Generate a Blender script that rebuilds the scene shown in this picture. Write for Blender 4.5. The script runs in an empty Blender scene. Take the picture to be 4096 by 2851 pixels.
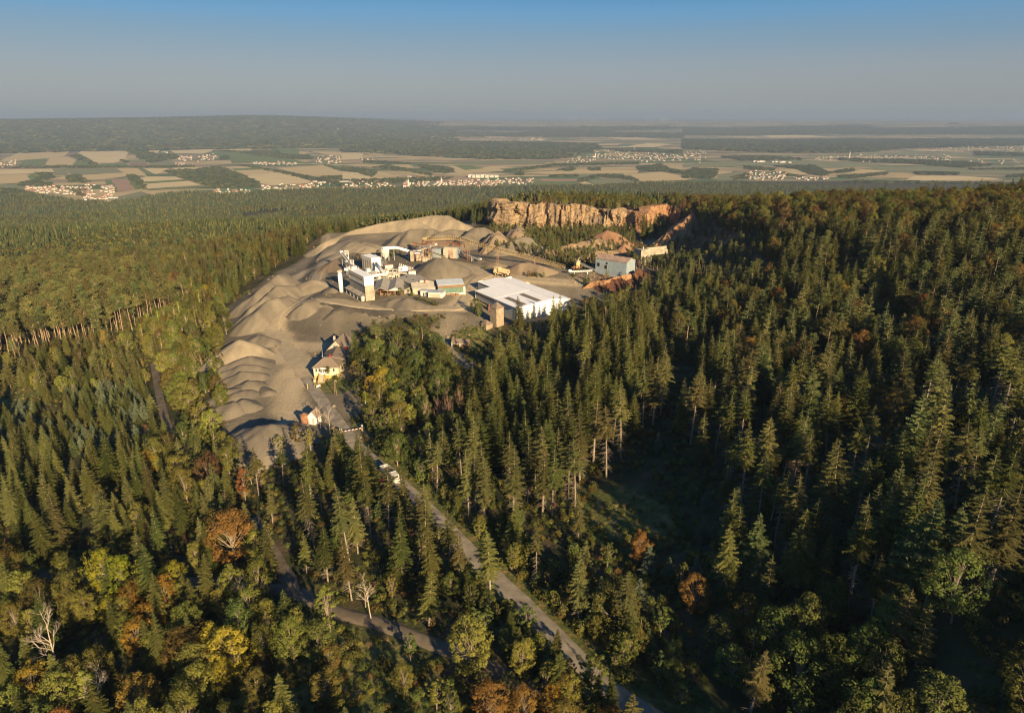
import bpy, bmesh, math, random
import numpy as np
from mathutils import Vector, Matrix, noise
random.seed(7); np.random.seed(7)
sc = bpy.context.scene
COL = sc.collection
# ---------------------------------------------------------------- camera, world, sun, exposure
CAMH = 100.0; PITCH = math.radians(19.4); FPX = 2731.0
cam_d = bpy.data.cameras.new('camera'); cam_d.lens = 24.0; cam_d.sensor_width = 36.0
cam_d.clip_start = 1.0; cam_d.clip_end = 200000.0
cam = bpy.data.objects.new('camera', cam_d); COL.objects.link(cam)
cam.location = (0, 0, CAMH); cam.rotation_euler = (math.radians(90)-PITCH, 0, 0)
sc.camera = cam
SUN_EL = math.radians(17.5); SUN_AZ = math.atan2(0.47, -0.88)       # clockwise from +Y
sund = bpy.data.lights.new('sun', 'SUN'); sund.energy = 5.0; sund.angle = math.radians(0.5); sund.color = (1.0, 0.76, 0.44)
sun = bpy.data.objects.new('sun', sund); COL.objects.link(sun)
sv = Vector((math.sin(SUN_AZ)*math.cos(SUN_EL), math.cos(SUN_AZ)*math.cos(SUN_EL), math.sin(SUN_EL)))
sun.rotation_euler = sv.to_track_quat('Z', 'Y').to_euler()
w = bpy.data.worlds.new('World'); sc.world = w; w.use_nodes = True
nt = w.node_tree; nt.nodes.clear()
out = nt.nodes.new('ShaderNodeOutputWorld'); bg = nt.nodes.new('ShaderNodeBackground')
sky = nt.nodes.new('ShaderNodeTexSky'); sky.sky_type = 'NISHITA'; sky.sun_disc = False
sky.sun_elevation = SUN_EL; sky.sun_rotation = SUN_AZ; sky.altitude = 500; sky.air_density = 1.0; sky.dust_density = 1.0; sky.ozone_density = 2.0
# the autumn haze layer lying on the horizon all the way round, clearing to blue sky above it
geo = nt.nodes.new('ShaderNodeNewGeometry'); sep = nt.nodes.new('ShaderNodeSeparateXYZ')
nt.links.new(geo.outputs['Incoming'], sep.inputs[0])
neg = nt.nodes.new('ShaderNodeMath'); neg.operation = 'MULTIPLY'; neg.inputs[1].default_value = -1.0
nt.links.new(sep.outputs['Z'], neg.inputs[0])
ramp = nt.nodes.new('ShaderNodeValToRGB'); cr = ramp.color_ramp
stops = [(0.0, (.235, .258, .282)), (.035, (.242, .262, .290)), (.065, (.222, .262, .315)), (.095, (.150, .250, .355)), (.125, (.090, .250, .440)), (.155, (.045, .205, .410)), (.30, (.032, .118, .290)), (1.0, (.020, .085, .240))]
cr.elements[0].position = stops[0][0]; cr.elements[0].color = stops[0][1]+(1,)
cr.elements[1].position = stops[-1][0]; cr.elements[1].color = stops[-1][1]+(1,)
for p_, c_ in stops[1:-1]:
    e = cr.elements.new(p_); e.color = c_+(1,)
skn = nt.nodes.new('ShaderNodeTexNoise'); skn.inputs['Scale'].default_value = 1.6; skn.inputs['Detail'].default_value = 4   # faint uneven veils in the haze
skm = nt.nodes.new('ShaderNodeMapping'); skm.inputs['Scale'].default_value = (1, 1, 14); nt.links.new(geo.outputs['Incoming'], skm.inputs[0]); nt.links.new(skm.outputs[0], skn.inputs['Vector'])
ska = nt.nodes.new('ShaderNodeMath'); ska.operation = 'MULTIPLY_ADD'; ska.inputs[1].default_value = .022; nt.links.new(skn.outputs[0], ska.inputs[0])
skb = nt.nodes.new('ShaderNodeMath'); skb.operation = 'SUBTRACT'; skb.inputs[1].default_value = .011; nt.links.new(neg.outputs[0], skb.inputs[0]); nt.links.new(skb.outputs[0], ska.inputs[2])
nt.links.new(ska.outputs[0], ramp.inputs[0])
bg.inputs['Strength'].default_value = 0.07
mixs = nt.nodes.new('ShaderNodeMix'); mixs.data_type = 'RGBA'; mixs.inputs[0].default_value = 0.88
gain = nt.nodes.new('ShaderNodeVectorMath'); gain.operation = 'SCALE'; gain.inputs['Scale'].default_value = 1/0.07*0.50
nt.links.new(ramp.outputs[0], gain.inputs[0])
nt.links.new(sky.outputs[0], mixs.inputs[6]); nt.links.new(gain.outputs[0], mixs.inputs[7])
nt.links.new(mixs.outputs[2], bg.inputs['Color']); nt.links.new(bg.outputs[0], out.inputs[0])
sc.view_settings.view_transform = 'Standard'; sc.view_settings.look = 'None'
sc.view_settings.gamma = 1.0; sc.view_settings.exposure = 1.18
try: sc.view_settings.use_curve_mapping = False
except Exception: pass
sc.cycles.max_bounces = 4; sc.cycles.diffuse_bounces = 2; sc.cycles.glossy_bounces = 1; sc.cycles.transmission_bounces = 2
sc.cycles.volume_bounces = 0; sc.cycles.use_denoising = True; sc.cycles.filter_width = 1.2
sc.cycles.caustics_reflective = False; sc.cycles.caustics_refractive = False

# ---------------------------------------------------------------- helpers
def ray(px, py):
    u = (px-2048)/FPX; v = (1425.5-py)/FPX
    return (u, math.cos(PITCH)+v*math.sin(PITCH), -math.sin(PITCH)+v*math.cos(PITCH))
def atz(px, py, z):                                  # photo pixel -> ground point on level z
    d = ray(px, py); t = (z-CAMH)/d[2]; return (d[0]*t, d[1]*t)
def proj(X, Y, Z):
    dz = Z-CAMH; dep = Y*np.cos(PITCH)-dz*np.sin(PITCH); up = Y*np.sin(PITCH)+dz*np.cos(PITCH)
    dep = np.maximum(dep, 1.0)
    return 2048+FPX*X/dep, 1425.5-FPX*up/dep
def sst(t): t = np.clip(t, 0, 1); return t*t*(3-2*t)
def tag(o, label=None, cat=None, group=None, kind=None):
    if label: o['label'] = label
    if cat: o['category'] = cat
    if group: o['group'] = group
    if kind: o['kind'] = kind
    return o
def empty(name, loc, rz=0, label=None, cat=None, group=None):
    o = bpy.data.objects.new(name, None); COL.objects.link(o); o.location = loc; o.rotation_euler = (0, 0, rz)
    o.empty_display_size = 0.5
    return tag(o, label, cat, group)
class MB:
    def __init__(s): s.v = []; s.f = []; s.m = []
    def add(s, vs, fs, m=0):
        b = len(s.v); s.v += [tuple(x) for x in vs]; s.f += [tuple(b+i for i in f) for f in fs]; s.m += [m]*len(fs); return s
    def box(s, c, d, rz=0, m=0, ry=0, rx=0):
        R = Matrix.Rotation(rz, 3, 'Z') @ Matrix.Rotation(ry, 3, 'Y') @ Matrix.Rotation(rx, 3, 'X')
        vs = [Vector(c)+R@Vector((x*d[0]/2, y*d[1]/2, z*d[2]/2)) for x in (-1, 1) for y in (-1, 1) for z in (-1, 1)]
        return s.add(vs, [(0,1,3,2),(4,6,7,5),(0,4,5,1),(2,3,7,6),(0,2,6,4),(1,5,7,3)], m)
    def tube(s, p0, p1, r0, r1=None, n=6, m=0, caps=True):
        p0 = Vector(p0); p1 = Vector(p1); r1 = r0 if r1 is None else r1
        d = (p1-p0).normalized(); a = d.orthogonal().normalized(); b = d.cross(a)
        vs = []
        for p, r in ((p0, r0), (p1, r1)):
            for k in range(n):
                t = 2*math.pi*k/n; vs.append(p+a*math.cos(t)*r+b*math.sin(t)*r)
        fs = [(k, (k+1) % n, n+(k+1) % n, n+k) for k in range(n)]
        if caps: fs += [tuple(range(n-1, -1, -1)), tuple(range(n, 2*n))]
        return s.add(vs, fs, m)
    def bar(s, p0, p1, t=.15, m=0): return s.tube(p0, p1, t, t, 4, m)
    def prism(s, poly, z0, z1, m=0):                   # vertical prism over an xy polygon
        n = len(poly)
        vs = [(x, y, z0) for x, y in poly]+[(x, y, z1) for x, y in poly]
        return s.add(vs, [(k, (k+1) % n, n+(k+1) % n, n+k) for k in range(n)]+[tuple(range(n-1, -1, -1)), tuple(range(n, 2*n))], m)
    def build(s, name, mats, parent=None, smooth=False, rz=0, loc=None):
        me = bpy.data.meshes.new(name); me.from_pydata(s.v, [], s.f)
        if not isinstance(mats, (list, tuple)): mats = [mats]
        for m in mats: me.materials.append(m)
        if len(mats) > 1: me.polygons.foreach_set('material_index', s.m)
        if smooth: me.polygons.foreach_set('use_smooth', [True]*len(s.f))
        me.update()
        o = bpy.data.objects.new(name, me); COL.objects.link(o)
        if parent: o.parent = parent
        if loc is not None: o.location = loc
        return o
# ---- materials
def mat(name, col, var=.25, scale=1.0, rough=.9, bump=0, col2=None, detail=4, metal=0, spec=.2, scale2=None, stretch=None, hue=0):
    m = bpy.data.materials.new(name); m.use_nodes = True; t = m.node_tree; b = t.nodes['Principled BSDF']
    b.inputs['Roughness'].default_value = rough; b.inputs['Metallic'].default_value = metal
    b.inputs['Specular IOR Level'].default_value = spec
    tc = t.nodes.new('ShaderNodeTexCoord'); mp = t.nodes.new('ShaderNodeMapping')
    t.links.new(tc.outputs['Object'], mp.inputs[0])
    if stretch: mp.inputs['Scale'].default_value = stretch
    n = t.nodes.new('ShaderNodeTexNoise'); n.inputs['Scale'].default_value = scale; n.inputs['Detail'].default_value = detail
    t.links.new(mp.outputs[0], n.inputs['Vector'])
    r = t.nodes.new('ShaderNodeValToRGB'); r.color_ramp.elements[0].position = .3; r.color_ramp.elements[1].position = .7
    c1 = tuple(c*(1-var) for c in col); c2 = col2 if col2 else tuple(min(1, c*(1+var)) for c in col)
    r.color_ramp.elements[0].color = c1+(1,); r.color_ramp.elements[1].color = c2+(1,)
    t.links.new(n.outputs[0], r.inputs[0]); t.links.new(r.outputs[0], b.inputs['Base Color'])
    if bump:
        bn = t.nodes.new('ShaderNodeBump'); bn.inputs['Strength'].default_value = 1; bn.inputs['Distance'].default_value = bump
        n2 = t.nodes.new('ShaderNodeTexNoise'); n2.inputs['Scale'].default_value = scale2 or scale*2; n2.inputs['Detail'].default_value = 5
        t.links.new(mp.outputs[0], n2.inputs['Vector'])
        t.links.new(n2.outputs[0], bn.inputs['Height']); t.links.new(bn.outputs[0], b.inputs['Normal'])
    return m
def inpoly(X, Y, poly):
    X = np.asarray(X, float); Y = np.asarray(Y, float); ins = np.zeros(X.shape, bool); n = len(poly)
    for i in range(n):
        x0, y0 = poly[i]; x1, y1 = poly[(i+1) % n]
        c = ((y0 > Y) != (y1 > Y)); 
        if y1 == y0: continue
        ins ^= c & (X < (x1-x0)*(Y-y0)/(y1-y0)+x0)
    return ins
def dline(X, Y, pts, closed=False):
    X = np.asarray(X, float); Y = np.asarray(Y, float); D = np.full(X.shape, 1e9)
    P = list(pts)+([pts[0]] if closed else [])
    for (x0, y0), (x1, y1) in zip(P[:-1], P[1:]):
        dx, dy = x1-x0, y1-y0; L = dx*dx+dy*dy+1e-9
        t = np.clip(((X-x0)*dx+(Y-y0)*dy)/L, 0, 1); D = np.minimum(D, np.hypot(X-x0-t*dx, Y-y0-t*dy))
    return D
def vnoise(X, Y, s, seed=0):                           # smooth value noise, vectorised
    x = np.asarray(X)/s+seed*17.3; y = np.asarray(Y)/s-seed*9.1
    xi = np.floor(x).astype(np.int64); yi = np.floor(y).astype(np.int64); fx = x-xi; fy = y-yi
    fx = fx*fx*(3-2*fx); fy = fy*fy*(3-2*fy)
    def h(a, b):
        n = (a*374761393+b*668265263+seed*362437) & 0x7fffffff; n = ((n ^ (n >> 13))*1274126177) & 0x7fffffff
        return (n & 0xffff)/65535.0
    return (h(xi, yi)*(1-fx)+h(xi+1, yi)*fx)*(1-fy)+(h(xi, yi+1)*(1-fx)+h(xi+1, yi+1)*fx)*fy
def fbm(X, Y, s, o=4, seed=0):
    r = 0; a = .5
    for k in range(o): r = r+a*(vnoise(X, Y, s/2**k, seed+k)-.5); a *= .5
    return r*2

# ---------------------------------------------------------------- terrain shape
CP = [(0,40,2),(0,-200,0),(90,0,15),(200,-100,25),(500,-300,40),(120,-200,10),(400,60,50),(-30,130,0),(17,103,0),(50,78,0),(-52,170,0),(-58,205,0),(-72,250,0),(-95,300,0),(-20,220,1),(-5,160,2),(10,260,2),
 (-110,255,-1),(-130,320,-1),(-140,370,0),(-120,440,4),(-100,520,6),(0,330,4),(20,300,4),(0,400,7),(60,480,7),(0,520,9),(60,440,8),(100,420,10),
 (68,90,20),(110,60,28),(38,125,6),(50,200,7),(75,260,8),(60,330,6),(115,209,18),(150,120,30),(220,80,45),(150,330,26),(200,250,33),(300,200,50),(250,380,47),(330,400,55),(450,380,62),(180,420,40),
 (300,520,36),(200,600,23),(175,540,30),(130,660,19),(60,690,20),(10,680,20),(-25,640,9),(400,650,16),
 (-91,115,-7),(-60,100,-3),(-150,80,-12),(-130,180,-9),(-200,250,-16),(-190,330,-14),(-175,400,-9),(-287,385,-22),(-400,200,-35),(-300,100,-25),(-430,578,-42),(-234,607,-14),(-170,560,-4),(-100,640,2),
 (-485,987,-62),(-150,800,-22),(50,850,-15),(300,900,-15),(0,1050,-55),(400,1200,-60),(700,900,-20),(900,1500,-110),(0,1700,-130),(-700,1500,-125),(-900,1100,-95),(-1100,900,-105),(0,2400,-190),(900,2400,-180),(-1000,2100,-170),(-1700,1700,-180),
 (0,3300,-220),(1500,3000,-220),(3000,2000,-220),(-2100,2700,-219),(-3200,1800,-220),(-1300,3300,-220),(1500,800,-60),(2200,0,-100),(-1500,0,-130),(0,5000,-220),(-4000,3500,-220),(4000,3500,-220),(-3000,-300,-220)]
CPA = np.array(CP, float)
def wp(X, Y):
    r = np.maximum(np.hypot(X, Y), 40.0); a = np.arctan2(X, Y)
    a = np.clip(a, -1.9, 1.9)
    return a*1.9, np.log(r/100.0)*1.0
def _k(d2): return np.where(d2 > 1e-12, .5*d2*np.log(d2+1e-12), 0.)
_a, _b = wp(CPA[:, 0], CPA[:, 1]); _n = len(CP)
_K = _k((_a[:, None]-_a[None])**2+(_b[:, None]-_b[None])**2)+np.eye(_n)*2e-3
_P = np.c_[np.ones(_n), _a, _b]
_A = np.zeros((_n+3, _n+3)); _A[:_n, :_n] = _K; _A[:_n, _n:] = _P; _A[_n:, :_n] = _P.T
_W = np.linalg.solve(_A, np.r_[CPA[:, 2], 0, 0, 0])
def tbase(X, Y):
    a, b = wp(X, Y); z = _W[_n]+_W[_n+1]*a+_W[_n+2]*b
    for i in range(_n): z = z+_W[i]*_k((a-_a[i])**2+(b-_b[i])**2)
    return z
ROAD = [atz(px, py, 0) for px, py in [(1222,1508),(1300,1618),(1400,1748),(1500,1850),(1640,1970),(1800,2125),(1930,2262),(2060,2385),(2200,2522),(2350,2672),(2560,2840)]]+[(62,62),(95,25)]
SIDE = [atz(px, py, -1) for px, py in [(2440,2850),(2250,2800),(2100,2752),(1900,2662),(1700,2580),(1500,2500),(1350,2455)]]+[atz(px, py, -3) for px, py in [(1180,2395),(1034,2368),(850,2330),(655,2301),(420,2262),(100,2200),(-200,2160)]]
SPUR = [atz(px, py, -2) for px, py in [(1190,2398),(1150,2320),(1110,2250),(1075,2190),(1010,2080)]]
TRACK = [atz(px, py, -8) for px, py in [(610,1430),(628,1530),(645,1620),(665,1700),(690,1780)]]
HUTROAD = [atz(px, py, z_) for px, py, z_ in [(1840,1262,6),(1790,1310,4),(1765,1360,2),(1790,1410,1),(1860,1470,1)]]
UPPER = [atz(px, py, 9) for px, py in [(1228,1203),(1258,1196),(1319,1214),(1413,1230),(1520,1238),(1620,1242),(1720,1246),(1810,1243)]]+[(-22,326),(-12,318),(0,316),(12,322),(36,334),(62,352),(70,390),(105,440),(125,500),(110,560),(60,575),(0,560),(-60,570),(-150,560),(-128,540),(-116,480),(-106,430),(-99,398),(-96,374)]
PIT = [(-14,560),(-11,600),(0,596),(6,606),(14,594),(45,594),(80,588),(100,576),(108,562),(114,580),(122,612),(134,626),(142,606),(132,566),(114,528),(116,484),(112,452),(98,432),(60,470),(20,520)]
YARD = [atz(px, py, z_) for px, py, z_ in [(1385,1752,0),(1280,1735,0),(1180,1790,0),(1080,1800,0),(1010,1740,0),(905,1700,0),(912,1600,0),(880,1480,0),(885,1400,0),(905,1330,0),(905,1190,0),(960,1130,3),(1080,1050,6),(1240,975,7)]]+[(-150,590),(-90,640),(-40,655),(-34,600),(-18,560),(6,522),(28,492),(52,470),(78,452),(98,432),(70,395),(60,372),(44,345),(30,330),(5,318),(-10,322),(-16,312)]+[atz(px, py, z_) for px, py, z_ in [(1850,1310,4),(1800,1340,3),(1790,1400,1),(1750,1350,2),(1820,1275,6),(1700,1290,3),(1560,1320,1),(1430,1360,0),(1390,1400,0),(1402,1500,0),(1440,1620,0),(1400,1690,0),(1440,1730,0)]]
def zupper(X, Y): return 8.6-4.2*sst((X+38)/34)*sst((425-Y)/60)+1.5*sst((Y-470)/120)
def tz(X, Y):
    X = np.asarray(X, float); Y = np.asarray(Y, float); sh = X.shape; X = X.ravel(); Y = Y.ravel()
    r = np.hypot(X, Y); z = tbase(X, Y)
    w_ = sst((np.log(np.maximum(r, 1))-math.log(2300))/(math.log(3250)-math.log(2300)))
    z = z*(1-w_)-220*w_
    z = np.where(r > 3250, -220, z)
    # roll of the hills
    amp = sst((r-750)/900)*(1-sst((r-2000)/1200))*np.where(X < 0, 1.5, .8)
    z = z+amp*(fbm(X, Y, 700, 3, 3)*34)+sst((r-120)/200)*fbm(X, Y, 60, 2, 5)*1.5*(1-sst((r-900)/600))
    # far wooded range on the left and low swells of the plain
    az = np.arctan2(X, Y)
    rng_ = np.exp(-((az+.42)/.30)**2)
    z = z+(225+35*fbm(X, Y, 2500, 3, 9)+35*np.exp(-((az+.30)/.2)**2))*sst((r-8600)/6500)*sst((-.04-az)/.34)*(1-.35*sst((r-17000)/6000))
    z = z+sst((r-9000)/5000)*fbm(X, Y, 5000, 3, 21)*18+(150*sst((r-11000)/9000))*sst((az+.5)/.4)
    # quarry: benches
    m = (r < 900)
    if m.any():
        x = X[m]; y = Y[m]; zz = z[m]
        sd = dline(x, y, UPPER, True); ins = inpoly(x, y, UPPER); sd = np.where(ins, sd, -sd)
        wu = np.clip((sd+28)/28, 0, 1)
        wn = sst((sd+6)/12)
        steep = ((y < 372) & (x < -14)) | (x < -90)
        zz = zz*(1-np.where(steep, wu, wn))+zupper(x, y)*np.where(steep, wu, wn)
        # pit floor rising a little to the foot of the faces, plateau behind
        ip = inpoly(x, y, PIT); dp = dline(x, y, PIT, True); dp = np.where(ip, dp, -dp)
        top = np.maximum(zz, 0)
        fl = 8.5-2.0*sst((y-540)/50)*(x < 96)
        far_ = (x > 104) & (y < 600); wid = np.where(far_, 34.0, 9.0); wpit = np.where(far_, sst((dp+34)/34), sst((dp+9)/5))
        zz = np.where(ip | (dp > -wid), zz*(1-wpit)+np.minimum(zz, fl+sst((y-520)/70)*0)*wpit, zz)
        # plateau behind the main face is level at its rim
        wr = sst((25+dp)/25)*(dp < 0)*sst((y-575)/30)
        zz = np.where((dp < -4) & (x > -12) & (x < 112) & (y > 560), zz*(1-wr)+(28.6-(x > 60)*(x-60)*.06)*wr, zz)
        dr = np.minimum(dline(x, y, ROAD), 1e9); wr2 = 1-sst((dr-4)/9)
        zz = zz*(1-wr2)+0.0*wr2
        z[m] = zz
    return z.reshape(sh)
# cached grid for quick look-ups near the camera
GX = np.arange(-900, 901, 3.0); GY = np.arange(0, 1601, 3.0)
_gx, _gy = np.meshgrid(GX, GY); GZ = tz(_gx, _gy)
def hz(x, y):
    x = np.asarray(x, float); y = np.asarray(y, float)
    i = np.clip((x-GX[0])/3.0, 0, len(GX)-1.001); j = np.clip((y-GY[0])/3.0, 0, len(GY)-1.001)
    i0 = i.astype(int); j0 = j.astype(int); a = i-i0; b = j-j0
    return (GZ[j0, i0]*(1-a)+GZ[j0, i0+1]*a)*(1-b)+(GZ[j0+1, i0]*(1-a)+GZ[j0+1, i0+1]*a)*b
def gp(px, py):                                       # photo pixel -> where its sight line first meets the ground
    d = ray(px, py); h = math.hypot(d[0], d[1]); R = np.geomspace(60, 60000, 900)
    X = d[0]/h*R; Y = d[1]/h*R; Z = CAMH+d[2]/h*R
    zt = np.where(R < 880, hz(X, Y), -220.0)
    if (R > 880).any():
        k = R > 880; zt[k] = tz(X[k], Y[k])
    c = np.nonzero(Z <= zt)[0]
    if len(c) == 0: return (X[-1], Y[-1], -220.0)
    i = c[0]
    if i == 0: return (X[0], Y[0], zt[0])
    a = (Z[i-1]-zt[i-1])/((Z[i-1]-zt[i-1])-(Z[i]-zt[i])+1e-9); r_ = R[i-1]+(R[i]-R[i-1])*a
    x, y = d[0]/h*r_, d[1]/h*r_; return (x, y, float(tz(np.array([x]), np.array([y]))[0]))
# ---------------------------------------------------------------- ground sheet
def axis(lo, hi, st, g, lim0, lim1):
    a = list(np.arange(lo, hi+.01, st)); s = st; x = a[-1]
    while x < lim1: s *= g; x += s; a.append(x)
    s = st; x = lo; b = []
    while x > lim0: s *= g; x -= s; b.append(x)
    return np.array(b[::-1]+a)
ax = axis(-200, 190, 2.0, 1.05, -75000, 75000); ay = axis(70, 690, 2.0, 1.035, -400, 90000)
gx, gy = np.meshgrid(ax, ay); gz = tz(gx, gy)
nx, ny = len(ax), len(ay)
# texture masks: red = quarry gravel, green = farmland of the plain, blue = meadow
rr = np.hypot(gx, gy)
dY = dline(gx, gy, YARD, True); iY = inpoly(gx, gy, YARD); sY = np.where(iY, dY, -dY)
mR = sst((sY+5+fbm(gx, gy, 14, 3, 41)*7)/6)*(rr < 900)
mR = np.maximum(mR, (1-sst((dline(gx, gy, HUTROAD)-3)/3))*(rr < 900))
mR = np.maximum(mR, (1-sst((dline(gx, gy, [(103,580),(104,560),(107,530),(108,500),(104,470),(98,445)])-4)/5))*(rr < 900))
lawn_ = 1-sst((np.hypot((gx+69)*.8, (gy-249)*1.0)-6)/3); mR = mR*(1-lawn_)
fb = fbm(gx, gy, 3600, 3, 51)
EDGE = [(-3000,760),(0,768),(130,778),(250,797),(330,808),(440,814),(520,803),(620,783),(750,770),(900,777),(1050,767),(1200,760),(1400,757),(1900,750),(2400,744),(2600,732),(3000,724),(3300,722),(4096,735),(7000,735)]
epx, epy = proj(gx, gy, gz)
mG = sst((np.interp(epx, [e[0] for e in EDGE], [e[1] for e in EDGE])+3-epy)/5)*(rr > 2300)*(gy > 400)*(1-sst((rr-9000)/6000)*sst((-.06-np.arctan2(gx, gy))/.2))
mG = mG*np.where(rr > 7800, sst((fb+.28)/.1), 1)
MEAD = [gp(px, py)[:2] for px, py in [(1800,1340),(1840,1300),(1900,1280),(1960,1320),(1950,1370),(1890,1400),(1830,1395)]]
def blob(px, py, rad):
    x, y, _ = gp(px, py); return 1-sst((np.hypot(gx-x, gy-y)-rad)/(rad*.6))
mB = 1-sst((np.where(inpoly(gx, gy, MEAD), -1, 1)*dline(gx, gy, MEAD, True)+2)/5)
for a_ in [(1300,1530,9),(1330,1560,8),(60,1580,14),(30,1620,12),(2440,2040,9),(2520,2080,9),(1230,2720,12),(1400,2790,12),(1050,2800,9),(430,1540,6),(300,1360,10)]: mB = np.maximum(mB, blob(*a_))
mB = np.maximum(mB, (1-sst((dline(gx, gy, ROAD)-7-2*fbm(gx, gy, 12, 2, 61))/5))*.85*(gy < 215))
dP = dline(gx, gy, PIT, True); iP = inpoly(gx, gy, PIT)
mA = np.where(iP, 0, 1-sst((dP-34)/5))*(gx > 96)*(gy < 640)*(gy > 430)*(rr < 900)
mA = np.maximum(mA, iP*(gx > -20)*(gy > 470)*sst((fbm(gx, gy, 22, 3, 44)+.05)/.2)*(1-mR))
mA = np.maximum(mA, (1-sst((np.hypot(gx-78, (gy-392)*1.0)-26)/10))*(rr < 900))
me = bpy.data.meshes.new('ground')
vs = np.stack([gx.ravel(), gy.ravel(), gz.ravel()], 1)
idx = np.arange(nx*ny).reshape(ny, nx)
q = np.stack([idx[:-1, :-1], idx[:-1, 1:], idx[1:, 1:], idx[1:, :-1]], -1).reshape(-1, 4)
me.vertices.add(len(vs)); me.vertices.foreach_set('co', vs.ravel())
me.loops.add(q.size); me.loops.foreach_set('vertex_index', q.ravel().astype(np.int32))
me.polygons.add(len(q)); me.polygons.foreach_set('loop_start', np.arange(0, q.size, 4, dtype=np.int32)); me.polygons.foreach_set('loop_total', np.full(len(q), 4, np.int32))
me.polygons.foreach_set('use_smooth', np.ones(len(q), bool))
at = me.color_attributes.new('cover', 'FLOAT_COLOR', 'POINT')
at.data.foreach_set('color', np.stack([mR, mG, mB, mA], -1).ravel().astype(np.float32))
me.update(); me.validate()
ground = bpy.data.objects.new('ground', me); COL.objects.link(ground); tag(ground, 'forest floor, quarry yard and patchwork plain reaching the horizon', kind='structure')
HAUL = [[atz(px, py, z_) for px, py, z_ in [(1225,1508,0),(1190,1450,0),(1150,1400,0),(1112,1350,1),(1090,1300,3),(1105,1245,6),(1170,1190,9),(1235,1130,9),(1270,1070,9),(1300,1030,9),(1400,1000,9)]],
 [atz(px, py, 8.6) for px, py in [(1235,1205),(1330,1207),(1450,1226),(1600,1236),(1740,1236),(1830,1225),(1860,1190),(1900,1120),(1960,1095)]], [atz(px, py, 0) for px, py in [(1180,1440),(1120,1440),(1020,1430)]], [atz(px, py, 0) for px, py in [(1200,1470),(1150,1560),(1180,1650),(1150,1720)]], [atz(px, py, 8.6) for px, py in [(1740,1040),(1850,1060),(1950,1095),(2120,1110),(2290,1120)]], [atz(px, py, 0) for px, py in [(1150,1385),(1260,1392)]], [atz(px, py, 9) for px, py in [(1240,1040),(1130,1075),(1040,1110),(960,1150)]]]
tone = np.zeros_like(gx)
for h_ in HAUL: tone = np.maximum(tone, 1-sst((dline(gx, gy, h_)-3.5-2.5*fbm(gx, gy, 10, 2, 66))/5))
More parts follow.
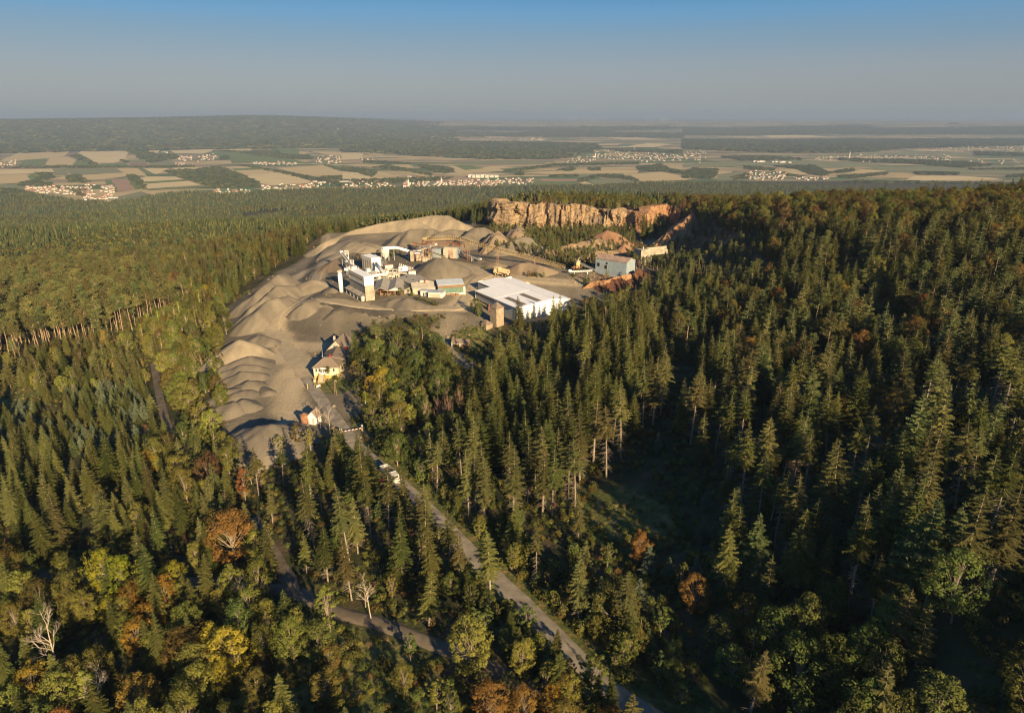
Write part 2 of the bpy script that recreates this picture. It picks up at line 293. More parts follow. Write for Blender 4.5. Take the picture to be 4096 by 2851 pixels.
# bank faces carry grey crushed stone
gxx = np.abs(np.gradient(gz, ax, axis=1)); gyy = np.abs(np.gradient(gz, ay, axis=0)); stp = sst((np.hypot(gxx, gyy)-.22)/.2)*(rr < 700)
tone = np.clip(tone*.6+.36-stp*.40*(gy < 480)+.26*fbm(gx, gy, 35, 3, 67)+stp*.5*fbm(gx*1.0+gy*.25, gy*.12, 4.5, 2, 68), 0, 1)*(rr < 900)
a2 = me.attributes.new('tone', 'FLOAT', 'POINT'); a2.data.foreach_set('value', tone.ravel().astype(np.float32))
def ground_mat():
    m = bpy.data.materials.new('ground_cover'); m.use_nodes = True; t = m.node_tree; N = t.nodes; Lk = t.links
    b = N['Principled BSDF']; b.inputs['Roughness'].default_value = .95; b.inputs['Specular IOR Level'].default_value = .1
    at = N.new('ShaderNodeAttribute'); at.attribute_name = 'cover'; sp = N.new('ShaderNodeSeparateColor'); Lk.new(at.outputs['Color'], sp.inputs[0])
    tc = N.new('ShaderNodeTexCoord')
    def noise_(s, d=5, st=None, dist=0):
        n = N.new('ShaderNodeTexNoise'); n.inputs['Scale'].default_value = s; n.inputs['Detail'].default_value = d; n.inputs['Distortion'].default_value = dist
        mp = N.new('ShaderNodeMapping'); Lk.new(tc.outputs['Object'], mp.inputs[0])
        if st: mp.inputs['Scale'].default_value = st[0:3]; mp.inputs['Rotation'].default_value = (0, 0, st[3])
        Lk.new(mp.outputs[0], n.inputs['Vector']); return n.outputs[0]
    def rmp(src, st):
        r = N.new('ShaderNodeValToRGB'); e = r.color_ramp.elements
        e[0].position = st[0][0]; e[0].color = st[0][1]+(1,); e[1].position = st[-1][0]; e[1].color = st[-1][1]+(1,)
        for p, c in st[1:-1]: k = e.new(p); k.color = c+(1,)
        Lk.new(src, r.inputs[0]); return r.outputs[0]
    def mix(f, a, c):
        x = N.new('ShaderNodeMix'); x.data_type = 'RGBA'
        Lk.new(f, x.inputs[0]) if not isinstance(f, float) else setattr(x.inputs[0], 'default_value', f)
        Lk.new(a, x.inputs[6]); Lk.new(c, x.inputs[7]); return x.outputs[2]
    floor = rmp(noise_(.12, 8), [(.3, (.030, .034, .016)), (.45, (.050, .055, .022)), (.55, (.075, .060, .032)), (.66, (.10, .075, .045)), (.75, (.07, .09, .03))])
    att = N.new('ShaderNodeAttribute'); att.attribute_name = 'tone'; ton = N.new('ShaderNodeMath'); ton.operation = 'MULTIPLY_ADD'; ton.inputs[1].default_value = .34; Lk.new(noise_(.06, 9, None, .8), ton.inputs[0])
    tsub = N.new('ShaderNodeMath'); tsub.operation = 'SUBTRACT'; tsub.inputs[1].default_value = .17; Lk.new(att.outputs['Fac'], tsub.inputs[0]); Lk.new(tsub.outputs[0], ton.inputs[2])
    gravel = rmp(ton.outputs[0], [(0, (.105, .090, .068)), (.3, (.16, .136, .098)), (.5, (.265, .217, .145)), (.75, (.39, .31, .195)), (1, (.45, .358, .228))])
    g2 = rmp(noise_(1.3, 6), [(.3, (.80, .80, .80)), (.7, (1.1, 1.1, 1.1))])
    trk = rmp(noise_(.10, 5, (1, .18, 1, .5), .3), [(.35, (.86, .86, .86)), (.65, (1.12, 1.12, 1.12))])
    mm = N.new('ShaderNodeMix'); mm.data_type = 'RGBA'; mm.blend_type = 'MULTIPLY'; mm.inputs[0].default_value = 1; Lk.new(gravel, mm.inputs[6]); Lk.new(g2, mm.inputs[7])
    m2 = N.new('ShaderNodeMix'); m2.data_type = 'RGBA'; m2.blend_type = 'MULTIPLY'; m2.inputs[0].default_value = 1; Lk.new(mm.outputs[2], m2.inputs[6]); Lk.new(trk, m2.inputs[7])
    meadow = rmp(noise_(.35, 7), [(.3, (.06, .085, .025)), (.5, (.11, .115, .035)), (.65, (.21, .165, .065)), (.8, (.30, .22, .10))])
    # farmland: long parcels of stubble, ploughed soil and grass
    vo = N.new('ShaderNodeTexVoronoi'); vo.inputs['Scale'].default_value = 1.0; mp = N.new('ShaderNodeMapping')
    mp.inputs['Scale'].default_value = (.0024, .0068, 0); mp.inputs['Rotation'].default_value = (0, 0, .35)
    dn = N.new('ShaderNodeTexNoise'); dn.inputs['Scale'].default_value = .0008; dn.inputs['Detail'].default_value = 2; Lk.new(tc.outputs['Object'], dn.inputs['Vector'])
    va = N.new('ShaderNodeVectorMath'); va.operation = 'MULTIPLY_ADD'; va.inputs[1].default_value = (900, 900, 0); Lk.new(dn.outputs['Color'], va.inputs[0]); Lk.new(tc.outputs['Object'], va.inputs[2])
    Lk.new(va.outputs[0], mp.inputs[0]); Lk.new(mp.outputs[0], vo.inputs['Vector'])
    s3 = N.new('ShaderNodeSeparateColor'); Lk.new(vo.outputs['Color'], s3.inputs[0])
    fields = N.new('ShaderNodeValToRGB'); fields.color_ramp.interpolation = 'CONSTANT'; e = fields.color_ramp.elements
    st = [(0, (.16, .165, .08)), (.14, (.42, .32, .16)), (.28, (.20, .19, .095)), (.40, (.33, .25, .15)), (.52, (.11, .15, .06)), (.62, (.27, .22, .13)), (.76, (.46, .36, .19)), (.9, (.09, .15, .055))]
    e[0].position = 0; e[0].color = st[0][1]+(1,); e[1].position = st[-1][0]; e[1].color = st[-1][1]+(1,)
    for p, c in st[1:-1]: k = e.new(p); k.color = c+(1,)
    Lk.new(s3.outputs[0], fields.inputs[0])
    fvar = rmp(noise_(.006, 6), [(.3, (.8, .8, .8)), (.7, (1.15, 1.15, 1.15))])
    m3 = N.new('ShaderNodeMix'); m3.data_type = 'RGBA'; m3.blend_type = 'MULTIPLY'; m3.inputs[0].default_value = 1; Lk.new(fields.outputs[0], m3.inputs[6]); Lk.new(fvar, m3.inputs[7])
    wood = rmp(noise_(.02, 10), [(.35, (.028, .036, .020)), (.5, (.045, .055, .028)), (.65, (.065, .068, .032))])
    # far ground beyond the near forest without farmland reads as wood
    c = mix(sp.outputs[1], floor, m3.outputs[2])
    c = mix(sp.outputs[2], c, meadow); c = mix(sp.outputs[0], c, m2.outputs[2])
    rock = rmp(noise_(.09, 9, (1, 1, 2.2, 0), .8), [(.3, (.07, .04, .026)), (.45, (.14, .075, .045)), (.6, (.22, .125, .07)), (.75, (.24, .19, .13))])
    c = mix(at.outputs['Alpha'], c, rock)
    Lk.new(c, b.inputs['Base Color'])
    bn = N.new('ShaderNodeBump'); bn.inputs['Distance'].default_value = .35; bn.inputs['Strength'].default_value = .8
    Lk.new(noise_(.9, 8), bn.inputs['Height']); Lk.new(bn.outputs[0], b.inputs['Normal'])
    return m
ground.data.materials.append(ground_mat())
# ---------------------------------------------------------------- haze
hb = MB().box((0, 44000, -12), (156000, 93000, 434)).build('haze', [], None)
hm = bpy.data.materials.new('haze_air'); hm.use_nodes = True; t = hm.node_tree; t.nodes.clear()
ho = t.nodes.new('ShaderNodeOutputMaterial'); hv = t.nodes.new('ShaderNodeVolumePrincipled')
hv.inputs['Color'].default_value = (.31, .42, .62, 1); hv.inputs['Density'].default_value = 1/15500.0; hv.inputs['Anisotropy'].default_value = 0.0
t.links.new(hv.outputs[0], ho.inputs['Volume']); hb.data.materials.append(hm); tag(hb, 'thin bluish autumn haze lying over the valley', kind='stuff')
# ---------------------------------------------------------------- roads
M_gravroad = mat('gravel_road', (.34, .29, .22), .16, .6, bump=.05, detail=7)
M_asph = mat('worn_asphalt', (.25, .215, .165), .34, .3, bump=.02, detail=8)
M_dirt = mat('dirt_track', (.15, .12, .085), .35, .3, bump=.05, detail=7)
def smooth_line(pts, n=6):
    P = [Vector(p) for p in pts]; P = [P[0]*2-P[1]]+P+[P[-1]*2-P[-2]]; o = []
    for i in range(1, len(P)-2):
        for k in range(n):
            t = k/n; a, b, c, d = P[i-1:i+3]
            o.append(.5*((2*b)+(c-a)*t+(2*a-5*b+4*c-d)*t*t+(3*b-a-3*c+d)*t**3))
    o.append(P[-2]); return o
def ribbon(name, pts, wid, m, label, off=.12, wob=.35, nc=6, seed=0):
    L = smooth_line(pts); mb = MB(); vs = []
    for i, p in enumerate(L):
        d = (L[min(i+1, len(L)-1)]-L[max(i-1, 0)]).normalized(); n = Vector((d.y, -d.x))
        for k in range(nc+1):
            s = (k/nc-.5)*wid*(1+(.0 if 0 < k < nc else wob*(noise.noise((p.x*.2, p.y*.2, k+seed))*.5)))
            q = p+n*s; crown = .06*(1-(2*k/nc-1)**2)
            vs.append((q.x, q.y, float(hz(q.x, q.y))+off+crown-(off+.2 if k in (0, nc) else (off*.6 if k in (1, nc-1) else 0))))
    fs = [(i*(nc+1)+k, i*(nc+1)+k+1, (i+1)*(nc+1)+k+1, (i+1)*(nc+1)+k) for i in range(len(L)-1) for k in range(nc)]
    mb.add(vs, fs); o = mb.build(name, m, smooth=True); return tag(o, label, kind='structure')
ribbon('road', ROAD, 6.0, M_asph, 'pale access road running from the barrier down through the forest')
ribbon('forest_road', SIDE, 4.4, M_dirt, 'shaded dirt road crossing the woods in the foreground', seed=3, off=.3)
ribbon('forest_road', SPUR, 4.0, M_dirt, 'short dirt spur joining the shaded forest road', seed=5, off=.34)
ribbon('dirt_track', TRACK, 3.6, M_dirt, 'narrow dirt track in the trees left of the gravel heaps', seed=7, off=.2)
M_haul = mat('packed_pale_gravel', (.37, .298, .192), .14, .3, bump=.05, detail=8)
ribbon('haul_road', HAUL[0], 8.5, M_haul, 'pale haul road curving up from the yellow house past the gravel bank', off=.2, wob=1.4, nc=12, seed=9)
ribbon('haul_road', HAUL[1], 7.5, M_haul, 'pale road along the top of the crescent gravel bank', off=.3, wob=1.4, nc=12, seed=11)
ribbon('haul_road', HAUL[4], 6.0, M_haul, 'pale track passing the dump truck', off=.15, wob=1.4, nc=10, seed=12)
# ---------------------------------------------------------------- gravel piles and spoil heaps
def gravel_mat(name, c1, c2, streak=1):
    m = bpy.data.materials.new(name); m.use_nodes = True; t = m.node_tree; N = t.nodes; b = N['Principled BSDF']; b.inputs['Roughness'].default_value = .95; b.inputs['Specular IOR Level'].default_value = .1
    tc = N.new('ShaderNodeTexCoord'); n = N.new('ShaderNodeTexNoise'); n.inputs['Scale'].default_value = .11; n.inputs['Detail'].default_value = 7; n.inputs['Distortion'].default_value = .5
    mp = N.new('ShaderNodeMapping'); mp.inputs['Scale'].default_value = (1, .35, .6); mp.inputs['Rotation'].default_value = (0, 0, -.5)
    t.links.new(tc.outputs['Object'], mp.inputs[0]); t.links.new(mp.outputs[0], n.inputs['Vector'])
    r = N.new('ShaderNodeValToRGB'); r.color_ramp.elements[0].position = .35; r.color_ramp.elements[1].position = .62; r.color_ramp.elements[0].color = c1+(1,); r.color_ramp.elements[1].color = c2+(1,)
    t.links.new(n.outputs[0], r.inputs[0])
    n2 = N.new('ShaderNodeTexNoise'); n2.inputs['Scale'].default_value = 1.8; n2.inputs['Detail'].default_value = 8; t.links.new(tc.outputs['Object'], n2.inputs['Vector'])
    mr = N.new('ShaderNodeMapRange'); mr.inputs[3].default_value = .78; mr.inputs[4].default_value = 1.22; t.links.new(n2.outputs[0], mr.inputs[0])
    vm = N.new('ShaderNodeVectorMath'); vm.operation = 'SCALE'; t.links.new(r.outputs[0], vm.inputs[0]); t.links.new(mr.outputs[0], vm.inputs['Scale']); t.links.new(vm.outputs[0], b.inputs['Base Color'])
    bn = N.new('ShaderNodeBump'); bn.inputs['Distance'].default_value = .18; t.links.new(n2.outputs[0], bn.inputs['Height']); t.links.new(bn.outputs[0], b.inputs['Normal'])
    return m
M_grey = gravel_mat('grey_crushed_stone', (.125, .108, .084), (.205, .173, .127))
M_tan = gravel_mat('tan_crushed_stone', (.23, .19, .13), (.33, .27, .185))
M_bank = gravel_mat('dark_grey_gravel', (.075, .066, .053), (.15, .127, .094))
M_tan2 = gravel_mat('ochre_spoil', (.21, .175, .125), (.32, .26, .175))
M_brown = gravel_mat('brown_spoil', (.19, .14, .095), (.26, .20, .135))
M_red = gravel_mat('red_soil', (.24, .13, .075), (.33, .19, .11))
q1 = lambda x, y: (850+x/2.13, 1050+y/2.13)
q4 = lambda x, y: (1250+x/3.0613, 950+y/3.0613)
q5 = lambda x, y: (1600+x/3.28, 850+y/3.28)
ALLP = []
def pile(label, ridges, m=None, slope=.64, step=1.0, rough=.35, group='gravel heaps in the quarry', name='gravel_pile', cat='gravel pile', gul=.5, seed=0, base=None):
    R = []
    for rd in ridges:
        if len(rd[0]) == 4: rd = [(x, y, z) for x, y, z, _ in rd]
        else: rd = [atz(px, py, z)+(z,) for px, py, z in rd]
        if len(rd) == 1: rd = rd*2
        R.append(rd)
    A = np.array([p for r in R for p in r]); H = A[:, 2].max(); g = float(min(hz(A[:, 0], A[:, 1])))
    ext = max(2, (H-g)/slope)+4
    xs = np.arange(A[:, 0].min()-ext, A[:, 0].max()+ext, step); ys = np.arange(A[:, 1].min()-ext, A[:, 1].max()+ext, step)
    X, Y = np.meshgrid(xs, ys); Z = np.full(X.shape, -1e9)
    wx = X+fbm(X, Y, 9, 2, seed+1)*1.3; wy = Y+fbm(X, Y, 9, 2, seed+2)*1.3
    for rd in R:
        sacc = 0.
        for (x0, y0, z0), (x1, y1, z1) in zip(rd[:-1], rd[1:]):
            dx, dy = x1-x0, y1-y0; L = dx*dx+dy*dy+1e-6
            t = np.clip(((wx-x0)*dx+(wy-y0)*dy)/L, 0, 1); d = np.hypot(wx-x0-t*dx, wy-y0-t*dy)
            ang = np.arctan2(wy-y0-t*dy, wx-x0-t*dx)
            zz = z0+(z1-z0)*t-slope*np.where(d < .8, d*d/1.6, d-.4)
            zz = zz+gul*.35*np.sin(ang*9+3*fbm(X, Y, 14, 2, seed))*np.clip(d/6, 0, 1)*np.clip(1-d/22, 0, 1)
            sl = sacc+t*math.sqrt(L); sacc += math.sqrt(L)
            zz = zz+gul*1.5*fbm(sl, d*.16+seed*7, 5.5, 3, seed+3)*np.clip(d/5, 0, 1)*np.clip(1.3-d/45, 0, 1)
            Z = np.maximum(Z, zz)
    Z = Z+fbm(X, Y, 6, 3, seed+5)*rough+fbm(X, Y, 2.2, 2, seed+9)*rough*.3
    G = hz(X, Y); keep = Z > G-.9; Zc = np.maximum(Z, G-1.5)
    idx = np.arange(X.size).reshape(X.shape); k = keep[:-1, :-1] | keep[1:, :-1] | keep[:-1, 1:] | keep[1:, 1:]
    q = np.stack([idx[:-1, :-1], idx[:-1, 1:], idx[1:, 1:], idx[1:, :-1]], -1)[k]
    if len(q) == 0: print('no pile', label); return
    used = np.unique(q); rm = np.full(X.size, -1); rm[used] = np.arange(len(used)); q = rm[q]
    cx, cy = A[:, 0].mean(), A[:, 1].mean()
    V = np.stack([X.ravel()-cx, Y.ravel()-cy, Zc.ravel()], 1)[used]
    me = bpy.data.meshes.new(name); me.from_pydata(V.tolist(), [], q.tolist()); me.polygons.foreach_set('use_smooth', [True]*len(q)); me.materials.append(m or M_grey)
    o = bpy.data.objects.new(name, me); COL.objects.link(o); o.location = (cx, cy, 0); tag(o, label, cat, group)
    ALLP.append((xs, ys, np.where(keep, Z, -1e9))); return o
def P1(*a): return [q1(x, y)+(z,) for x, y, z in a]
def P4(*a): return [q4(x, y)+(z,) for x, y, z in a]
def P5(*a): return [q5(x, y)+(z,) for x, y, z in a]
pile('highest long grey spoil ridge running down to the left edge of the yard', [P1((600,80,14),(560,100,14.5),(480,165,12.5),(380,245,9),(260,330,4),(215,370,-1)), P1((560,100,14),(640,130,10),(700,160,7))], M_grey, seed=1, slope=.82)
pile('long dark-sided spoil ridge below the highest one', [P1((700,200,10),(560,195,13),(450,285,11),(330,385,7),(220,480,1),(180,520,-4)), P1((560,195,10),(520,170,9))], M_grey, seed=2, gul=.9, slope=.85)
pile('broad lumpy spoil ridge beside the winding haul road', [P1((650,280,9.5),(560,300,11),(470,325,10.5),(370,415,8),(280,500,4),(210,570,-2)), P1((470,325,6),(500,400,2),(440,480,0)), P1((370,415,2),(330,520,-3),(250,600,-7))], M_grey, seed=3, gul=.9, slope=.8)
pile('small dark heap at the fork of the haul road', [P1((350,625,1.5),(410,605,3.4),(500,645,2.6),(545,690,1))], M_grey, seed=4)
pile('pale sandy heap with a sharp crest left of the haul road', [P1((235,655,7.5),(330,690,5.5),(400,760,1)), P1((235,655,7.5),(160,725,4),(70,790,-1)), P1((235,655,7.5),(270,720,5))], M_tan, seed=5)
rows = [((90,885,1),(200,842,3),(330,795,4.5),(450,812,2)), ((110,925,1),(240,868,3.2),(360,868,3)), ((130,985,.8),(250,932,3),(400,932,2.2)), ((230,1040,1.2),(310,1002,2.8),(380,1012,1.6)),
        ((100,1120,.8),(150,1075,2.2),(215,1062,1.5)), ((115,1155,.7),(190,1110,2),(310,1082,1.2)), ((100,1205,.8),(180,1190,1.8)), ((200,1190,1),(260,1160,2),(345,1200,1)), ((420,1060,.6),(470,1090,1.0))]
for i, r_ in enumerate(rows):
    pile(['long rippled row of dumped gravel at the back of the rippled heaps', 'second rippled row of dumped gravel from the back', 'curved gravel row in the middle of the rippled heaps', 'short crescent heap right of the rippled rows', 'small heap at the left edge of the rippled gravel', 'low wavy gravel row near the left trees', 'tiny heap at the front left of the rippled gravel', 'low front heap of the rippled gravel field', 'faint low heap beside the wide haul road'][i], [P1(*r_)], M_grey, slope=.5, seed=10+i, rough=.25, gul=.2)
pile('dark-backed gravel ridge at the near end of the yard', [P1((280,1408,3),(400,1385,6),(500,1375,7),(600,1372,5.5),(700,1362,2.5))], M_grey, seed=6, slope=.55)
pile('little round mound in front of the asphalt silo', [P1((840,148,10.5),(880,150,10))], M_tan, slope=.3, seed=7)
pile('big twin-peaked grey stone pile behind the sheds', [P4((1400,290,13),(1470,258,17.5),(1520,250,18.5),(1560,262,17.5)), P4((1590,262,17),(1622,236,18.5),(1660,270,16),(1760,400,11),(1850,470,9)), P4((1350,330,11),(1470,258,17))], M_grey, seed=20, rough=.2)
pile('huge flat-topped spoil heap at the far end of the quarry', [[(1310,962,8),(1400,925,12),(1520,893,16),(1640,876,18),(1740,860,20),(1790,862,20)], [(1740,860,20),(1830,880,17),(1860,895,14)], [(1640,876,18),(1700,900,14)]], M_tan2, seed=21, slope=.55, gul=.8)
pile('wide grey pile in front of the flat-topped spoil heap', [[(1540,985,11),(1600,935,17),(1640,918,20),(1730,915,20)], [(1640,918,20),(1600,980,12)]], M_grey, seed=22, slope=.6)
pile('grey pile with a track over its shoulder behind the crusher', [[(1745,935,18),(1800,918,19),(1860,922,17),(1850,955,13)]], M_grey, seed=23)
pile('steep dark pile right of the arched crusher shed', [[(1850,945,17),(1895,912,20),(1940,910,20),(1960,930,17),(1985,965,12)]], M_grey, seed=24)
pile('cone-shaped pile below the wooded cliff foot', [[(1995,985,14),(2085,947,19),(2120,950,18),(2140,975,14)]], M_grey, seed=25)
pile('low brown heap under the yellow conveyor', [P5((1150,650,10.5),(1260,655,11),(1340,680,10))], M_brown, seed=26, slope=.45)
pile('grey heap beneath the lower end of the yellow conveyor', [P5((1440,720,10.5),(1580,660,13.5),(1680,650,14),(1830,690,13),(1960,730,11))], M_brown, seed=27, slope=.55)
pile('brown heap behind the dump truck', [P5((1250,725,11),(1300,715,11.5))], M_brown, seed=28, slope=.5)
pile('row of small heaps in front of the open shed', [P4((760,800,9.5),(960,770,11.5),(1040,735,12.5),(1090,745,12)), P4((1110,760,11.5),(1160,738,13),(1240,770,11.5),(1330,810,9.5))], M_grey, seed=29, slope=.5)
pile('dark reddish heap beside the tall loading conveyors', [P4((215,290,11),(290,268,13),(350,300,12.5),(380,350,11))], M_brown, seed=30)
pile('long crescent-shaped grey gravel bank below the silo buildings', [[(1255,1200,8.9),(1319,1216,8.8),(1413,1232,8.8),(1520,1241,8.8),(1620,1246,8.7),(1720,1249,8.5),(1790,1246,7.5)]], M_bank, slope=.34, seed=40, gul=.75)
pile('steep nose of the big crescent bank above the haul road', [[(1262,1196,10.5),(1225,1207,11),(1180,1237,8),(1140,1268,4.5),(1118,1290,2)]], M_grey, slope=.8, seed=31, gul=.8)
pile('small grey heap left of the asphalt silo', [P4((215,615,10.5),(250,612,11),(280,630,10))], M_grey, seed=32)
pile('low brown mound between haul road and silo', [P4((430,30,12),(520,60,13),(700,110,12))], M_tan, seed=33, slope=.35)
pile('bare dumped mound near the upper haul road', [[(1420,985,10.5),(1460,965,13),(1500,975,12)]], M_grey, seed=34, slope=.45)
pile('red earth cone high in the pit', [[(2395,935,16),(2430,920,19),(2470,935,17)]], M_red, seed=35, slope=.7)
pile('pointed red heap behind the concrete bunker', [[(2490,985,15),(2500,972,17.5),(2525,990,15)]], M_red, seed=36, slope=.8)
# ---------------------------------------------------------------- rock faces
def rock_mat(name, cols, sc_=.12):
    m = bpy.data.materials.new(name); m.use_nodes = True; t = m.node_tree; N = t.nodes; b = N['Principled BSDF']; b.inputs['Roughness'].default_value = .92; b.inputs['Specular IOR Level'].default_value = .15
    tc = N.new('ShaderNodeTexCoord'); mp = N.new('ShaderNodeMapping'); mp.inputs['Scale'].default_value = (1, 1, .45); t.links.new(tc.outputs['Object'], mp.inputs[0])
    n = N.new('ShaderNodeTexNoise'); n.inputs['Scale'].default_value = sc_; n.inputs['Detail'].default_value = 9; n.inputs['Roughness'].default_value = .62; n.inputs['Distortion'].default_value = .7; t.links.new(mp.outputs[0], n.inputs['Vector'])
    r = N.new('ShaderNodeValToRGB'); e = r.color_ramp.elements; e[0].position = .3; e[0].color = cols[0]+(1,); e[1].position = .72; e[1].color = cols[-1]+(1,)
    for i, c in enumerate(cols[1:-1]): k = e.new(.3+.42*(i+1)/(len(cols)-1)); k.color = c+(1,)
    t.links.new(n.outputs[0], r.inputs[0])
    n2 = N.new('ShaderNodeTexNoise'); n2.inputs['Scale'].default_value = .9; n2.inputs['Detail'].default_value = 8; t.links.new(mp.outputs[0], n2.inputs['Vector'])
    mr = N.new('ShaderNodeMapRange'); mr.inputs[1].default_value = .3; mr.inputs[2].default_value = .7; mr.inputs[3].default_value = .6; mr.inputs[4].default_value = 1.25; t.links.new(n2.outputs[0], mr.inputs[0])
    vm = N.new('ShaderNodeVectorMath'); vm.operation = 'SCALE'; t.links.new(r.outputs[0], vm.inputs[0]); t.links.new(mr.outputs[0], vm.inputs['Scale']); t.links.new(vm.outputs[0], b.inputs['Base Color'])
    bn = N.new('ShaderNodeBump'); bn.inputs['Distance'].default_value = .8; t.links.new(n2.outputs[0], bn.inputs['Height']); t.links.new(bn.outputs[0], b.inputs['Normal'])
    return m
M_cliff = rock_mat('basalt_cliff', [(.12, .095, .072), (.23, .165, .105), (.33, .225, .125), (.28, .235, .18)])
M_shadered = rock_mat('shade_darkened_red_soil', [(.07, .03, .02), (.11, .05, .03), (.15, .075, .04)])  # red soil with the tree shade on the cutting painted into its colour
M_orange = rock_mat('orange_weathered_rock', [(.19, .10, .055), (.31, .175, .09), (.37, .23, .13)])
def rockwall(label, pts, zb, zt, m, amp=2.2, batter=.18, st=.9, seed=0, name='cliff', top=9.0):
    L = []; S = 0
    for (x0, y0), (x1, y1) in zip(pts[:-1], pts[1:]):
        d = math.hypot(x1-x0, y1-y0); n = max(1, int(d/st))
        for k in range(n): L.append((x0+(x1-x0)*k/n, y0+(y1-y0)*k/n, S+d*k/n))
        S += d
    L.append((pts[-1][0], pts[-1][1], S)); rowsn = 34; vs = []
    for i, (x, y, s) in enumerate(L):
        a = L[max(0, i-3)]; b = L[min(len(L)-1, i+3)]; dx, dy = b[0]-a[0], b[1]-a[1]; l = math.hypot(dx, dy)+1e-9
        nx_, ny_ = dy/l, -dx/l
        t_ = zt(s, S) if callable(zt) else zt
        t_ += 3.2*noise.noise((s*.045, seed, 0))+1.6*noise.noise((s*.15, seed, 1))+1.0*noise.noise((s*.5, seed, 3))
        for k in range(rowsn+4):
            h = min(k/rowsn, 1); z = zb+(t_-zb)*h
            colm = noise.noise((s*.085, z*.025, seed)); blk = noise.noise((s*.33, z*.10, seed+4)); fin = noise.noise((s*.9, z*.4, seed+8))
            cre = -abs(noise.noise((s*.16, z*.03, seed+20)))*1.6
            ledge = 1.1*math.floor(3*(noise.noise((s*.05, z*.16, seed+13))+1))/3
            o = amp*(colm*1.6+blk*.8+fin*.32+cre*.0+ledge-(1.2 if noise.noise((s*.11, z*.02, seed+30)) > .28 else 0))*(1 if h < 1 else .8)+(1-h)*(t_-zb)*batter
            zz = z
            if k > rowsn: o = -(k-rowsn)*top/3; zz = t_+.1-(k-rowsn)*.35
            vs.append((x+nx_*o, y+ny_*o, zz))
    w_ = rowsn+4; fs = [(i*w_+k, (i+1)*w_+k, (i+1)*w_+k+1, i*w_+k+1) for i in range(len(L)-1) for k in range(w_-1)]
    o = MB().add(vs, fs).build(name, m); return tag(o, label, kind='structure')
rockwall('sunlit yellow and grey basalt quarry face', [(-13,622),(-11,603),(-4,597),(2,607),(8,596),(30,596),(58,594),(82,587),(97,578)], 6, lambda s, S: 30.6-4.5*max(0, s-30)/110, M_cliff, 3.4, .26, seed=3)
rockwall('orange weathered part of the quarry face', [(95,580),(102,571),(109,561),(115,573),(118,594),(126,614),(140,626),(152,610)], 6, 25.5, M_orange, 1.6, .35, seed=9)
def knoll(label, ridges, m, seed, slope=1.1, rough=1.6, name='rock_outcrop', cat='rock outcrop', group='rock outcrops in the quarry'):
    o = pile(label, ridges, m, slope=slope, rough=rough, name=name, cat=cat, group=group, seed=seed, gul=2.0, step=.8)
    if o: o.data.polygons.foreach_set('use_smooth', [False]*len(o.data.polygons))
    return o
knoll('yellow rock rim above the red cutting with painted-in shade', [[(2335,1150,6),(2362,1132,8),(2420,1122,10),(2470,1106,11.5),(2520,1096,12.5),(2560,1076,13.5)]], M_shadered, 50, 1.0)
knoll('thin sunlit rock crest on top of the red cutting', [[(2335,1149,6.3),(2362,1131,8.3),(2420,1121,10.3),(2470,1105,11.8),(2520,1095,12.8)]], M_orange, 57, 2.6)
knoll('jagged orange rock spur in the shade of the pit', [[(2640,960,14),(2680,925,20),(2740,880,27),(2770,850,31)]], M_orange, 51, .9)
knoll('pale rock slab rising left of the wooded slope', [[(1950,985,13),(1975,950,18),(1990,920,21)]], M_brown, 52, .8)
knoll('broken rocky rib at the foot of the sunlit face', [[(2040,960,13),(2060,920,18),(2075,900,17)]], M_brown, 53, .8)
knoll('low rock ledge among the pines below the cliff', [[(2280,1045,11),(2350,1015,13.5),(2440,1000,14),(2500,985,14)]], M_cliff, 54, .9)
knoll('reddish rock wall left of the concrete bunker', [[(2180,1000,13),(2240,985,14),(2330,965,16),(2410,955,16)]], M_cliff, 55, .7)
# ================================================================ buildings and machines of the quarry
def fgp(px, py):
    x, y = atz(px, py, -220)
    return (x, y) if math.hypot(x, y) < 8000 else gp(px, py)[:2]
def on(px, py, Y):                                    # point of the sight line of a photo pixel at world distance Y
    d = ray(px, py); t = Y/d[1]; return Vector((d[0]*t, Y, CAMH+d[2]*t))
def g3(px, py, z): x, y = atz(px, py, z); return Vector((x, y, z))
M_white = mat('white_sheet_metal', (.88, .86, .81), .05, .25, .5, detail=6); M_cream = mat('cream_cladding', (.62, .57, .47), .08, .3, .7)
M_clad = mat('grey_ribbed_cladding', (.52, .52, .46), .12, 1, .6, stretch=(6, 6, .05)); M_conc = mat('weathered_concrete', (.33, .285, .22), .32, .35, .9, bump=.02, detail=8)
M_dconc = mat('dark_concrete', (.27, .25, .215), .15, .4, .9, detail=8); M_brownw = mat('brown_skylight', (.20, .16, .09), .15, 1, .4); M_gal = mat('galvanised_steel', (.50, .50, .48), .12, 1, .45, metal=.3)
M_yel = mat('yellow_painted_steel', (.50, .36, .17), .2, .8, .6); M_rust = mat('rusty_steel', (.26, .13, .075), .35, .8, .85, detail=8); M_redp = mat('red_paint', (.20, .035, .025), .25, .8, .5)
M_dark = mat('dark_opening', (.02, .02, .02), .2, 1, .8); M_glass = mat('window_glass', (.05, .06, .07), .2, 1, .15, spec=.6); M_roofg = mat('grey_fibre_cement_roof', (.34, .305, .25), .14, .35, .9, detail=8)
M_roofb = mat('brown_tiled_roof', (.20, .155, .115), .15, 1.2, .85, detail=6); M_yw = mat('pale_yellow_render', (.62, .54, .34), .06, .5, .9); M_yw2 = mat('ochre_render', (.46, .33, .11), .08, .5, .9)
M_wood = mat('weathered_boards', (.20, .135, .085), .25, 1.2, .9, stretch=(4, 4, .3)); M_green = mat('green_glazing', (.12, .19, .15), .25, .8, .3); M_bluew = mat('blue_grey_sheeting', (.25, .30, .33), .12, .4, .7)
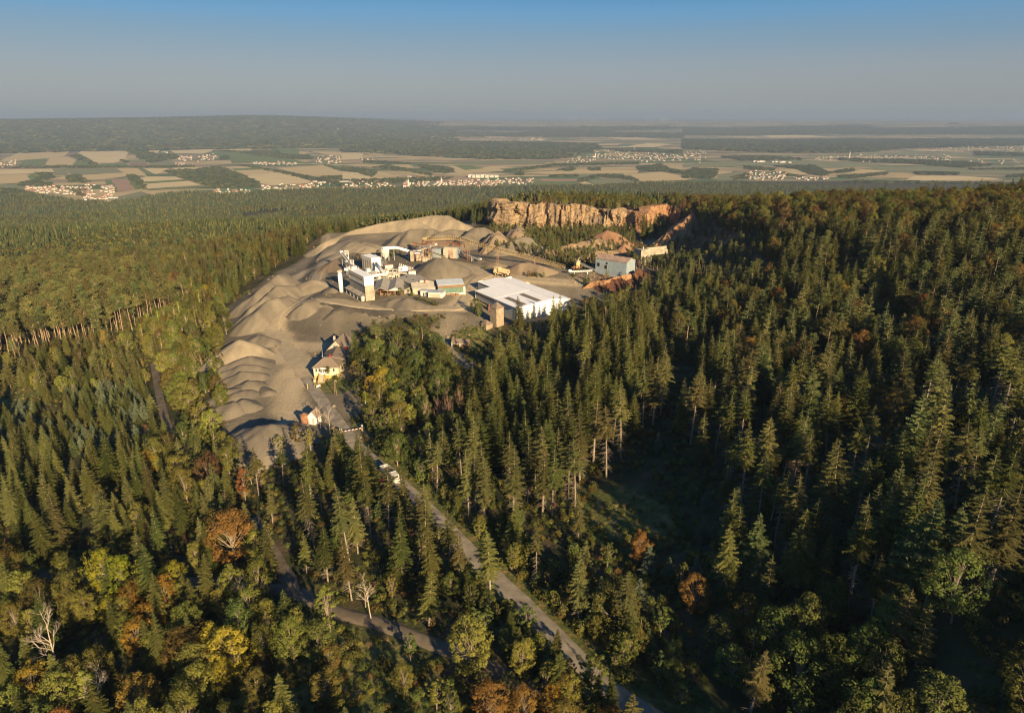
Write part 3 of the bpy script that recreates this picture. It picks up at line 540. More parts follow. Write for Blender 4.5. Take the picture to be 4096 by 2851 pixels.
M_metroof = mat('pale_blue_metal_roof', (.48, .52, .55), .06, .5, .4, metal=.3); M_belt = mat('rubber_belt', (.06, .055, .05), .2, 2, .9); M_stone = mat('rubble_stone_wall', (.30, .235, .165), .35, 1.6, .95, bump=.05, detail=8)
M_brick = mat('plastered_brick', (.42, .36, .28), .15, .5, .9); M_rroof = mat('rust_stained_roof', (.34, .24, .18), .28, .5, .85, detail=8); M_tyre = mat('black_tyre', (.035, .033, .03), .2, 2, .9); M_load = mat('loaded_gravel', (.34, .27, .18), .2, 1.5, .95)
M_sand = mat('dusty_yellow_paint', (.60, .46, .26), .15, 1, .6); M_whitep = mat('white_plaster', (.74, .71, .66), .07, .5, .85)
def gz(x, y): return float(hz(x, y))
def part(parent, name, m, fn, smooth=False):
    b = MB(); fn(b); return b.build(name, m, parent, smooth)
def pbox(parent, name, m, c, d, **k): return part(parent, name, m, lambda b: b.box(c, d, **k))
def gable(b, x0, x1, y0, y1, ze, zr, ov=.4, th=.22, axis='x'):      # two roof planes with thickness; ridge along axis
    if axis == 'x':
        ym = (y0+y1)/2; k = (zr-ze)/(ym-y0)
        for s, ya in ((1, y0-ov), (-1, y1+ov)):
            za = ze-k*ov
            v = [(x0-ov, ya, za), (x1+ov, ya, za), (x1+ov, ym, zr), (x0-ov, ym, zr)]; v += [(a, c, d-th) for a, c, d in v]
            b.add(v, [(0,1,2,3) if s > 0 else (3,2,1,0), (7,6,5,4) if s > 0 else (4,5,6,7), (0,4,5,1), (1,5,6,2), (2,6,7,3), (3,7,4,0)])
    else:
        xm = (x0+x1)/2; k = (zr-ze)/(xm-x0)
        for s, xa in ((1, x0-ov), (-1, x1+ov)):
            za = ze-k*ov
            v = [(xa, y0-ov, za), (xa, y1+ov, za), (xm, y1+ov, zr), (xm, y0-ov, zr)]; v += [(a, c, d-th) for a, c, d in v]
            b.add(v, [(3,2,1,0) if s > 0 else (0,1,2,3), (4,5,6,7) if s > 0 else (7,6,5,4), (0,4,5,1), (1,5,6,2), (2,6,7,3), (3,7,4,0)])
def gwalls(b, x0, x1, y0, y1, z0, ze, zr, axis='x'):                 # solid body under a gable roof
    if axis == 'x':
        ym = (y0+y1)/2; pr = [(y0, z0), (y1, z0), (y1, ze), (ym, zr-.1), (y0, ze)]; vs = [(x0, a, c) for a, c in pr]+[(x1, a, c) for a, c in pr]
    else:
        xm = (x0+x1)/2; pr = [(x0, z0), (x1, z0), (x1, ze), (xm, zr-.1), (x0, ze)]; vs = [(a, y0, c) for a, c in pr]+[(a, y1, c) for a, c in pr]
    b.add(vs, [(4,3,2,1,0), (5,6,7,8,9)]+[(k, (k+1) % 5, 5+(k+1) % 5, 5+k) for k in range(5)])
def window(p, c, w_, h_, face='y-', m=None, frame=None):
    d = {'y-': (w_, .14, h_), 'x-': (.14, w_, h_), 'x+': (.14, w_, h_)}[face]; f = {'y-': (w_+.24, .10, h_+.24), 'x-': (.10, w_+.24, h_+.24), 'x+': (.10, w_+.24, h_+.24)}[face]
    fr = pbox(p, 'window', frame or M_whitep, c, f); pbox(fr, 'pane', m or M_glass, c, d); return fr
def hip(b, x0, x1, y0, y1, ze, zr, inx, iny, ov=.5):
    v = [(x0-ov, y0-ov, ze-.15), (x1+ov, y0-ov, ze-.15), (x1+ov, y1+ov, ze-.15), (x0-ov, y1+ov, ze-.15), (x0+inx, y0+iny, zr), (x1-inx, y0+iny, zr), (x1-inx, y1-iny, zr), (x0+inx, y1-iny, zr)]
    b.add(v, [(0,1,5,4), (1,2,6,5), (2,3,7,6), (3,0,4,7), (4,5,6,7), (3,2,1,0)])
# ---- the big white hall
R32 = math.radians(32)
H = empty('white_hall', (2.5, 325, 4.0), R32, 'large white metal-roofed storage hall, the brightest building of the quarry', 'hall')
E_, RZ, RX, WX = 7.0, 8.7, 21.5, 32.0
def slab(b, q, th=.25, m=0):
    v = [tuple(p) for p in q]+[(x, y, z-th) for x, y, z in q]; b.add(v, [(0,1,2,3), (7,6,5,4), (0,4,5,1), (1,5,6,2), (2,6,7,3), (3,7,4,0)], m)
zr_ = lambda x: E_+(RZ-E_)*x/RX
part(H, 'roof_panel', M_white, lambda b: slab(b, [(-.5, -.4, zr_(-.5)), (RX-.12, -.4, zr_(RX)), (RX-.12, 21.4, zr_(RX)), (-.5, 21.4, zr_(-.5))]))
part(H, 'roof_panel', M_white, lambda b: slab(b, [(-.5, 21.62, zr_(-.5)), (RX-.12, 21.62, zr_(RX)), (RX-.12, 42, zr_(RX)), (-.5, 42, zr_(-.5))]))
part(H, 'roof_panel', M_white, lambda b: slab(b, [(9.2, 42.02, zr_(9.2)), (RX-.12, 42.02, zr_(RX)), (RX-.12, 56, zr_(RX)), (9.2, 56, zr_(9.2))]))
part(H, 'roof_panel', M_white, lambda b: slab(b, [(RX+.12, -.4, RZ), (WX+.5, -.4, 7.3), (WX+.5, 56, 7.3), (RX+.12, 56, RZ)]))
part(H, 'ridge_gutter', M_gal, lambda b: (b.box((RX, 27.8, RZ-.16), (.24, 56.2, .2)), b.box((RX/2-.4, 21.51, (zr_(0)+zr_(RX))/2-.2), (RX, .2, .16), ry=-math.atan((RZ-E_)/RX))))
for x_ in (3.6, 12.6): part(H, 'skylight', M_brownw, lambda b, x_=x_: slab(b, [(x_, 1.2, zr_(x_)+.10), (x_+2.9, 1.2, zr_(x_+2.9)+.10), (x_+2.9, 18.3, zr_(x_+2.9)+.10), (x_, 18.3, zr_(x_)+.10)], .14))
part(H, 'end_wall', M_white, lambda b: b.add([(0, 0, -2), (WX, 0, -2), (WX, 0, 7.1), (RX, 0, RZ-.3), (0, 0, E_-.3), (0, .3, -2), (WX, .3, -2), (WX, .3, 7.1), (RX, .3, RZ-.3), (0, .3, E_-.3)], [(0,1,2,3,4), (9,8,7,6,5)]+[(k, 5+k, 5+(k+1) % 5, (k+1) % 5) for k in range(5)]))
part(H, 'side_wall', M_clad, lambda b: b.box((.12, 10.9, 2.35), (.24, 21, 8.7)))
part(H, 'side_wall', M_white, lambda b: (b.box((WX-.12, 28, 2.5), (.24, 55.2, 9)), b.box((20.5, 55.8, 3), (22, .24, 10))))
w2 = part(H, 'side_wall', M_clad, lambda b: (b.box((.12, 31.6, 3.6), (.24, 20.0, 2.3)), b.box((.12, 31.6, -.6), (.24, 20.0, 2.2)), b.box((.12, 31.6, 6.45), (.24, 20.0, .6)), b.box((4.6, 41.8, 3.2), (9, .24, 2.2)), b.box((9.4, 49, 3.4), (.24, 13.6, 6.6))))
pbox(H, 'window_band', M_glass, (.35, 31.6, 5.45), (.16, 19.9, 1.4)); pbox(H, 'window_band', M_glass, (.35, 31.6, 1.5), (.16, 19.9, 1.9))
for y_, nm in ((0.0, 'corner_post'), (21.4, 'corner_post'), (41.8, 'corner_post')): pbox(H, nm, M_white, (-.08, y_, 2.5), (.3, .4, 9))
pbox(H, 'door', M_clad, (-.05, 1.9, 2.2), (.1, 1.9, 5.4)); pbox(H, 'gate', M_clad, (8.2, -.06, 1.4), (4.2, .1, 4.4)); pbox(H, 'gutter', M_gal, (-.58, 20.8, 6.75), (.22, 42, .2))
for i, (x_, y_) in enumerate([(-3.6, 21), (-3.0, 23.2), (-2.6, 19.2)]):
    b = MB(); b.tube((0, 0, 0), (0, 0, 1.9), .85, .95, 10); b.tube((0, 0, 1.9), (0, 0, 2.6), .95, .4, 10); b.tube((0, 0, 2.6), (0, 0, 3.5), .4, .4, 8)
    o = b.build('rusty_hopper', M_rust); p = Vector((2.5, 325, 0))+Matrix.Rotation(R32, 3, 'Z') @ Vector((x_, y_, 0)); o.location = (p.x, p.y, gz(p.x, p.y)); tag(o, ['bottle-shaped rusty vessel in the middle beside the left hall wall', 'rearmost bottle-shaped rusty vessel beside the left hall wall', 'bottle-shaped rusty vessel nearest the hall corner post'][i], 'vessel', 'rusty vessels along the hall wall')
# ---- tall aggregate silo building
A = empty('aggregate_silo_building', (-76.6, 346.6, 8.2), math.radians(33), 'tall narrow silo building with white top and a row of white hoppers below', 'silo building')
L_, W_ = 23.0, 5.0
part(A, 'concrete_wall', M_dconc, lambda b: b.box((W_/2+.15, L_/2, 6.6), (W_-.3, L_-.3, 5.2))); part(A, 'end_wall', M_conc, lambda b: b.box((W_/2+.1, .1, 4.0), (W_, .5, 10.4)))
part(A, 'upper_cladding', M_cream, lambda b: b.box((W_/2, L_/2, 10.9), (W_+.1, L_+.1, 4.6))); part(A, 'gable_cladding', M_white, lambda b: b.box((W_/2, -.1, 11.0), (W_+.2, .2, 4.8))); pbox(A, 'roof', M_white, (W_/2, L_/2, 13.3), (W_+.5, L_+.5, .2))
pbox(A, 'window_band', M_brownw, (-.08, L_/2+.2, 11.3), (.12, 19.5, 1.15))
part(A, 'canopy', M_conc, lambda b: slab(b, [(-2.4, 0, 3.0), (.2, 0, 4.2), (.2, L_+1, 4.2), (-2.4, L_+1, 3.0)], .2))
for k in range(8):
    y_ = 1.0+k*2.5; part(A, 'hopper', M_cream, lambda b: (b.tube((-1.0, y_, 1.2), (-1.0, y_, 3.0), .95, .95, 12), b.tube((-1.0, y_, -.3), (-1.0, y_, 1.2), .35, .95, 12)), True)
part(A, 'walkway', M_gal, lambda b: [b.box((-2.6, L_/2, -.3), (1.0, L_-1, .12))]+[b.bar((-3.1, .6+k*1.5, -.3), (-3.1, .6+k*1.5, .9), .05) for k in range(15)]+[b.bar((-3.1, .6, h_), (-3.1, 21.6, h_), .05) for h_ in (.3, .9)]+[b.bar((-3.1, .6+k*1.5, -.3), (-3.1, 2.1+k*1.5, .9), .04) for k in range(14)])
part(A, 'base', M_conc, lambda b: b.box((W_/2+.6, L_/2, -.6), (W_-1.4, L_-1, 9)))
pbox(A, 'truck_bed', M_white, (-3.6, 7.5, -1.0), (1.8, 11, .7))
for k in range(5): part(A, 'support_column', M_conc, lambda b: b.box((-2.1, .6+k*5.4, .6), (.35, .35, 4.4)))
part(A, 'roof_railing', M_white, lambda b: [b.bar((x, y, 13.4), (x, y, 14.5), .05) for x, y in [(-.2, 20), (-.2, 21.5), (-.2, 23.1), (2, 23.1), (4, 23.1), (5.1, 23.1), (5.1, 21), (2.5, 19.8), (4.6, 19.8)]]+[b.bar((-.2, 20, h_), (-.2, 23.1, h_), .05) for h_ in (14, 14.5)]+[b.bar((-.2, 23.1, h_), (5.1, 23.1, h_), .05) for h_ in (14, 14.5)])
pbox(A, 'roof_machine', M_cream, (2.5, 21.6, 14.1), (2.6, 2.2, 1.3))
def cyl(name, label, x, y, z0, z1, r, m, cone=0, legs=0, cat='silo', group=None):
    e = empty(name, (x, y, z0), 0, label, cat, group); h = z1-z0
    if cone:
        part(e, 'barrel', m, lambda b: b.tube((0, 0, cone+h*.18), (0, 0, h), r, r, 20), True); part(e, 'cone', m, lambda b: b.tube((0, 0, h*.18), (0, 0, cone+h*.18), .35, r, 20), True)
        for k in range(legs): a = .6+k*2*math.pi/legs; part(e, 'leg', M_gal, lambda b: b.bar((math.cos(a)*r, math.sin(a)*r, -1), (math.cos(a)*r, math.sin(a)*r, cone+h*.3), .14))
    else: part(e, 'barrel', m, lambda b: b.tube((0, 0, 0), (0, 0, h*.93), r, r, 18), True); part(e, 'cap', m, lambda b: b.tube((0, 0, h*.93), (0, 0, h), r, r*.5, 18), True)
    part(e, 'railing', M_white, lambda b: [b.bar((math.cos(a)*r*.9, math.sin(a)*r*.9, h), (math.cos(a)*r*.9, math.sin(a)*r*.9, h+1.0), .05) for a in [k*math.pi/5 for k in range(10)]]+[b.bar((math.cos(a)*r*.9, math.sin(a)*r*.9, h+1), (math.cos(a+.63)*r*.9, math.sin(a+.63)*r*.9, h+1), .05) for a in [k*math.pi/5 for k in range(10)]])
    return e
p = g3(1369, 1190, 6); cyl('white_cylinder_silo', 'slim white cylindrical silo standing at the left end of the tall silo building', -93.6, 364.8, 9.0, 19.8, 1.15, M_white, 0)
e = cyl('cement_silo', 'round cream silo with cone bottom on steel legs', -84.6, 452, 8.0, 16.6, 2.75, M_cream, 3.4, 6)
# ---- white tower building with slot windows
B = empty('screening_tower', (-86.3, 415.0, 8.0), math.radians(38), 'white block building with four tall brown slot windows', 'screening building')
part(B, 'wall', M_cream, lambda b: b.box((3, 6.5, 4.5), (6, 13, 10))); part(B, 'end_wall', M_white, lambda b: b.box((3, -.08, 4.5), (6.05, .16, 10.05)))
for k in range(4): pbox(B, 'slot_window', M_brownw, (-.06, 1.9+k*3.0, 5.2-(.3 if k in (1, 2) else .9)), (.12, .75, 5.4 if k in (1, 2) else 7))
pbox(B, 'roof', M_white, (3, 6.5, 9.6), (6.3, 13.3, .2)); pbox(B, 'side_cabin', M_whitep, (-1.2, 3.4, 1.6), (2.2, 2.4, 2.6))
# ---- conveyors
def conveyor(name, label, P, w_, m, group='belt conveyors of the quarry', cover=None, rail=True, depth=.8, feet=(), tie=1.6, legm=None):
    o0 = Vector((P[0].x, P[0].y, 0)); e = empty(name, o0, 0, label, 'conveyor', group); Q = [p-o0 for p in P]
    fr = MB(); bl = MB(); rl = MB(); cv = MB()
    for a, b in zip(Q[:-1], Q[1:]):
        d = (b-a); L = d.length; d.normalize(); s = Vector((d.y, -d.x, 0)).normalized()*w_/2; up = Vector((0, 0, 1))
        for sg in (1, -1):
            fr.bar(a+s*sg, b+s*sg, .10); fr.bar(a+s*sg-up*depth, b+s*sg-up*depth, .09)
            if rail: rl.bar(a+s*sg*1.25+up*1.0, b+s*sg*1.25+up*1.0, .05)
        n = max(1, int(L/tie))
        for k in range(n+1):
            c = a+(b-a)*(k/n)
            for sg in (1, -1):
                fr.bar(c+s*sg, c+s*sg-up*depth, .06)
                if k < n: c2 = a+(b-a)*((k+1)/n); fr.bar(c+s*sg-up*depth, c2+s*sg, .05)
                if rail: rl.bar(c+s*sg*1.25, c+s*sg*1.25+up*1.0, .05)
            fr.bar(c-s, c+s, .06)
        bl.add([a-s*.8+up*.12, a+s*.8+up*.12, b+s*.8+up*.12, b-s*.8+up*.12, a-s*.8-up*.02, a+s*.8-up*.02, b+s*.8-up*.02, b-s*.8-up*.02], [(0,1,2,3), (7,6,5,4), (0,4,5,1), (1,5,6,2), (2,6,7,3), (3,7,4,0)])
        if cover: cv.tube(a-up*.1, b-up*.1, w_*.55, w_*.55, 10)
    fr.build('frame', m, e); bl.build('belt', M_belt, e)
    if rail: rl.build('handrail', m, e)
    if cover: cv.build('tube_cover', cover, e, True)
    hd = MB(); d = (Q[0]-Q[1]).normalized(); hd.box(Q[0]+Vector((0, 0, .1)), (w_*1.2, w_*1.2, 1.1), rz=math.atan2(d.y, d.x)); hd.build('head_drum', m, e)
    for t_, sp_ in feet:                                # legs at a fraction of the line
        tot = sum((b-a).length for a, b in zip(Q[:-1], Q[1:])); r = t_*tot
        for a, b in zip(Q[:-1], Q[1:]):
            if r <= (b-a).length: c = a+(b-a)*(r/(b-a).length); d = (b-a).normalized(); break
            r -= (b-a).length
        s = Vector((d.y, -d.x, 0)).normalized(); zg = gz(c.x+o0.x, c.y+o0.y)-.3; lg = MB()
        for sg in (1, -1): lg.bar(Vector((c.x, c.y, c.z-depth))+s*sg*w_*.4, Vector((c.x, c.y, zg))+s*sg*sp_, .14)
        n = int((c.z-zg)/3)
        for k in range(n): z0 = c.z-depth-k*3; f0 = w_*.4+(sp_-w_*.4)*k/max(1, n); z1 = max(zg, z0-3); lg.bar(Vector((c.x, c.y, z0))+s*f0, Vector((c.x, c.y, z1))-s*f0, .07); lg.bar(Vector((c.x, c.y, z0))-s*f0, Vector((c.x, c.y, z1))+s*f0, .07)
        lg.build('support', legm or m, e)
    return e
conveyor('yellow_conveyor', 'very long yellow lattice conveyor falling from the crusher shed to the right', [on(1700, 954, 466), on(1800, 949, 460), on(1845, 953, 456), on(1885, 967, 450), on(2010, 1001, 440), on(2140, 1034, 434), on(2262, 1068, 428)], 2.0, M_yel, feet=[(.33, 1.3), (.55, 1.6), (.80, 1.2)], legm=M_rust, depth=1.4)
conveyor('upper_truss_walkway', 'rusty yellow truss platform under the long yellow conveyor head', [on(1695, 968, 468), on(1835, 962, 464)], 2.6, M_rust, rail=True, depth=1.2, feet=[(.15, 1.6), (.85, 1.6)])
conveyor('rusty_platform', 'long rust red steel platform in front of the dark heap', [on(1655, 975, 470), on(1740, 976, 468), on(1880, 966, 462)], 2.2, M_rust, rail=False, depth=1.3, feet=[(.1, 1.5), (.4, 1.5), (.9, 1.2)])
conveyor('grey_belt_conveyor', 'grey belt conveyor rising to the right above the screens', [on(1742, 977, 455), on(1668, 1000, 447)], 1.5, M_gal, rail=True, feet=[(.7, 1.2)])
conveyor('tan_belt_conveyor', 'pale tan conveyor dropping to the twin-peaked pile', [on(1692, 998, 452), on(1780, 1026, 440)], 1.6, M_sand, rail=False, depth=1.0, feet=[(.3, 1.2), (.85, .9)])
conveyor('grey_discharge_conveyor', 'short grey conveyor coming out of the arched shed', [on(1920, 1036, 447), on(1852, 1007, 457)], 1.5, M_gal, rail=False, feet=[(.45, 1.0)])
conveyor('white_tube_conveyor', 'white covered tube conveyor curving from the cream silo to the right', [on(1536, 992, 452), on(1575, 989, 454), on(1592, 990, 455), on(1634, 1003, 455), on(1690, 1018, 453)], 1.5, M_white, cover=M_white, rail=False, feet=[(.24, .9), (.62, .9), (.9, .9)], legm=M_gal)
conveyor('loading_conveyor', 'steep white lattice conveyor through the taller portal frame', [on(1364, 1008, 428), on(1424, 1080, 404)], 1.4, M_white, feet=[(.12, .9)], legm=M_gal)
conveyor('second_loading_conveyor', 'lower white lattice conveyor beside the steep one', [on(1384, 1047, 412), on(1442, 1092, 392)], 1.3, M_gal, feet=[(.1, .9)])
conveyor('roof_conveyor', 'white conveyor with railing leading onto the tall silo building roof', [on(1385, 1078, 366), on(1462, 1093, 386)], 1.4, M_white, feet=[(.75, .9)])
conveyor('covered_conveyor', 'thick pale covered conveyor leaning down from the white block building', [on(1503, 1053, 412), on(1536, 1092, 396)], 1.9, M_gal, cover=M_gal, rail=False, feet=[(.7, 1.0)])
conveyor('low_covered_conveyor', 'nearly level white covered conveyor in front of the block building', [on(1545, 1093, 396), on(1452, 1109, 382)], 1.3, M_white, cover=M_white, rail=False, feet=[(.3, .9), (.8, .9)])
conveyor('feeder_conveyor', 'long thin feeder conveyor running right to the cream bins', [on(1550, 1085, 397), on(1636, 1090, 399)], 1.2, M_cream, rail=False, feet=[(.4, .8), (.9, .8)])
conveyor('back_conveyor', 'grey lattice conveyor behind the white block building', [on(1498, 1024, 430), on(1545, 1052, 425)], 1.3, M_gal, feet=[(.1, .8), (.6, .8)])
conveyor('dark_incline_conveyor', 'dark conveyor descending towards the jaw crusher by the blue-grey building', [on(2313, 1046, 420), on(2382, 1078, 414)], 1.7, M_gal, rail=False)
conveyor('white_beam_conveyor', 'flat white conveyor beam in front of the blue-grey building', [on(2280, 1083, 412), on(2368, 1079, 413)], 1.5, M_white, rail=False, feet=[(.2, .7), (.8, .7)])
for i, (px0, px1, pyt, Y_) in enumerate([(1379, 1392, 1002, 424), (1401, 1414, 1041, 408)]):   # portal frames
    a = on(px0, pyt, Y_); c = on(px1, pyt, Y_); zg = gz(a.x, a.y); b = MB()
    for q in (a, c): b.bar(q, Vector((q.x, q.y, zg-.3)), .14)
    for k in range(3): z0 = a.z-k*2.3; b.bar(Vector((a.x, a.y, z0)), Vector((c.x, c.y, z0)), .12)
    b.bar(Vector((a.x, a.y, a.z)), Vector((c.x, c.y, a.z-2.3)), .07); b.bar(Vector((c.x, c.y, a.z)), Vector((a.x, a.y, a.z-2.3)), .07)
    tag(b.build('portal_frame', M_white), ['taller white portal frame at the top of the loading conveyor', 'lower white portal frame halfway down the loading conveyor'][i], 'steel frame', 'white portal frames')
def bin_(name, label, px, py, Y_, w_, d_, h_, m, top, legs=3.0, cat='hopper'):
    q = on(px, py, Y_); e = empty(name, (q.x, q.y, q.z), math.radians(20), label, cat)
    part(e, 'bin', m, lambda b: b.box((0, 0, -h_/2), (w_, d_, h_))); pbox(e, 'load', top, (0, 0, .06), (w_-.4, d_-.4, .25))
    part(e, 'chute', m, lambda b: b.add([(-w_/2+.2, -d_/2+.2, -h_), (w_/2-.2, -d_/2+.2, -h_), (w_/2-.2, d_/2-.2, -h_), (-w_/2+.2, d_/2-.2, -h_), (-.5, -.5, -h_-2), (.5, -.5, -h_-2), (.5, .5, -h_-2), (-.5, .5, -h_-2)], [(0,4,5,1), (1,5,6,2), (2,6,7,3), (3,7,4,0), (4,7,6,5)]))
    for sx in (-1, 1):
        for sy in (-1, 1): part(e, 'leg', m, lambda b: b.bar((sx*(w_/2-.15), sy*(d_/2-.15), -h_), (sx*(w_/2-.15), sy*(d_/2-.15), -h_-legs), .12))
bin_('feed_hopper', 'cream feed hopper with rusty brown fill between tower and cabin', 1554, 1058, 412, 4.8, 4.2, 1.5, M_cream, M_rust, 4.5)
bin_('cream_bin', 'cream bin on legs at the right end of the feeder conveyor', 1646, 1083, 398, 4.2, 3.4, 2.2, M_cream, M_load, 1.6)
q = on(1613, 1084, 404); e = empty('site_cabin', (q.x, q.y, q.z), math.radians(15), 'white container cabin on stilts behind the grey sheds', 'cabin')
pbox(e, 'box', M_whitep, (0, 0, 1.4), (5.6, 2.6, 2.7)); pbox(e, 'window', M_dark, (-1.3, -1.35, 1.4), (.9, .1, .9)); pbox(e, 'door', M_gal, (-2.3, -1.35, 1.2), (.8, .08, 2)); pbox(e, 'roof_unit', M_gal, (1.3, 0, 3.0), (1.2, .9, .5))
for sx in (-1, 1): part(e, 'stilt', M_gal, lambda b: b.box((sx*2.3, 0, -1.2), (.3, 2.2, 2.4)))
# tangle of plant steelwork
rg = random.Random(3); e = empty('processing_plant', g3(1530, 1125, 8.4), 0, 'tangle of cream pipes, platforms and rails between the conveyors', 'processing plant')
part(e, 'platform', M_cream, lambda b: [b.box((rg.uniform(-8, 8), rg.uniform(-3, 12), rg.uniform(1, 4.5)), (rg.uniform(2, 5), rg.uniform(1.5, 3), .25)) for _ in range(9)]); part(e, 'drum', M_cream, lambda b: [b.tube((x, 3+x*.2, 2.4), (x+3.6, 4+x*.2, 2.2), .9, .9, 10) for x in (-4, 3)], True)
part(e, 'pipework', M_cream, lambda b: [b.bar((x := rg.uniform(-9, 9), y := rg.uniform(-4, 12), -.5), (x+rg.uniform(-.4, .4), y, rg.uniform(2.5, 6)), .12) for _ in range(26)]+[b.bar((rg.uniform(-9, 9), rg.uniform(-4, 12), rg.uniform(1, 5)), (rg.uniform(-9, 9), rg.uniform(-4, 12), rg.uniform(1, 5)), .10) for _ in range(14)])
part(e, 'motor', M_rust, lambda b: [b.box((rg.uniform(-7, 7), rg.uniform(-4, 9), rg.uniform(.5, 3)), (.9, .8, .8)) for _ in range(6)]); part(e, 'handrail', M_white, lambda b: [b.bar((-9+k, -4.2, 0), (-9+k, -4.2, 2.2), .05) for k in range(9)]+[b.bar((-9, -4.2, h_), (-1, -4.2, h_), .06) for h_ in (1.6, 2.2)])
# concrete divider with posts
e = empty('retaining_wall', g3(1690, 1104, 8.5), math.radians(128), 'low stepped concrete wall with a row of white posts beside the twin-peaked pile', 'wall')
part(e, 'wall', M_conc, lambda b: (b.box((3.5, 0, .5), (7, .4, 2.2)), b.box((9.5, 0, 1.0), (5, .4, 3.0))))
for k in range(8): pbox(e, 'post', M_whitep, (11.5+k*2.3, 0, 1.2), (.35, .35, 4.2))
# ---- sheds
e = empty('open_shed', (-74.3, 356.6, 8.0), math.radians(6), 'old double-gabled grey-roofed shed open at its front', 'shed')
for x0 in (0, 7.6): part(e, 'roof', M_roofg, lambda b: gable(b, x0+.05, x0+7.5, 0, 24, 3.6, 5.2, .3, .2, 'y'))
part(e, 'back_wall', M_conc, lambda b: (b.box((7.5, 23.8, 1.4), (15, .3, 4)), b.box((.1, 14, 1.4), (.25, 20, 4)), b.box((15, 12, 1.4), (.25, 24, 4)))); part(e, 'gable_panel', M_cream, lambda b: b.add([(7.8, -.2, 3.5), (15, -.2, 3.5), (11.4, -.2, 5.0), (7.8, 0, 3.5), (15, 0, 3.5), (11.4, 0, 5)], [(0,1,2), (5,4,3), (0,3,4,1), (1,4,5,2), (2,5,3,0)]))
part(e, 'truss', M_rust, lambda b: [b.bar((x0, 0, 3.4), (x0+7.5, 0, 3.4), .12) for x0 in (0, 7.6)]+[b.bar((0, 0, 3.4), (3.75, 0, 5), .1), b.bar((7.5, 0, 3.4), (3.75, 0, 5), .1), b.bar((2, 0, 3.4), (2.6, 0, 4.4), .07), b.bar((5.5, 0, 3.4), (4.9, 0, 4.4), .07), b.bar((3.75, 0, 3.4), (3.75, 0, 5), .07)])
for x in (0.1, 3.8, 7.6, 11.4, 15): part(e, 'post', M_rust, lambda b: b.box((x, -.05, 1.2), (.3, .3, 4.6)))
part(e, 'stored_material', M_wood, lambda b: [b.box((rg.uniform(1, 14), rg.uniform(1, 6), rg.uniform(.2, 1.2)), (rg.uniform(.6, 2.2), rg.uniform(.6, 2), rg.uniform(.8, 2)), rz=rg.random()) for _ in range(14)])
def shed(name, label, x, y, z, rz, w_, l_, he, hr, wall, roof, cat='shed', axis='x'):
    e = empty(name, (x, y, z), rz, label, cat); part(e, 'wall', wall, lambda b: gwalls(b, 0, w_, 0, l_, -.8, he, hr, axis)); part(e, 'roof', roof, lambda b: gable(b, 0, w_, 0, l_, he+.12, hr+.12, .35, .18, axis)); return e
e = shed('grey_roofed_shed', 'long shed with shallow grey roof and cream gable behind the brick house', -56.0, 371.5, 8.3, R32, 12.5, 18, 3.6, 5.0, M_cream, M_roofg, axis='y')
for k in range(3): pbox(e, 'roof_vent', M_dark, (3+(k % 2)*5, 4+k*4.5, 4.9-(.35 if k % 2 else .1)), (.3, .9, .3))
e = shed('low_side_shed', 'low grey-roofed lean-to shed left of the brick house', -58.6, 361.6, 8.0, R32+.05, 6.5, 10.5, 2.8, 3.7, M_dconc, M_roofg, axis='y')
part(e, 'gutter', M_gal, lambda b: b.tube((-.4, 0, 2.8), (-.4, 10.5, 2.8), .1, .1, 6))
e = shed('brick_house', 'plastered brick house with grey gable roof, three windows and red chimney', -53.8, 360.6, 8.0, math.radians(16), 12.5, 8.0, 4.0, 6.2, M_brick, M_roofg, 'house', 'x')
for k in range(3): window(e, (-.06, 6.3-k*2.3, 2.5), 1.5, 1.2, 'x-')
pbox(e, 'chimney', M_redp, (7.2, 3.4, 6.9), (.9, .9, 1.9))
e = empty('glazed_workshop', (-39.8, 360.4, 8.0), math.radians(16), 'workshop with pale metal roof, brown boarded upper wall and green glazing', 'workshop')
part(e, 'lower_wall', M_cream, lambda b: (b.box((7.4, 5.5, .0), (14.8, 11, 2.0)), b.box((14.3, -.06, 1.8), (1.0, .3, 5.0)))); part(e, 'upper_wall', M_wood, lambda b: b.box((6.9, 5.5, 4.9), (13.8, 11, 2.0)))
for k in range(9): pbox(e, 'window_panel', M_green, (.85+k*1.5, .0, 2.45), (1.42, .2, 2.8))
part(e, 'side_wall', M_dconc, lambda b: b.box((.0, 5.5, 3.2), (.3, 10.9, 5.2))); part(e, 'roof', M_metroof, lambda b: gable(b, 0, 13.8, 0, 11, 5.95, 7.7, .4, .2, 'x'))
for k in range(3): pbox(e, 'rusty_crate', M_rust, (5+k*2.5, -1.2, .3), (1.9, 1.3, 1.2))
e = empty('flat_annex', (-49.6, 355.2, 8.0), math.radians(-9), 'flat-roofed cream annex with white glazed door in front of the brick house', 'annex')
part(e, 'wall', M_cream, lambda b: (b.box((8.8, 3.2, 1.2), (7.6, 6.4, 4.0)), b.box((2.5, 4.4, 1.3), (5.0, 4.0, 4.0)))); pbox(e, 'end_wall', M_whitep, (12.65, 3.2, 1.2), (.12, 6.42, 4.0)); part(e, 'roof', M_metroof, lambda b: (b.box((8.85, 3.3, 3.35), (8.4, 7.0, .25)), b.box((2.3, 4.6, 3.42), (5.4, 4.8, .22))))
f = pbox(e, 'entrance', M_whitep, (2.6, 2.35, 1.5), (2.6, .16, 2.4)); [pbox(f, 'pane', M_glass, (1.7+k*.9, 2.24, 1.6), (.65, .1, 1.9)) for k in range(3)]
pbox(e, 'faded_panel', M_brick, (8.6, -.07, 1.3), (5.6, .1, 2.6))
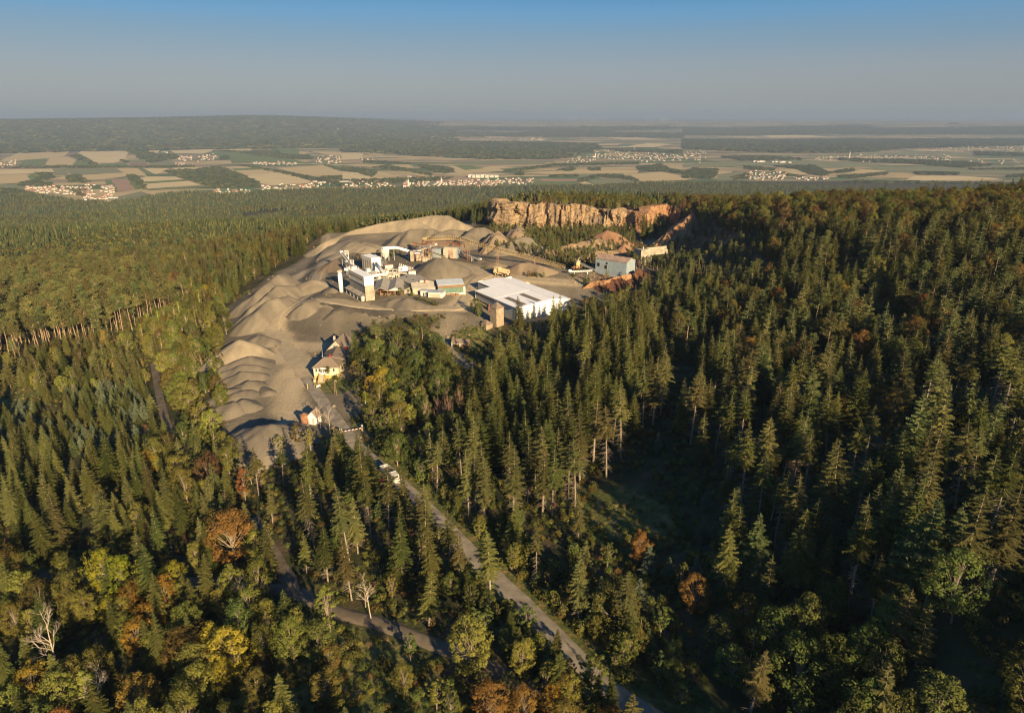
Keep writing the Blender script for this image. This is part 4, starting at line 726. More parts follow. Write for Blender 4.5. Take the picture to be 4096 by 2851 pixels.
# ---- arched crusher shed
e = empty('arched_crusher_shed', (-37.6, 459.5, 8.6), math.radians(166), 'arched crusher shed with brown sheet side and pale blue end', 'crusher shed')
def arch(b, x0, x1, r, zt, y0=0, th=.2, m=0):
    n = 9; pts = [(y0-6.6*(k/(n-1)), 5.6+(zt-5.6)*math.sin(math.pi*k/(n-1))**.7) for k in range(n)]
    pr = [(y0, -1)]+pts+[(y0-6.6, -1)]; vs = [(x0, a, c) for a, c in pr]+[(x1, a, c) for a, c in pr]; N_ = len(pr)
    b.add(vs, [tuple(range(N_)), tuple(range(2*N_-1, N_-1, -1))]+[(k+1, k, N_+k, N_+k+1) for k in range(N_-1)]+[(0, N_-1, 2*N_-1, N_)], m)
part(e, 'sheet_hall', M_brick, lambda b: arch(b, 0, 9.5, 3, 7.2)); part(e, 'end_cladding', M_bluew, lambda b: arch(b, -.25, -.02, 3, 7.3)); part(e, 'pale_section', M_bluew, lambda b: arch(b, 11.2, 17.5, 3, 6.2)); part(e, 'link_wall', M_dark, lambda b: b.box((10.35, -3, 2.6), (1.7, 5, 6.6)))
pbox(e, 'window', M_dark, (-.3, -3.8, 4.3), (.1, 1, 1.1)); pbox(e, 'rust_streak', M_rroof, (4.2, .06, 2.6), (3.2, .1, 6.6))
e = empty('red_cabin', on(1836, 978, 462), 0, 'small red box cabin on the rusty platform', 'cabin'); pbox(e, 'box', M_redp, (0, 0, 0), (1.7, 1.7, 2.2)); pbox(e, 'roof', M_rust, (0, 0, 1.2), (2, 2, .15))
q = on(1655, 1010, 450); e = empty('screen_house', (q.x, q.y, 9), .1, 'grey walled screening house under white crumpled sheets', 'screening house')
part(e, 'wall', M_conc, lambda b: (b.box((-1.2, 0, 3.4), (2.2, 4, 6.8)), b.box((8, 0, 1.2), (5, 4, 3.2)), b.box((3.2, .8, 2.2), (4, 3, 4.2)))); part(e, 'frame', M_rust, lambda b: [b.bar((x, -2.2, -.5), (x+.6, -2.2, 8), .11) for x in (0, 1.8, 3.6, 5.4, 7.4, 9.2, 11)]+[b.bar((0, -2.2, z), (11, -2.2, z+.4), .12) for z in (2, 5, 7.8)]+[b.bar((x, -2.2, 2), (x+1.8, -2.2, 5), .07) for x in (0, 3.6, 7.4)])
part(e, 'loose_sheet', M_white, lambda b: [b.box((.6+k*1.1, -.6, 6.7+.25*(k % 2)), (1.6, 2.4, .12), rz=k*.7, ry=.3-.25*k) for k in range(4)]); part(e, 'mast', M_gal, lambda b: b.bar((11.5, -3, -1), (11.5, -3, 11), .16)); pbox(e, 'mast_foot', M_conc, (11.5, -3, -.2), (1, 1, 1.2))
for k, (px, py) in enumerate([(1732, 945), (1737, 965), (1716, 965)]):
    a = on(px, py, 449); b = MB(); zg = gz(a.x, a.y)
    for s in (-1, 1): b.bar(Vector((a.x-s*1.1, a.y, zg-.3)), a, .07)
    for j in range(6): z0 = zg+(a.z-zg)*j/6; wd = 1.1*(1-j/6); b.bar(Vector((a.x-wd, a.y, z0)), Vector((a.x+wd*.8, a.y, z0+(a.z-zg)/6)), .05)
    tag(b.build('lattice_mast', M_rust), ['tallest rusty lattice mast crossing the yellow conveyor', 'middle rusty lattice mast before the rusty platform', 'left rusty lattice mast before the rusty platform'][k], 'mast', 'rusty lattice masts')
# ---- building and bunker at the foot of the red cutting
e = empty('blue_grey_building', (51.5, 416, 9.0), math.radians(-40), 'pale blue-grey sheeted building with rust-stained roof and broken windows', 'building')
part(e, 'wall', M_bluew, lambda b: gwalls(b, 0, 22, 0, 10, -1.5, 8.6, 10.6, 'x')); part(e, 'roof', M_rroof, lambda b: gable(b, 0, 22, 0, 10, 8.75, 10.75, .3, .2, 'x'))
for c, w_, h_ in (((2.2, -.04, 4.9), 1.9, 2.3), ((7.6, -.04, 4.0), 1.9, 2.2), ((8.2, -.04, 6.3), 1.2, 1.5)): window(e, c, w_, h_, 'y-', M_dark, M_gal)
e = empty('concrete_bunker', (85, 440, 9.0), math.radians(28), 'sunlit concrete feed bunker with a long ramp wall', 'bunker')
part(e, 'tower', M_conc, lambda b: b.box((0, 0, 4.2), (9, 7.5, 10.4))); part(e, 'rim', M_conc, lambda b: (b.box((0, -3.6, 9.7), (9.2, .4, .7)), b.box((-4.4, 0, 9.7), (.4, 7.6, .7)))); part(e, 'ramp_wall', M_conc, lambda b: (b.box((11, -2.9, 7.2), (13.4, .7, 2.9)), b.box((13, 3.0, 8.1), (17.4, .7, 2.9)))); pbox(e, 'lamp_post', M_whitep, (0, 0, 10.4), (.3, .3, 1.8))
e = empty('jaw_crusher', on(2310, 1072, 419), .3, 'yellow jaw crusher standing amid scrap left of the blue-grey building', 'crusher')
part(e, 'body', M_yel, lambda b: (b.box((0, 0, 1.6), (2.2, 2, 2.6)), b.add([(-1.6, -1.4, 2.9), (1.6, -1.4, 2.9), (1.6, 1.4, 2.9), (-1.6, 1.4, 2.9), (-.6, -.6, 4.3), (.6, -.6, 4.3), (.6, .6, 4.3), (-.6, .6, 4.3)], [(0,1,5,4), (1,2,6,5), (2,3,7,6), (3,0,4,7), (4,5,6,7), (3,2,1,0)]))); part(e, 'exhaust', M_yel, lambda b: b.tube((.3, 0, 4.2), (.3, 0, 5.8), .3, .3, 8)); part(e, 'scrap', M_rust, lambda b: [b.box((rg.uniform(-5, 3), rg.uniform(-2, 2), rg.uniform(-.2, 1.4)), (rg.uniform(.5, 2.4), .5, .4), rz=rg.random()*3, ry=rg.uniform(-.5, .5)) for _ in range(16)])
# ---- stone tower, hut
e = empty('stone_tower', (-7.3, 318.5, 2.0), math.radians(42), 'square rubble-stone tower with pyramid roof in front of the hall', 'tower')
part(e, 'wall', M_stone, lambda b: b.box((0, 0, 5.4), (4.7, 4.7, 11.4))); part(e, 'roof', M_roofb, lambda b: hip(b, -2.35, 2.35, -2.35, 2.35, 11.1, 13.7, 2.33, 2.33, .35))
for k in range(6): pbox(e, 'exposed_stone', M_cream, (2.38-.0, -1.3+(k % 3)*.7, 9.3+(k//3)*.55), (.14, .45, .35))
for k in range(4): pbox(e, 'exposed_stone', M_cream, (-.9+k*.6, -2.38, 9.4+(k % 2)*.5), (.4, .14, .3))
e = empty('stone_annex', (-12.2, 315.6, 1.6), math.radians(42), 'small stone annex with pyramid roof and pale blue door left of the tower', 'annex')
part(e, 'wall', M_stone, lambda b: b.box((0, 0, 1.7), (4, 4, 4.4))); part(e, 'roof', M_roofb, lambda b: hip(b, -2, 2, -2, 2, 4.1, 5.9, 1.98, 1.98, .35)); pbox(e, 'door', M_bluew, (-2.05, -.2, 1.2), (.12, 1.0, 2.3))
q = g3(1808, 1390, 2); e = empty('wooden_hut', (q.x, q.y, gz(q.x, q.y)-.1), math.radians(-12), 'dark wooden hut with brown gable roof and pale window slats', 'hut')
part(e, 'wall', M_wood, lambda b: gwalls(b, 0, 7.6, 0, 3.8, -.5, 2.3, 3.5, 'x')); part(e, 'roof', M_roofb, lambda b: gable(b, 0, 7.6, 0, 3.8, 2.45, 3.65, .35, .14, 'x')); pbox(e, 'corner_board', M_cream, (.0, .0, 1.1), (.3, .3, 2.3))
for k in (0, 1, 2, 4, 5, 6): pbox(e, 'window_slat', M_whitep, (1.4+k*.55, -.05, 1.5), (.22, .1, 1.2))
# ---- yellow house with its rear wings
e = empty('yellow_house', (-79.6, 256.4, -.1), math.radians(4), 'pale yellow house with brown hipped roof and front steps beside the weighbridge', 'house')
part(e, 'wall', M_yw, lambda b: b.box((4.9, 4.6, 3.3), (9.8, 9.2, 3.4))); part(e, 'plinth_wall', M_yw2, lambda b: b.box((4.9, 4.6, .75), (9.7, 9.1, 1.9))); part(e, 'roof', M_roofb, lambda b: hip(b, 0, 9.8, 0, 9.2, 5.0, 7.9, 3.9, 4.4, .55))
part(e, 'hip_cap', M_conc, lambda b: [b.bar(a_, c_, .10) for a_, c_ in (((-.5, -.5, 5.0), (3.9, 4.4, 7.95)), ((10.3, -.5, 5.0), (5.9, 4.4, 7.95)), ((10.3, 9.7, 5.0), (5.9, 4.8, 7.95)))])
for x_ in (1.1, 2.3, 8.0): window(e, (x_, -.04, 3.9), .75, 1.35)
v = pbox(e, 'veranda', M_whitep, (4.1, -.4, 3.7), (2.5, .8, 2.7)); [pbox(v, 'pane', M_glass, (3.2+k*.75, -.85, 4.0+(0 if k != 1 else -.2)), (.5, .1, 1.5)) for k in range(3)]
part(e, 'steps', M_conc, lambda b: [b.box((3.5, -1.2-k*.42, 2.0-k*.27), (2.2, .42, .3)) for k in range(8)]+[b.add([(2.5, -.9, 2.0), (4.5, -.9, 2.0), (4.5, -4.4, 0), (2.5, -4.4, 0), (2.5, -.9, -.2), (4.5, -.9, -.2)], [(0,3,2,1), (0,4,3), (1,2,5)])])
for x_ in (2.35, 4.65): part(e, 'step_wall', M_yw2, lambda b: b.add([(x_-.12, -.8, -.2), (x_+.12, -.8, -.2), (x_+.12, -4.6, -.2), (x_-.12, -4.6, -.2), (x_-.12, -.8, 2.9), (x_+.12, -.8, 2.9), (x_+.12, -4.6, .8), (x_-.12, -4.6, .8)], [(3,2,1,0), (4,5,6,7), (0,1,5,4), (1,2,6,5), (2,3,7,6), (3,0,4,7)]))
pbox(e, 'basement_window', M_dark, (8.3, -.03, 1.1), (1.2, .12, .7)); pbox(e, 'chimney', M_redp, (6.1, 5.2, 8.1), (.8, .8, 1.6)); pbox(e, 'side_porch', M_cream, (10.5, 5.4, 1.9), (1.6, 2.4, .3))
e = empty('house_wing', (-79.6, 266, -.1), math.radians(4), 'lower brown-roofed middle wing behind the yellow house', 'house wing')
part(e, 'wall', M_yw, lambda b: b.box((5.0, 7.2, 1.9), (9.4, 13.6, 4.4))); part(e, 'roof', M_roofb, lambda b: gable(b, .3, 9.7, .3, 14, 4.2, 6.4, .5, .2, 'y')); pbox(e, 'roof_window', M_glass, (7.7, 5, 5.45), (.7, .8, .3)); part(e, 'wire', M_dark, lambda b: b.bar((5, 2, 6.4), (12, 8, 5), .03))
e = empty('rear_gabled_house', (-80.4, 280.6, 0), math.radians(-6), 'rear house with steep brown roof, gable window and two chimneys', 'house')
part(e, 'wall', M_brick, lambda b: gwalls(b, 0, 8.6, 0, 11, -.5, 4.0, 8.6, 'y')); part(e, 'roof', M_roofb, lambda b: gable(b, 0, 8.6, 0, 11, 4.2, 8.8, .5, .2, 'y')); f = window(e, (3.9, -.05, 5.6), 1.7, 1.5)
pbox(e, 'glazing_bar', M_whitep, (3.9, -.16, 5.6), (.12, .08, 1.5)); pbox(e, 'chimney', M_brick, (2.7, 3.0, 8.6), (.8, .8, 2.2)); pbox(e, 'chimney', M_redp, (8.4, 1.2, 4.9), (.9, .8, 1.9)); part(e, 'dormer', M_brick, lambda b: b.box((8.3, 3.6, 4.6), (2.2, 2.4, 2.2)))
o = part(None, 'antenna_pole', M_gal, lambda b: (b.tube((-77.6, 263.8, 0), (-77.6, 263.8, 11.2), .12, .07, 6), b.box((-77.6, 263.6, 7.2), (.4, .3, .4)))); tag(o, 'thin antenna pole with white box behind the yellow house roof', 'pole')
part_ = lambda px, py: g3(px, py, 0)
q = part_(1270, 1548); e = empty('yellow_railing', (q.x, q.y, 0), .8, 'yellow railing box at the foot of the house steps', 'railing'); part(e, 'frame', M_yw2, lambda b: [b.bar((x, y, 0), (x, y, 1.2), .08) for x in (-.9, .9) for y in (-.7, .7)]+[b.bar((-.9, y, 1.2), (.9, y, 1.2), .08) for y in (-.7, .7)]+[b.bar((x, -.7, 1.2), (x, .7, 1.2), .08) for x in (-.9, .9)]); pbox(e, 'panel', M_whitep, (0, -.7, .7), (1.5, .1, .7))
q = part_(1258, 1530); e = empty('yellow_gate_box', (q.x, q.y, 0), .6, 'small yellow framed box beside the weighbridge end', 'control box'); pbox(e, 'box', M_yw2, (0, 0, .7), (.8, .7, 1.4)); pbox(e, 'screen', M_whitep, (0, -.38, .9), (.5, .06, .5))
q = part_(1231, 1557); o = part(None, 'yellow_post', M_yw2, lambda b: (b.tube((q.x, q.y, -.2), (q.x, q.y, 2.1), .16, .16, 8), b.tube((q.x, q.y, 2.1), (q.x, q.y, 2.3), .16, .05, 8))); tag(o, 'yellow marker post on the left side of the weighbridge', 'post')
q = part_(1348, 1583); o = part(None, 'twin_pole', M_wood, lambda b: (b.tube((q.x, q.y, -.3), (q.x-.5, q.y+.4, 5.4), .13, .10, 6), b.tube((q.x-.9, q.y+.3, -.3), (q.x-.6, q.y+.4, 5.4), .13, .10, 6))); tag(o, 'leaning pair of wooden poles beside the curved drive', 'pole')
q = g3(1907, 1190, 5); o = part(None, 'wooden_pole', M_wood, lambda b: (b.tube((q.x, q.y, 3), (q.x, q.y, 11), .14, .1, 6), b.box((q.x, q.y, 10.6), (1.1, .12, .12)))); tag(o, 'single wooden utility pole left of the white hall', 'utility pole')
# kiosk with rusty tank
e = empty('white_kiosk', (-68.2, 215.2, 0), math.radians(-14), 'small white plastered kiosk with steep rusty roof by the road', 'kiosk')
part(e, 'wall', M_whitep, lambda b: gwalls(b, -1.7, 1.7, -1.5, 1.5, -.3, 2.8, 4.7, 'y')); part(e, 'roof', M_rroof, lambda b: gable(b, -1.7, 1.7, -1.5, 1.5, 2.95, 4.85, .3, .12, 'y')); pbox(e, 'door', M_gal, (.4, -1.53, 1.1), (.9, .08, 2.1))
e = empty('rusty_tank', (-71.4, 214.2, 0), 0, 'rusty round tank standing left of the white kiosk', 'tank'); part(e, 'barrel', M_rust, lambda b: b.tube((0, 0, -.2), (0, 0, 3.3), 1.2, 1.25, 16), True); part(e, 'rim', M_rust, lambda b: b.tube((0, 0, 3.3), (0, 0, 3.5), 1.45, 1.45, 16)); part(e, 'lid', M_rust, lambda b: b.tube((0, 0, 3.5), (0, 0, 4.1), 1.3, .2, 16))
# road barrier
a = g3(1364, 1737, 0); c = g3(1449, 1722, 0)
for i, q in enumerate((a, c)):
    e = empty('barrier_post', (q.x, q.y, 0), .2, ['left yellow barrier post with white control box', 'right yellow barrier post with round white lamp'][i], 'barrier post', 'posts of the road barrier')
    part(e, 'column', M_yw2, lambda b: b.box((0, 0, .6), (.45, .45, 1.4)));
    if i == 0: pbox(e, 'control_box', M_whitep, (0, 0, 1.75), (.85, .5, .8)); pbox(e, 'red_stripe', M_redp, (0, -.27, 2.0), (.86, .05, .16))
    else: part(e, 'lamp', M_whitep, lambda b: b.tube((0, 0, 1.4), (0, 0, 2.2), .35, .3, 10))
d = c-a; e = empty('barrier_boom', (a.x, a.y, 1.15), math.atan2(d.y, d.x), 'red and white striped barrier boom closed across the road', 'barrier boom')
n = 13
for k in range(n): pbox(e, 'stripe', M_redp if k % 2 else M_whitep, ((k+.5)*(d.length+.8)/n, -.3, 0), ((d.length+.8)/n-.02, .16, .22))
# ---- vehicles
def wheel(e, x, y, r, w_):
    t = part(e, 'wheel', M_tyre, lambda b: b.tube((x, y-w_/2, r), (x, y+w_/2, r), r, r, 14), True); part(t, 'hub', M_sand, lambda b: b.tube((x, y-w_/2-.03, r), (x, y+w_/2+.03, r), r*.45, r*.45, 10))
q = g3(2008, 1101, 8.3); e = empty('dump_truck', (q.x, q.y, gz(q.x, q.y)), math.radians(152), 'dusty yellow quarry dump truck with empty tipping body behind the hall', 'dump truck')
for x_ in (3.4, -1.4, -3.6):
    for y_ in (-1.75, 1.75): wheel(e, x_, y_, .95, .8)
pbox(e, 'chassis', M_sand, (0, 0, 1.5), (9, 1.6, .7)); part(e, 'cab', M_sand, lambda b: (b.box((4.1, 0, 2.4), (1.9, 3.4, 1.2)), b.box((4.0, .8, 3.6), (1.6, 1.7, 1.5)))); pbox(e, 'windscreen', M_glass, (4.85, .8, 3.7), (.1, 1.4, .8)); pbox(e, 'headlight', M_whitep, (5.1, -1.2, 2.1), (.1, .5, .3)); pbox(e, 'headlight', M_whitep, (5.1, 1.2, 2.1), (.1, .5, .3))
part(e, 'tipping_body', M_sand, lambda b: (b.box((-1.4, 0, 2.5), (6.2, 3.5, .3), ry=-.12), b.box((-1.2, 1.75, 3.4), (6.4, .2, 1.7), ry=-.12), b.box((-1.2, -1.75, 3.4), (6.4, .2, 1.7), ry=-.12), b.box((1.9, 0, 3.7), (.25, 3.7, 2.3)), b.box((3.4, 0, 5.0), (3.0, 3.9, .2), ry=-.1))); pbox(e, 'load', M_load, (-1.4, 0, 2.8), (5.6, 3.2, .5))
for i, (px, py, m_, lab) in enumerate([(1520, 1945, M_redp, 'red open-topped tipper lorry parked on the verge under the spruces'), (1560, 1915, M_gal, 'grey tipper lorry with torn white cab parked at the road edge')]):
    q = g3(px, py, 0); e = empty('tipper_lorry', (q.x, q.y, gz(q.x, q.y)+.1), math.radians(-56), lab, 'lorry', 'old lorries parked beside the road')
    for x_ in (-2.4, -1.2, 3.2):
        for y_ in (-1.0, 1.0): wheel(e, x_, y_, .52, .4)
    part(e, 'chassis', M_rust, lambda b: b.box((0, 0, .95), (8.2, 1.1, .3)))
    part(e, 'bed', m_, lambda b: (b.box((-1.2, 0, 1.25), (5.6, 2.5, .15)), b.box((-1.2, 1.25, 2.0), (5.6, .12, 1.6)), b.box((-1.2, -1.25, 2.0), (5.6, .12, 1.6)), b.box((-4.0, 0, 2.0), (.12, 2.6, 1.7)), b.box((1.6, 0, 2.1), (.12, 2.6, 1.9)))); pbox(e, 'load', M_wood if i else M_load, (-1.2, 0, 1.6), (5.3, 2.3, .6))
    part(e, 'cab', M_cream if i else M_redp, lambda b: (b.box((2.9, 0, 1.9), (1.9, 2.4, 1.9)), b.box((4.0, 0, 1.3), (.9, 2.3, .8)))); pbox(e, 'windscreen', M_glass, (3.88, 0, 2.3), (.08, 2.0, .8)); pbox(e, 'bumper', m_, (4.55, 0, .7), (.2, 2.4, .35))
q = g3(2100, 1130, 7.5); e = empty('beam_stack', (q.x, q.y, gz(q.x, q.y)), .5, 'stack of yellow timber beams behind the white hall ridge', 'timber stack')
for k in range(5): pbox(e, 'beam', M_sand, (0, k*.75, .3+(k % 2)*.3), (6.5, .5, .45))
q = g3(1352, 1215, 3); 
# ---- far things: wind turbines, churches, factory halls, villages
def turbine(px, py, Y_, H_, lab):
    q = on(px, py, Y_); e = empty('wind_turbine', (q.x, q.y, float(tz(q.x, q.y))), 0, lab, 'wind turbine', 'wind turbines on the horizon')
    part(e, 'mast', M_whitep, lambda b: b.tube((0, 0, -4), (0, 0, H_), 3.6, 2.2, 6)); part(e, 'nacelle', M_whitep, lambda b: b.box((0, 0, H_+2), (6, 12, 6)))
    for k in range(3): a = random.random()+k*2.094; part(e, 'blade', M_whitep, lambda b: b.tube((0, -7, H_+2), (math.sin(a)*H_*.42, -7, H_+2+math.cos(a)*H_*.42), 2.4, .6, 4))
for i, (x, y, h_) in enumerate([(1537, 142, 118), (1583, 142, 118), (1633, 140, 100), (1697, 141, 110), (1716, 139, 95), (1778, 141, 115), (2055, 110, 130), (2095, 109, 100), (2157, 108, 100), (2170, 108, 90), (2197, 109, 95)]):
    turbine(1366+x/1.681, 400+y/1.68, 20000+random.uniform(-600, 600), h_, ['leftmost wind turbine of the left cluster', 'second wind turbine of the left cluster', 'third wind turbine of the left cluster', 'taller of the close turbine pair', 'shorter of the close turbine pair', 'lone wind turbine right of the close pair', 'tallest wind turbine, left end of the right cluster', 'second wind turbine of the right cluster', 'middle wind turbine of the right cluster', 'fourth wind turbine of the right cluster', 'rightmost wind turbine of the right cluster'][i])
M_hw = mat('white_house_wall', (.52, .49, .43), .15, .1); M_hr = mat('red_tile_roof', (.22, .105, .075), .25, .1); M_hg = mat('grey_house_roof', (.26, .23, .21), .2, .1); M_hw2 = mat('ochre_house_wall', (.48, .40, .28), .1, .1)
def housemesh(wm, rm, w_, l_, he, hr):
    me = bpy.data.meshes.new('house'); b = MB(); gwalls(b, -w_/2, w_/2, -l_/2, l_/2, -1.5, he, hr); k = len(b.f); gable(b, -w_/2, w_/2, -l_/2, l_/2, he+.1, hr+.1, .5, .15)
    me.from_pydata(b.v, [], b.f); me.materials.append(wm); me.materials.append(rm); me.polygons.foreach_set('material_index', [0]*k+[1]*(len(b.f)-k)); me.update(); return me
HM = [housemesh(M_hw, M_hr, 11, 9, 4, 8), housemesh(M_hw, M_hg, 10, 9, 4.5, 7.6), housemesh(M_hw, M_hr, 9, 8, 4.5, 8.5), housemesh(M_hw2, M_hr, 12, 8, 3.8, 7.5), housemesh(M_hw, M_hg, 14, 9, 4, 6.5)]
HC = ['red-roofed white house', 'grey-roofed white house', 'compact red-roofed house', 'red-roofed ochre house', 'long grey-roofed house']
f1 = lambda x, y: (x/1.681, 400+y/1.68); f2 = lambda x, y: (1366+x/1.681, 400+y/1.68); f3 = lambda x, y: (2732+x/1.683, 400+y/1.683)
V = [(f1, 170, 585, 440, 628, 52, 'in the large village at far left'), (f1, 440, 575, 600, 640, 30, 'in the large village at far left'), (f1, 565, 575, 640, 668, 30, 'in the village streets beside the red-brown field'), (f1, 670, 575, 765, 665, 30, 'in the village rows right of the red-brown field'), (f1, 640, 645, 790, 668, 12, 'at the village edge beside the rounded field'),
 (f1, 1190, 375, 1300, 405, 20, 'in the hillside hamlet among trees'), (f1, 1330, 365, 1460, 415, 22, 'in the hillside hamlet among trees'), (f1, 1700, 418, 1990, 440, 34, 'in the long roadside village beyond the fields'), (f1, 1180, 428, 1300, 446, 8, 'at the left end of the roadside village'), (f1, 2120, 375, 2290, 426, 34, 'in the village beside the hedge at upper left centre'), (f1, 1430, 605, 1700, 632, 22, 'in the hamlet below the dark wooded hill'), (f1, 1760, 568, 2090, 602, 30, 'along the road behind the forest edge'), (f1, 2090, 545, 2296, 578, 20, 'along the road behind the forest edge'), (f1, 0, 412, 110, 460, 24, 'in the village cut by the left photo edge'), (f1, 1075, 345, 1140, 357, 6, 'on the hill above the hamlet'),
 (f2, 0, 545, 360, 600, 48, 'in the village beyond the flat-topped spoil heap'), (f2, 440, 515, 650, 530, 10, 'above the church village'), (f2, 420, 548, 740, 585, 46, 'around the white church tower'), (f2, 745, 540, 1050, 588, 96, 'in the dense village centre beyond the quarry'), (f2, 1050, 530, 1290, 566, 34, 'at the right end of the dense village'), (f2, 1500, 380, 1680, 432, 26, 'at the left end of the large plain town'), (f2, 1690, 320, 1990, 405, 80, 'in the large plain town'), (f2, 1990, 345, 2296, 408, 70, 'in the large plain town'), (f2, 930, 240, 1110, 258, 24, 'in the distant left hamlet'), (f2, 1180, 250, 1380, 284, 44, 'in the distant middle hamlet'), (f2, 1230, 165, 1500, 215, 60, 'in the hazy far town'), (f2, 850, 138, 1160, 158, 36, 'in the hazy farthest town'), (f2, 300, 198, 640, 222, 36, 'in the hazy left hamlet'), (f2, 130, 385, 230, 415, 10, 'in the small hamlet by the hedges'),
 (f3, 0, 338, 150, 412, 30, 'at the right end of the large plain town'), (f3, 420, 488, 690, 538, 64, 'in the red-roofed village beyond the orange ridge'), (f3, 720, 518, 985, 540, 28, 'right of the red-roofed village'), (f3, 890, 380, 1180, 402, 26, 'around the tall pale church tower'), (f3, 1180, 372, 1800, 415, 110, 'in the wide village right of the pale church tower'), (f3, 1500, 310, 1960, 342, 56, 'in the long far village at right'), (f3, 1990, 318, 2296, 362, 50, 'in the far village cut by the right edge'), (f3, 2110, 258, 2296, 276, 18, 'in the faint hamlet at the right edge'), (f3, 1910, 405, 2290, 436, 14, 'on the plain near the right edge')]
HL = []; rh = random.Random(9)
for fn, x0, y0, x1, y1, n, lab in V:
    p0, p1 = fn(x0, y0), fn(x1, y1)
    for k in range(int(n*1.15)):
        t_ = (k+rh.uniform(-.5, .5))/n; px = p0[0]+(p1[0]-p0[0])*rh.random(); py = p0[1]+(p1[1]-p0[1])*(rh.choice([.15, .4, .62, .85])+rh.gauss(0, .13))
        x, y = fgp(px, py); HL.append((math.hypot(x, y), x, y, rh.randrange(5), rh.choice([.3, .3, 1.87, .9])+rh.uniform(-.15, .15), lab))
HL.sort(key=lambda t: t[0])
ORD = ['first', 'second', 'third', 'fourth', 'fifth', 'sixth', 'seventh', 'eighth', 'ninth', 'tenth', 'eleventh', 'twelfth', 'thirteenth', 'fourteenth', 'fifteenth', 'sixteenth', 'seventeenth', 'eighteenth', 'nineteenth', 'twentieth', 'twenty-first', 'twenty-second', 'twenty-third', 'twenty-fourth', 'twenty-fifth', 'twenty-sixth', 'twenty-seventh', 'twenty-eighth', 'twenty-ninth', 'thirtieth', 'thirty-first', 'thirty-second', 'thirty-third', 'thirty-fourth', 'thirty-fifth', 'thirty-sixth', 'thirty-seventh', 'thirty-eighth', 'thirty-ninth', 'fortieth']
VG = {}
for i, h in enumerate(HL[:298]): VG.setdefault((h[3], h[5]), []).append((h[1]/h[2], i))
VL = {}
for (k_, lb), q_ in VG.items():
    q_.sort()
    for j, (_, i) in enumerate(q_): VL[i] = '%s %s%s' % (HC[k_], lb, '' if len(q_) == 1 else ', %s from the left' % ORD[min(j, 39)])
for i, (r_, x, y, k, rz, lab) in enumerate(HL[:298]):
    o = bpy.data.objects.new('village_house', HM[k]); COL.objects.link(o); o.location = (x, y, float(tz(x, y))); o.rotation_euler = (0, 0, rz); tag(o, VL[i], 'house', 'village houses '+lab)
FARH = [(x, y, float(tz(x, y)), 1.0 if r_ < 9000 else 1.3, rz, k) for r_, x, y, k, rz, lab in HL[298:]]
def church(px, py, lab, H_=32):
    x, y = fgp(px, py); e = empty('church', (x, y, float(tz(x, y))), .4, lab, 'church', 'village churches on the plain'); part(e, 'nave', M_hw, lambda b: gwalls(b, -14, 10, -6, 6, -2, 10, 15)); part(e, 'roof', M_hr, lambda b: gable(b, -14, 10, -6, 6, 10.2, 15.2, .5, .2)); part(e, 'tower', M_hw, lambda b: b.box((13, 0, H_/2-1), (8, 8, H_))); part(e, 'spire', M_hg, lambda b: b.tube((13, 0, H_-1), (13, 0, H_+13), 5.2, .2, 4))
church(*f2(432, 587), 'white church tower of the nearest village'); church(*f2(655, 562), 'small church between the trees of the dense village', 22); church(*f2(1696, 386), 'white church at the edge of the large plain town', 30); church(*f3(1108, 398), 'tall pale church standing out on the right plain', 48)
def factory(px, py, n, L, lab, H_=9):
    x, y = fgp(px, py); e = empty('factory', (x, y, float(tz(x, y))), -.12, lab, 'factory')
    for k in range(n):
        w_ = rh.uniform(.6, 1)*L/n; hh = H_*rh.uniform(.7, 1.5); h_ = part(e, 'factory_hall', M_hw, lambda b: b.box((-L/2+(k+.5)*L/n, rh.uniform(-20, 20), hh/2-1), (w_, rh.uniform(30, 60), hh+2)))
factory(*f2(955, 520), 7, 170, 'wide white factory on the fields beyond the quarry', 14); factory(*f2(40, 558), 3, 70, 'long white factory hall at the left village end'); factory(*f3(510, 418), 4, 90, 'pale factory halls left of the right plain town'); factory(*f3(660, 422), 6, 130, 'spread-out pale factory on the right plain', 8); 
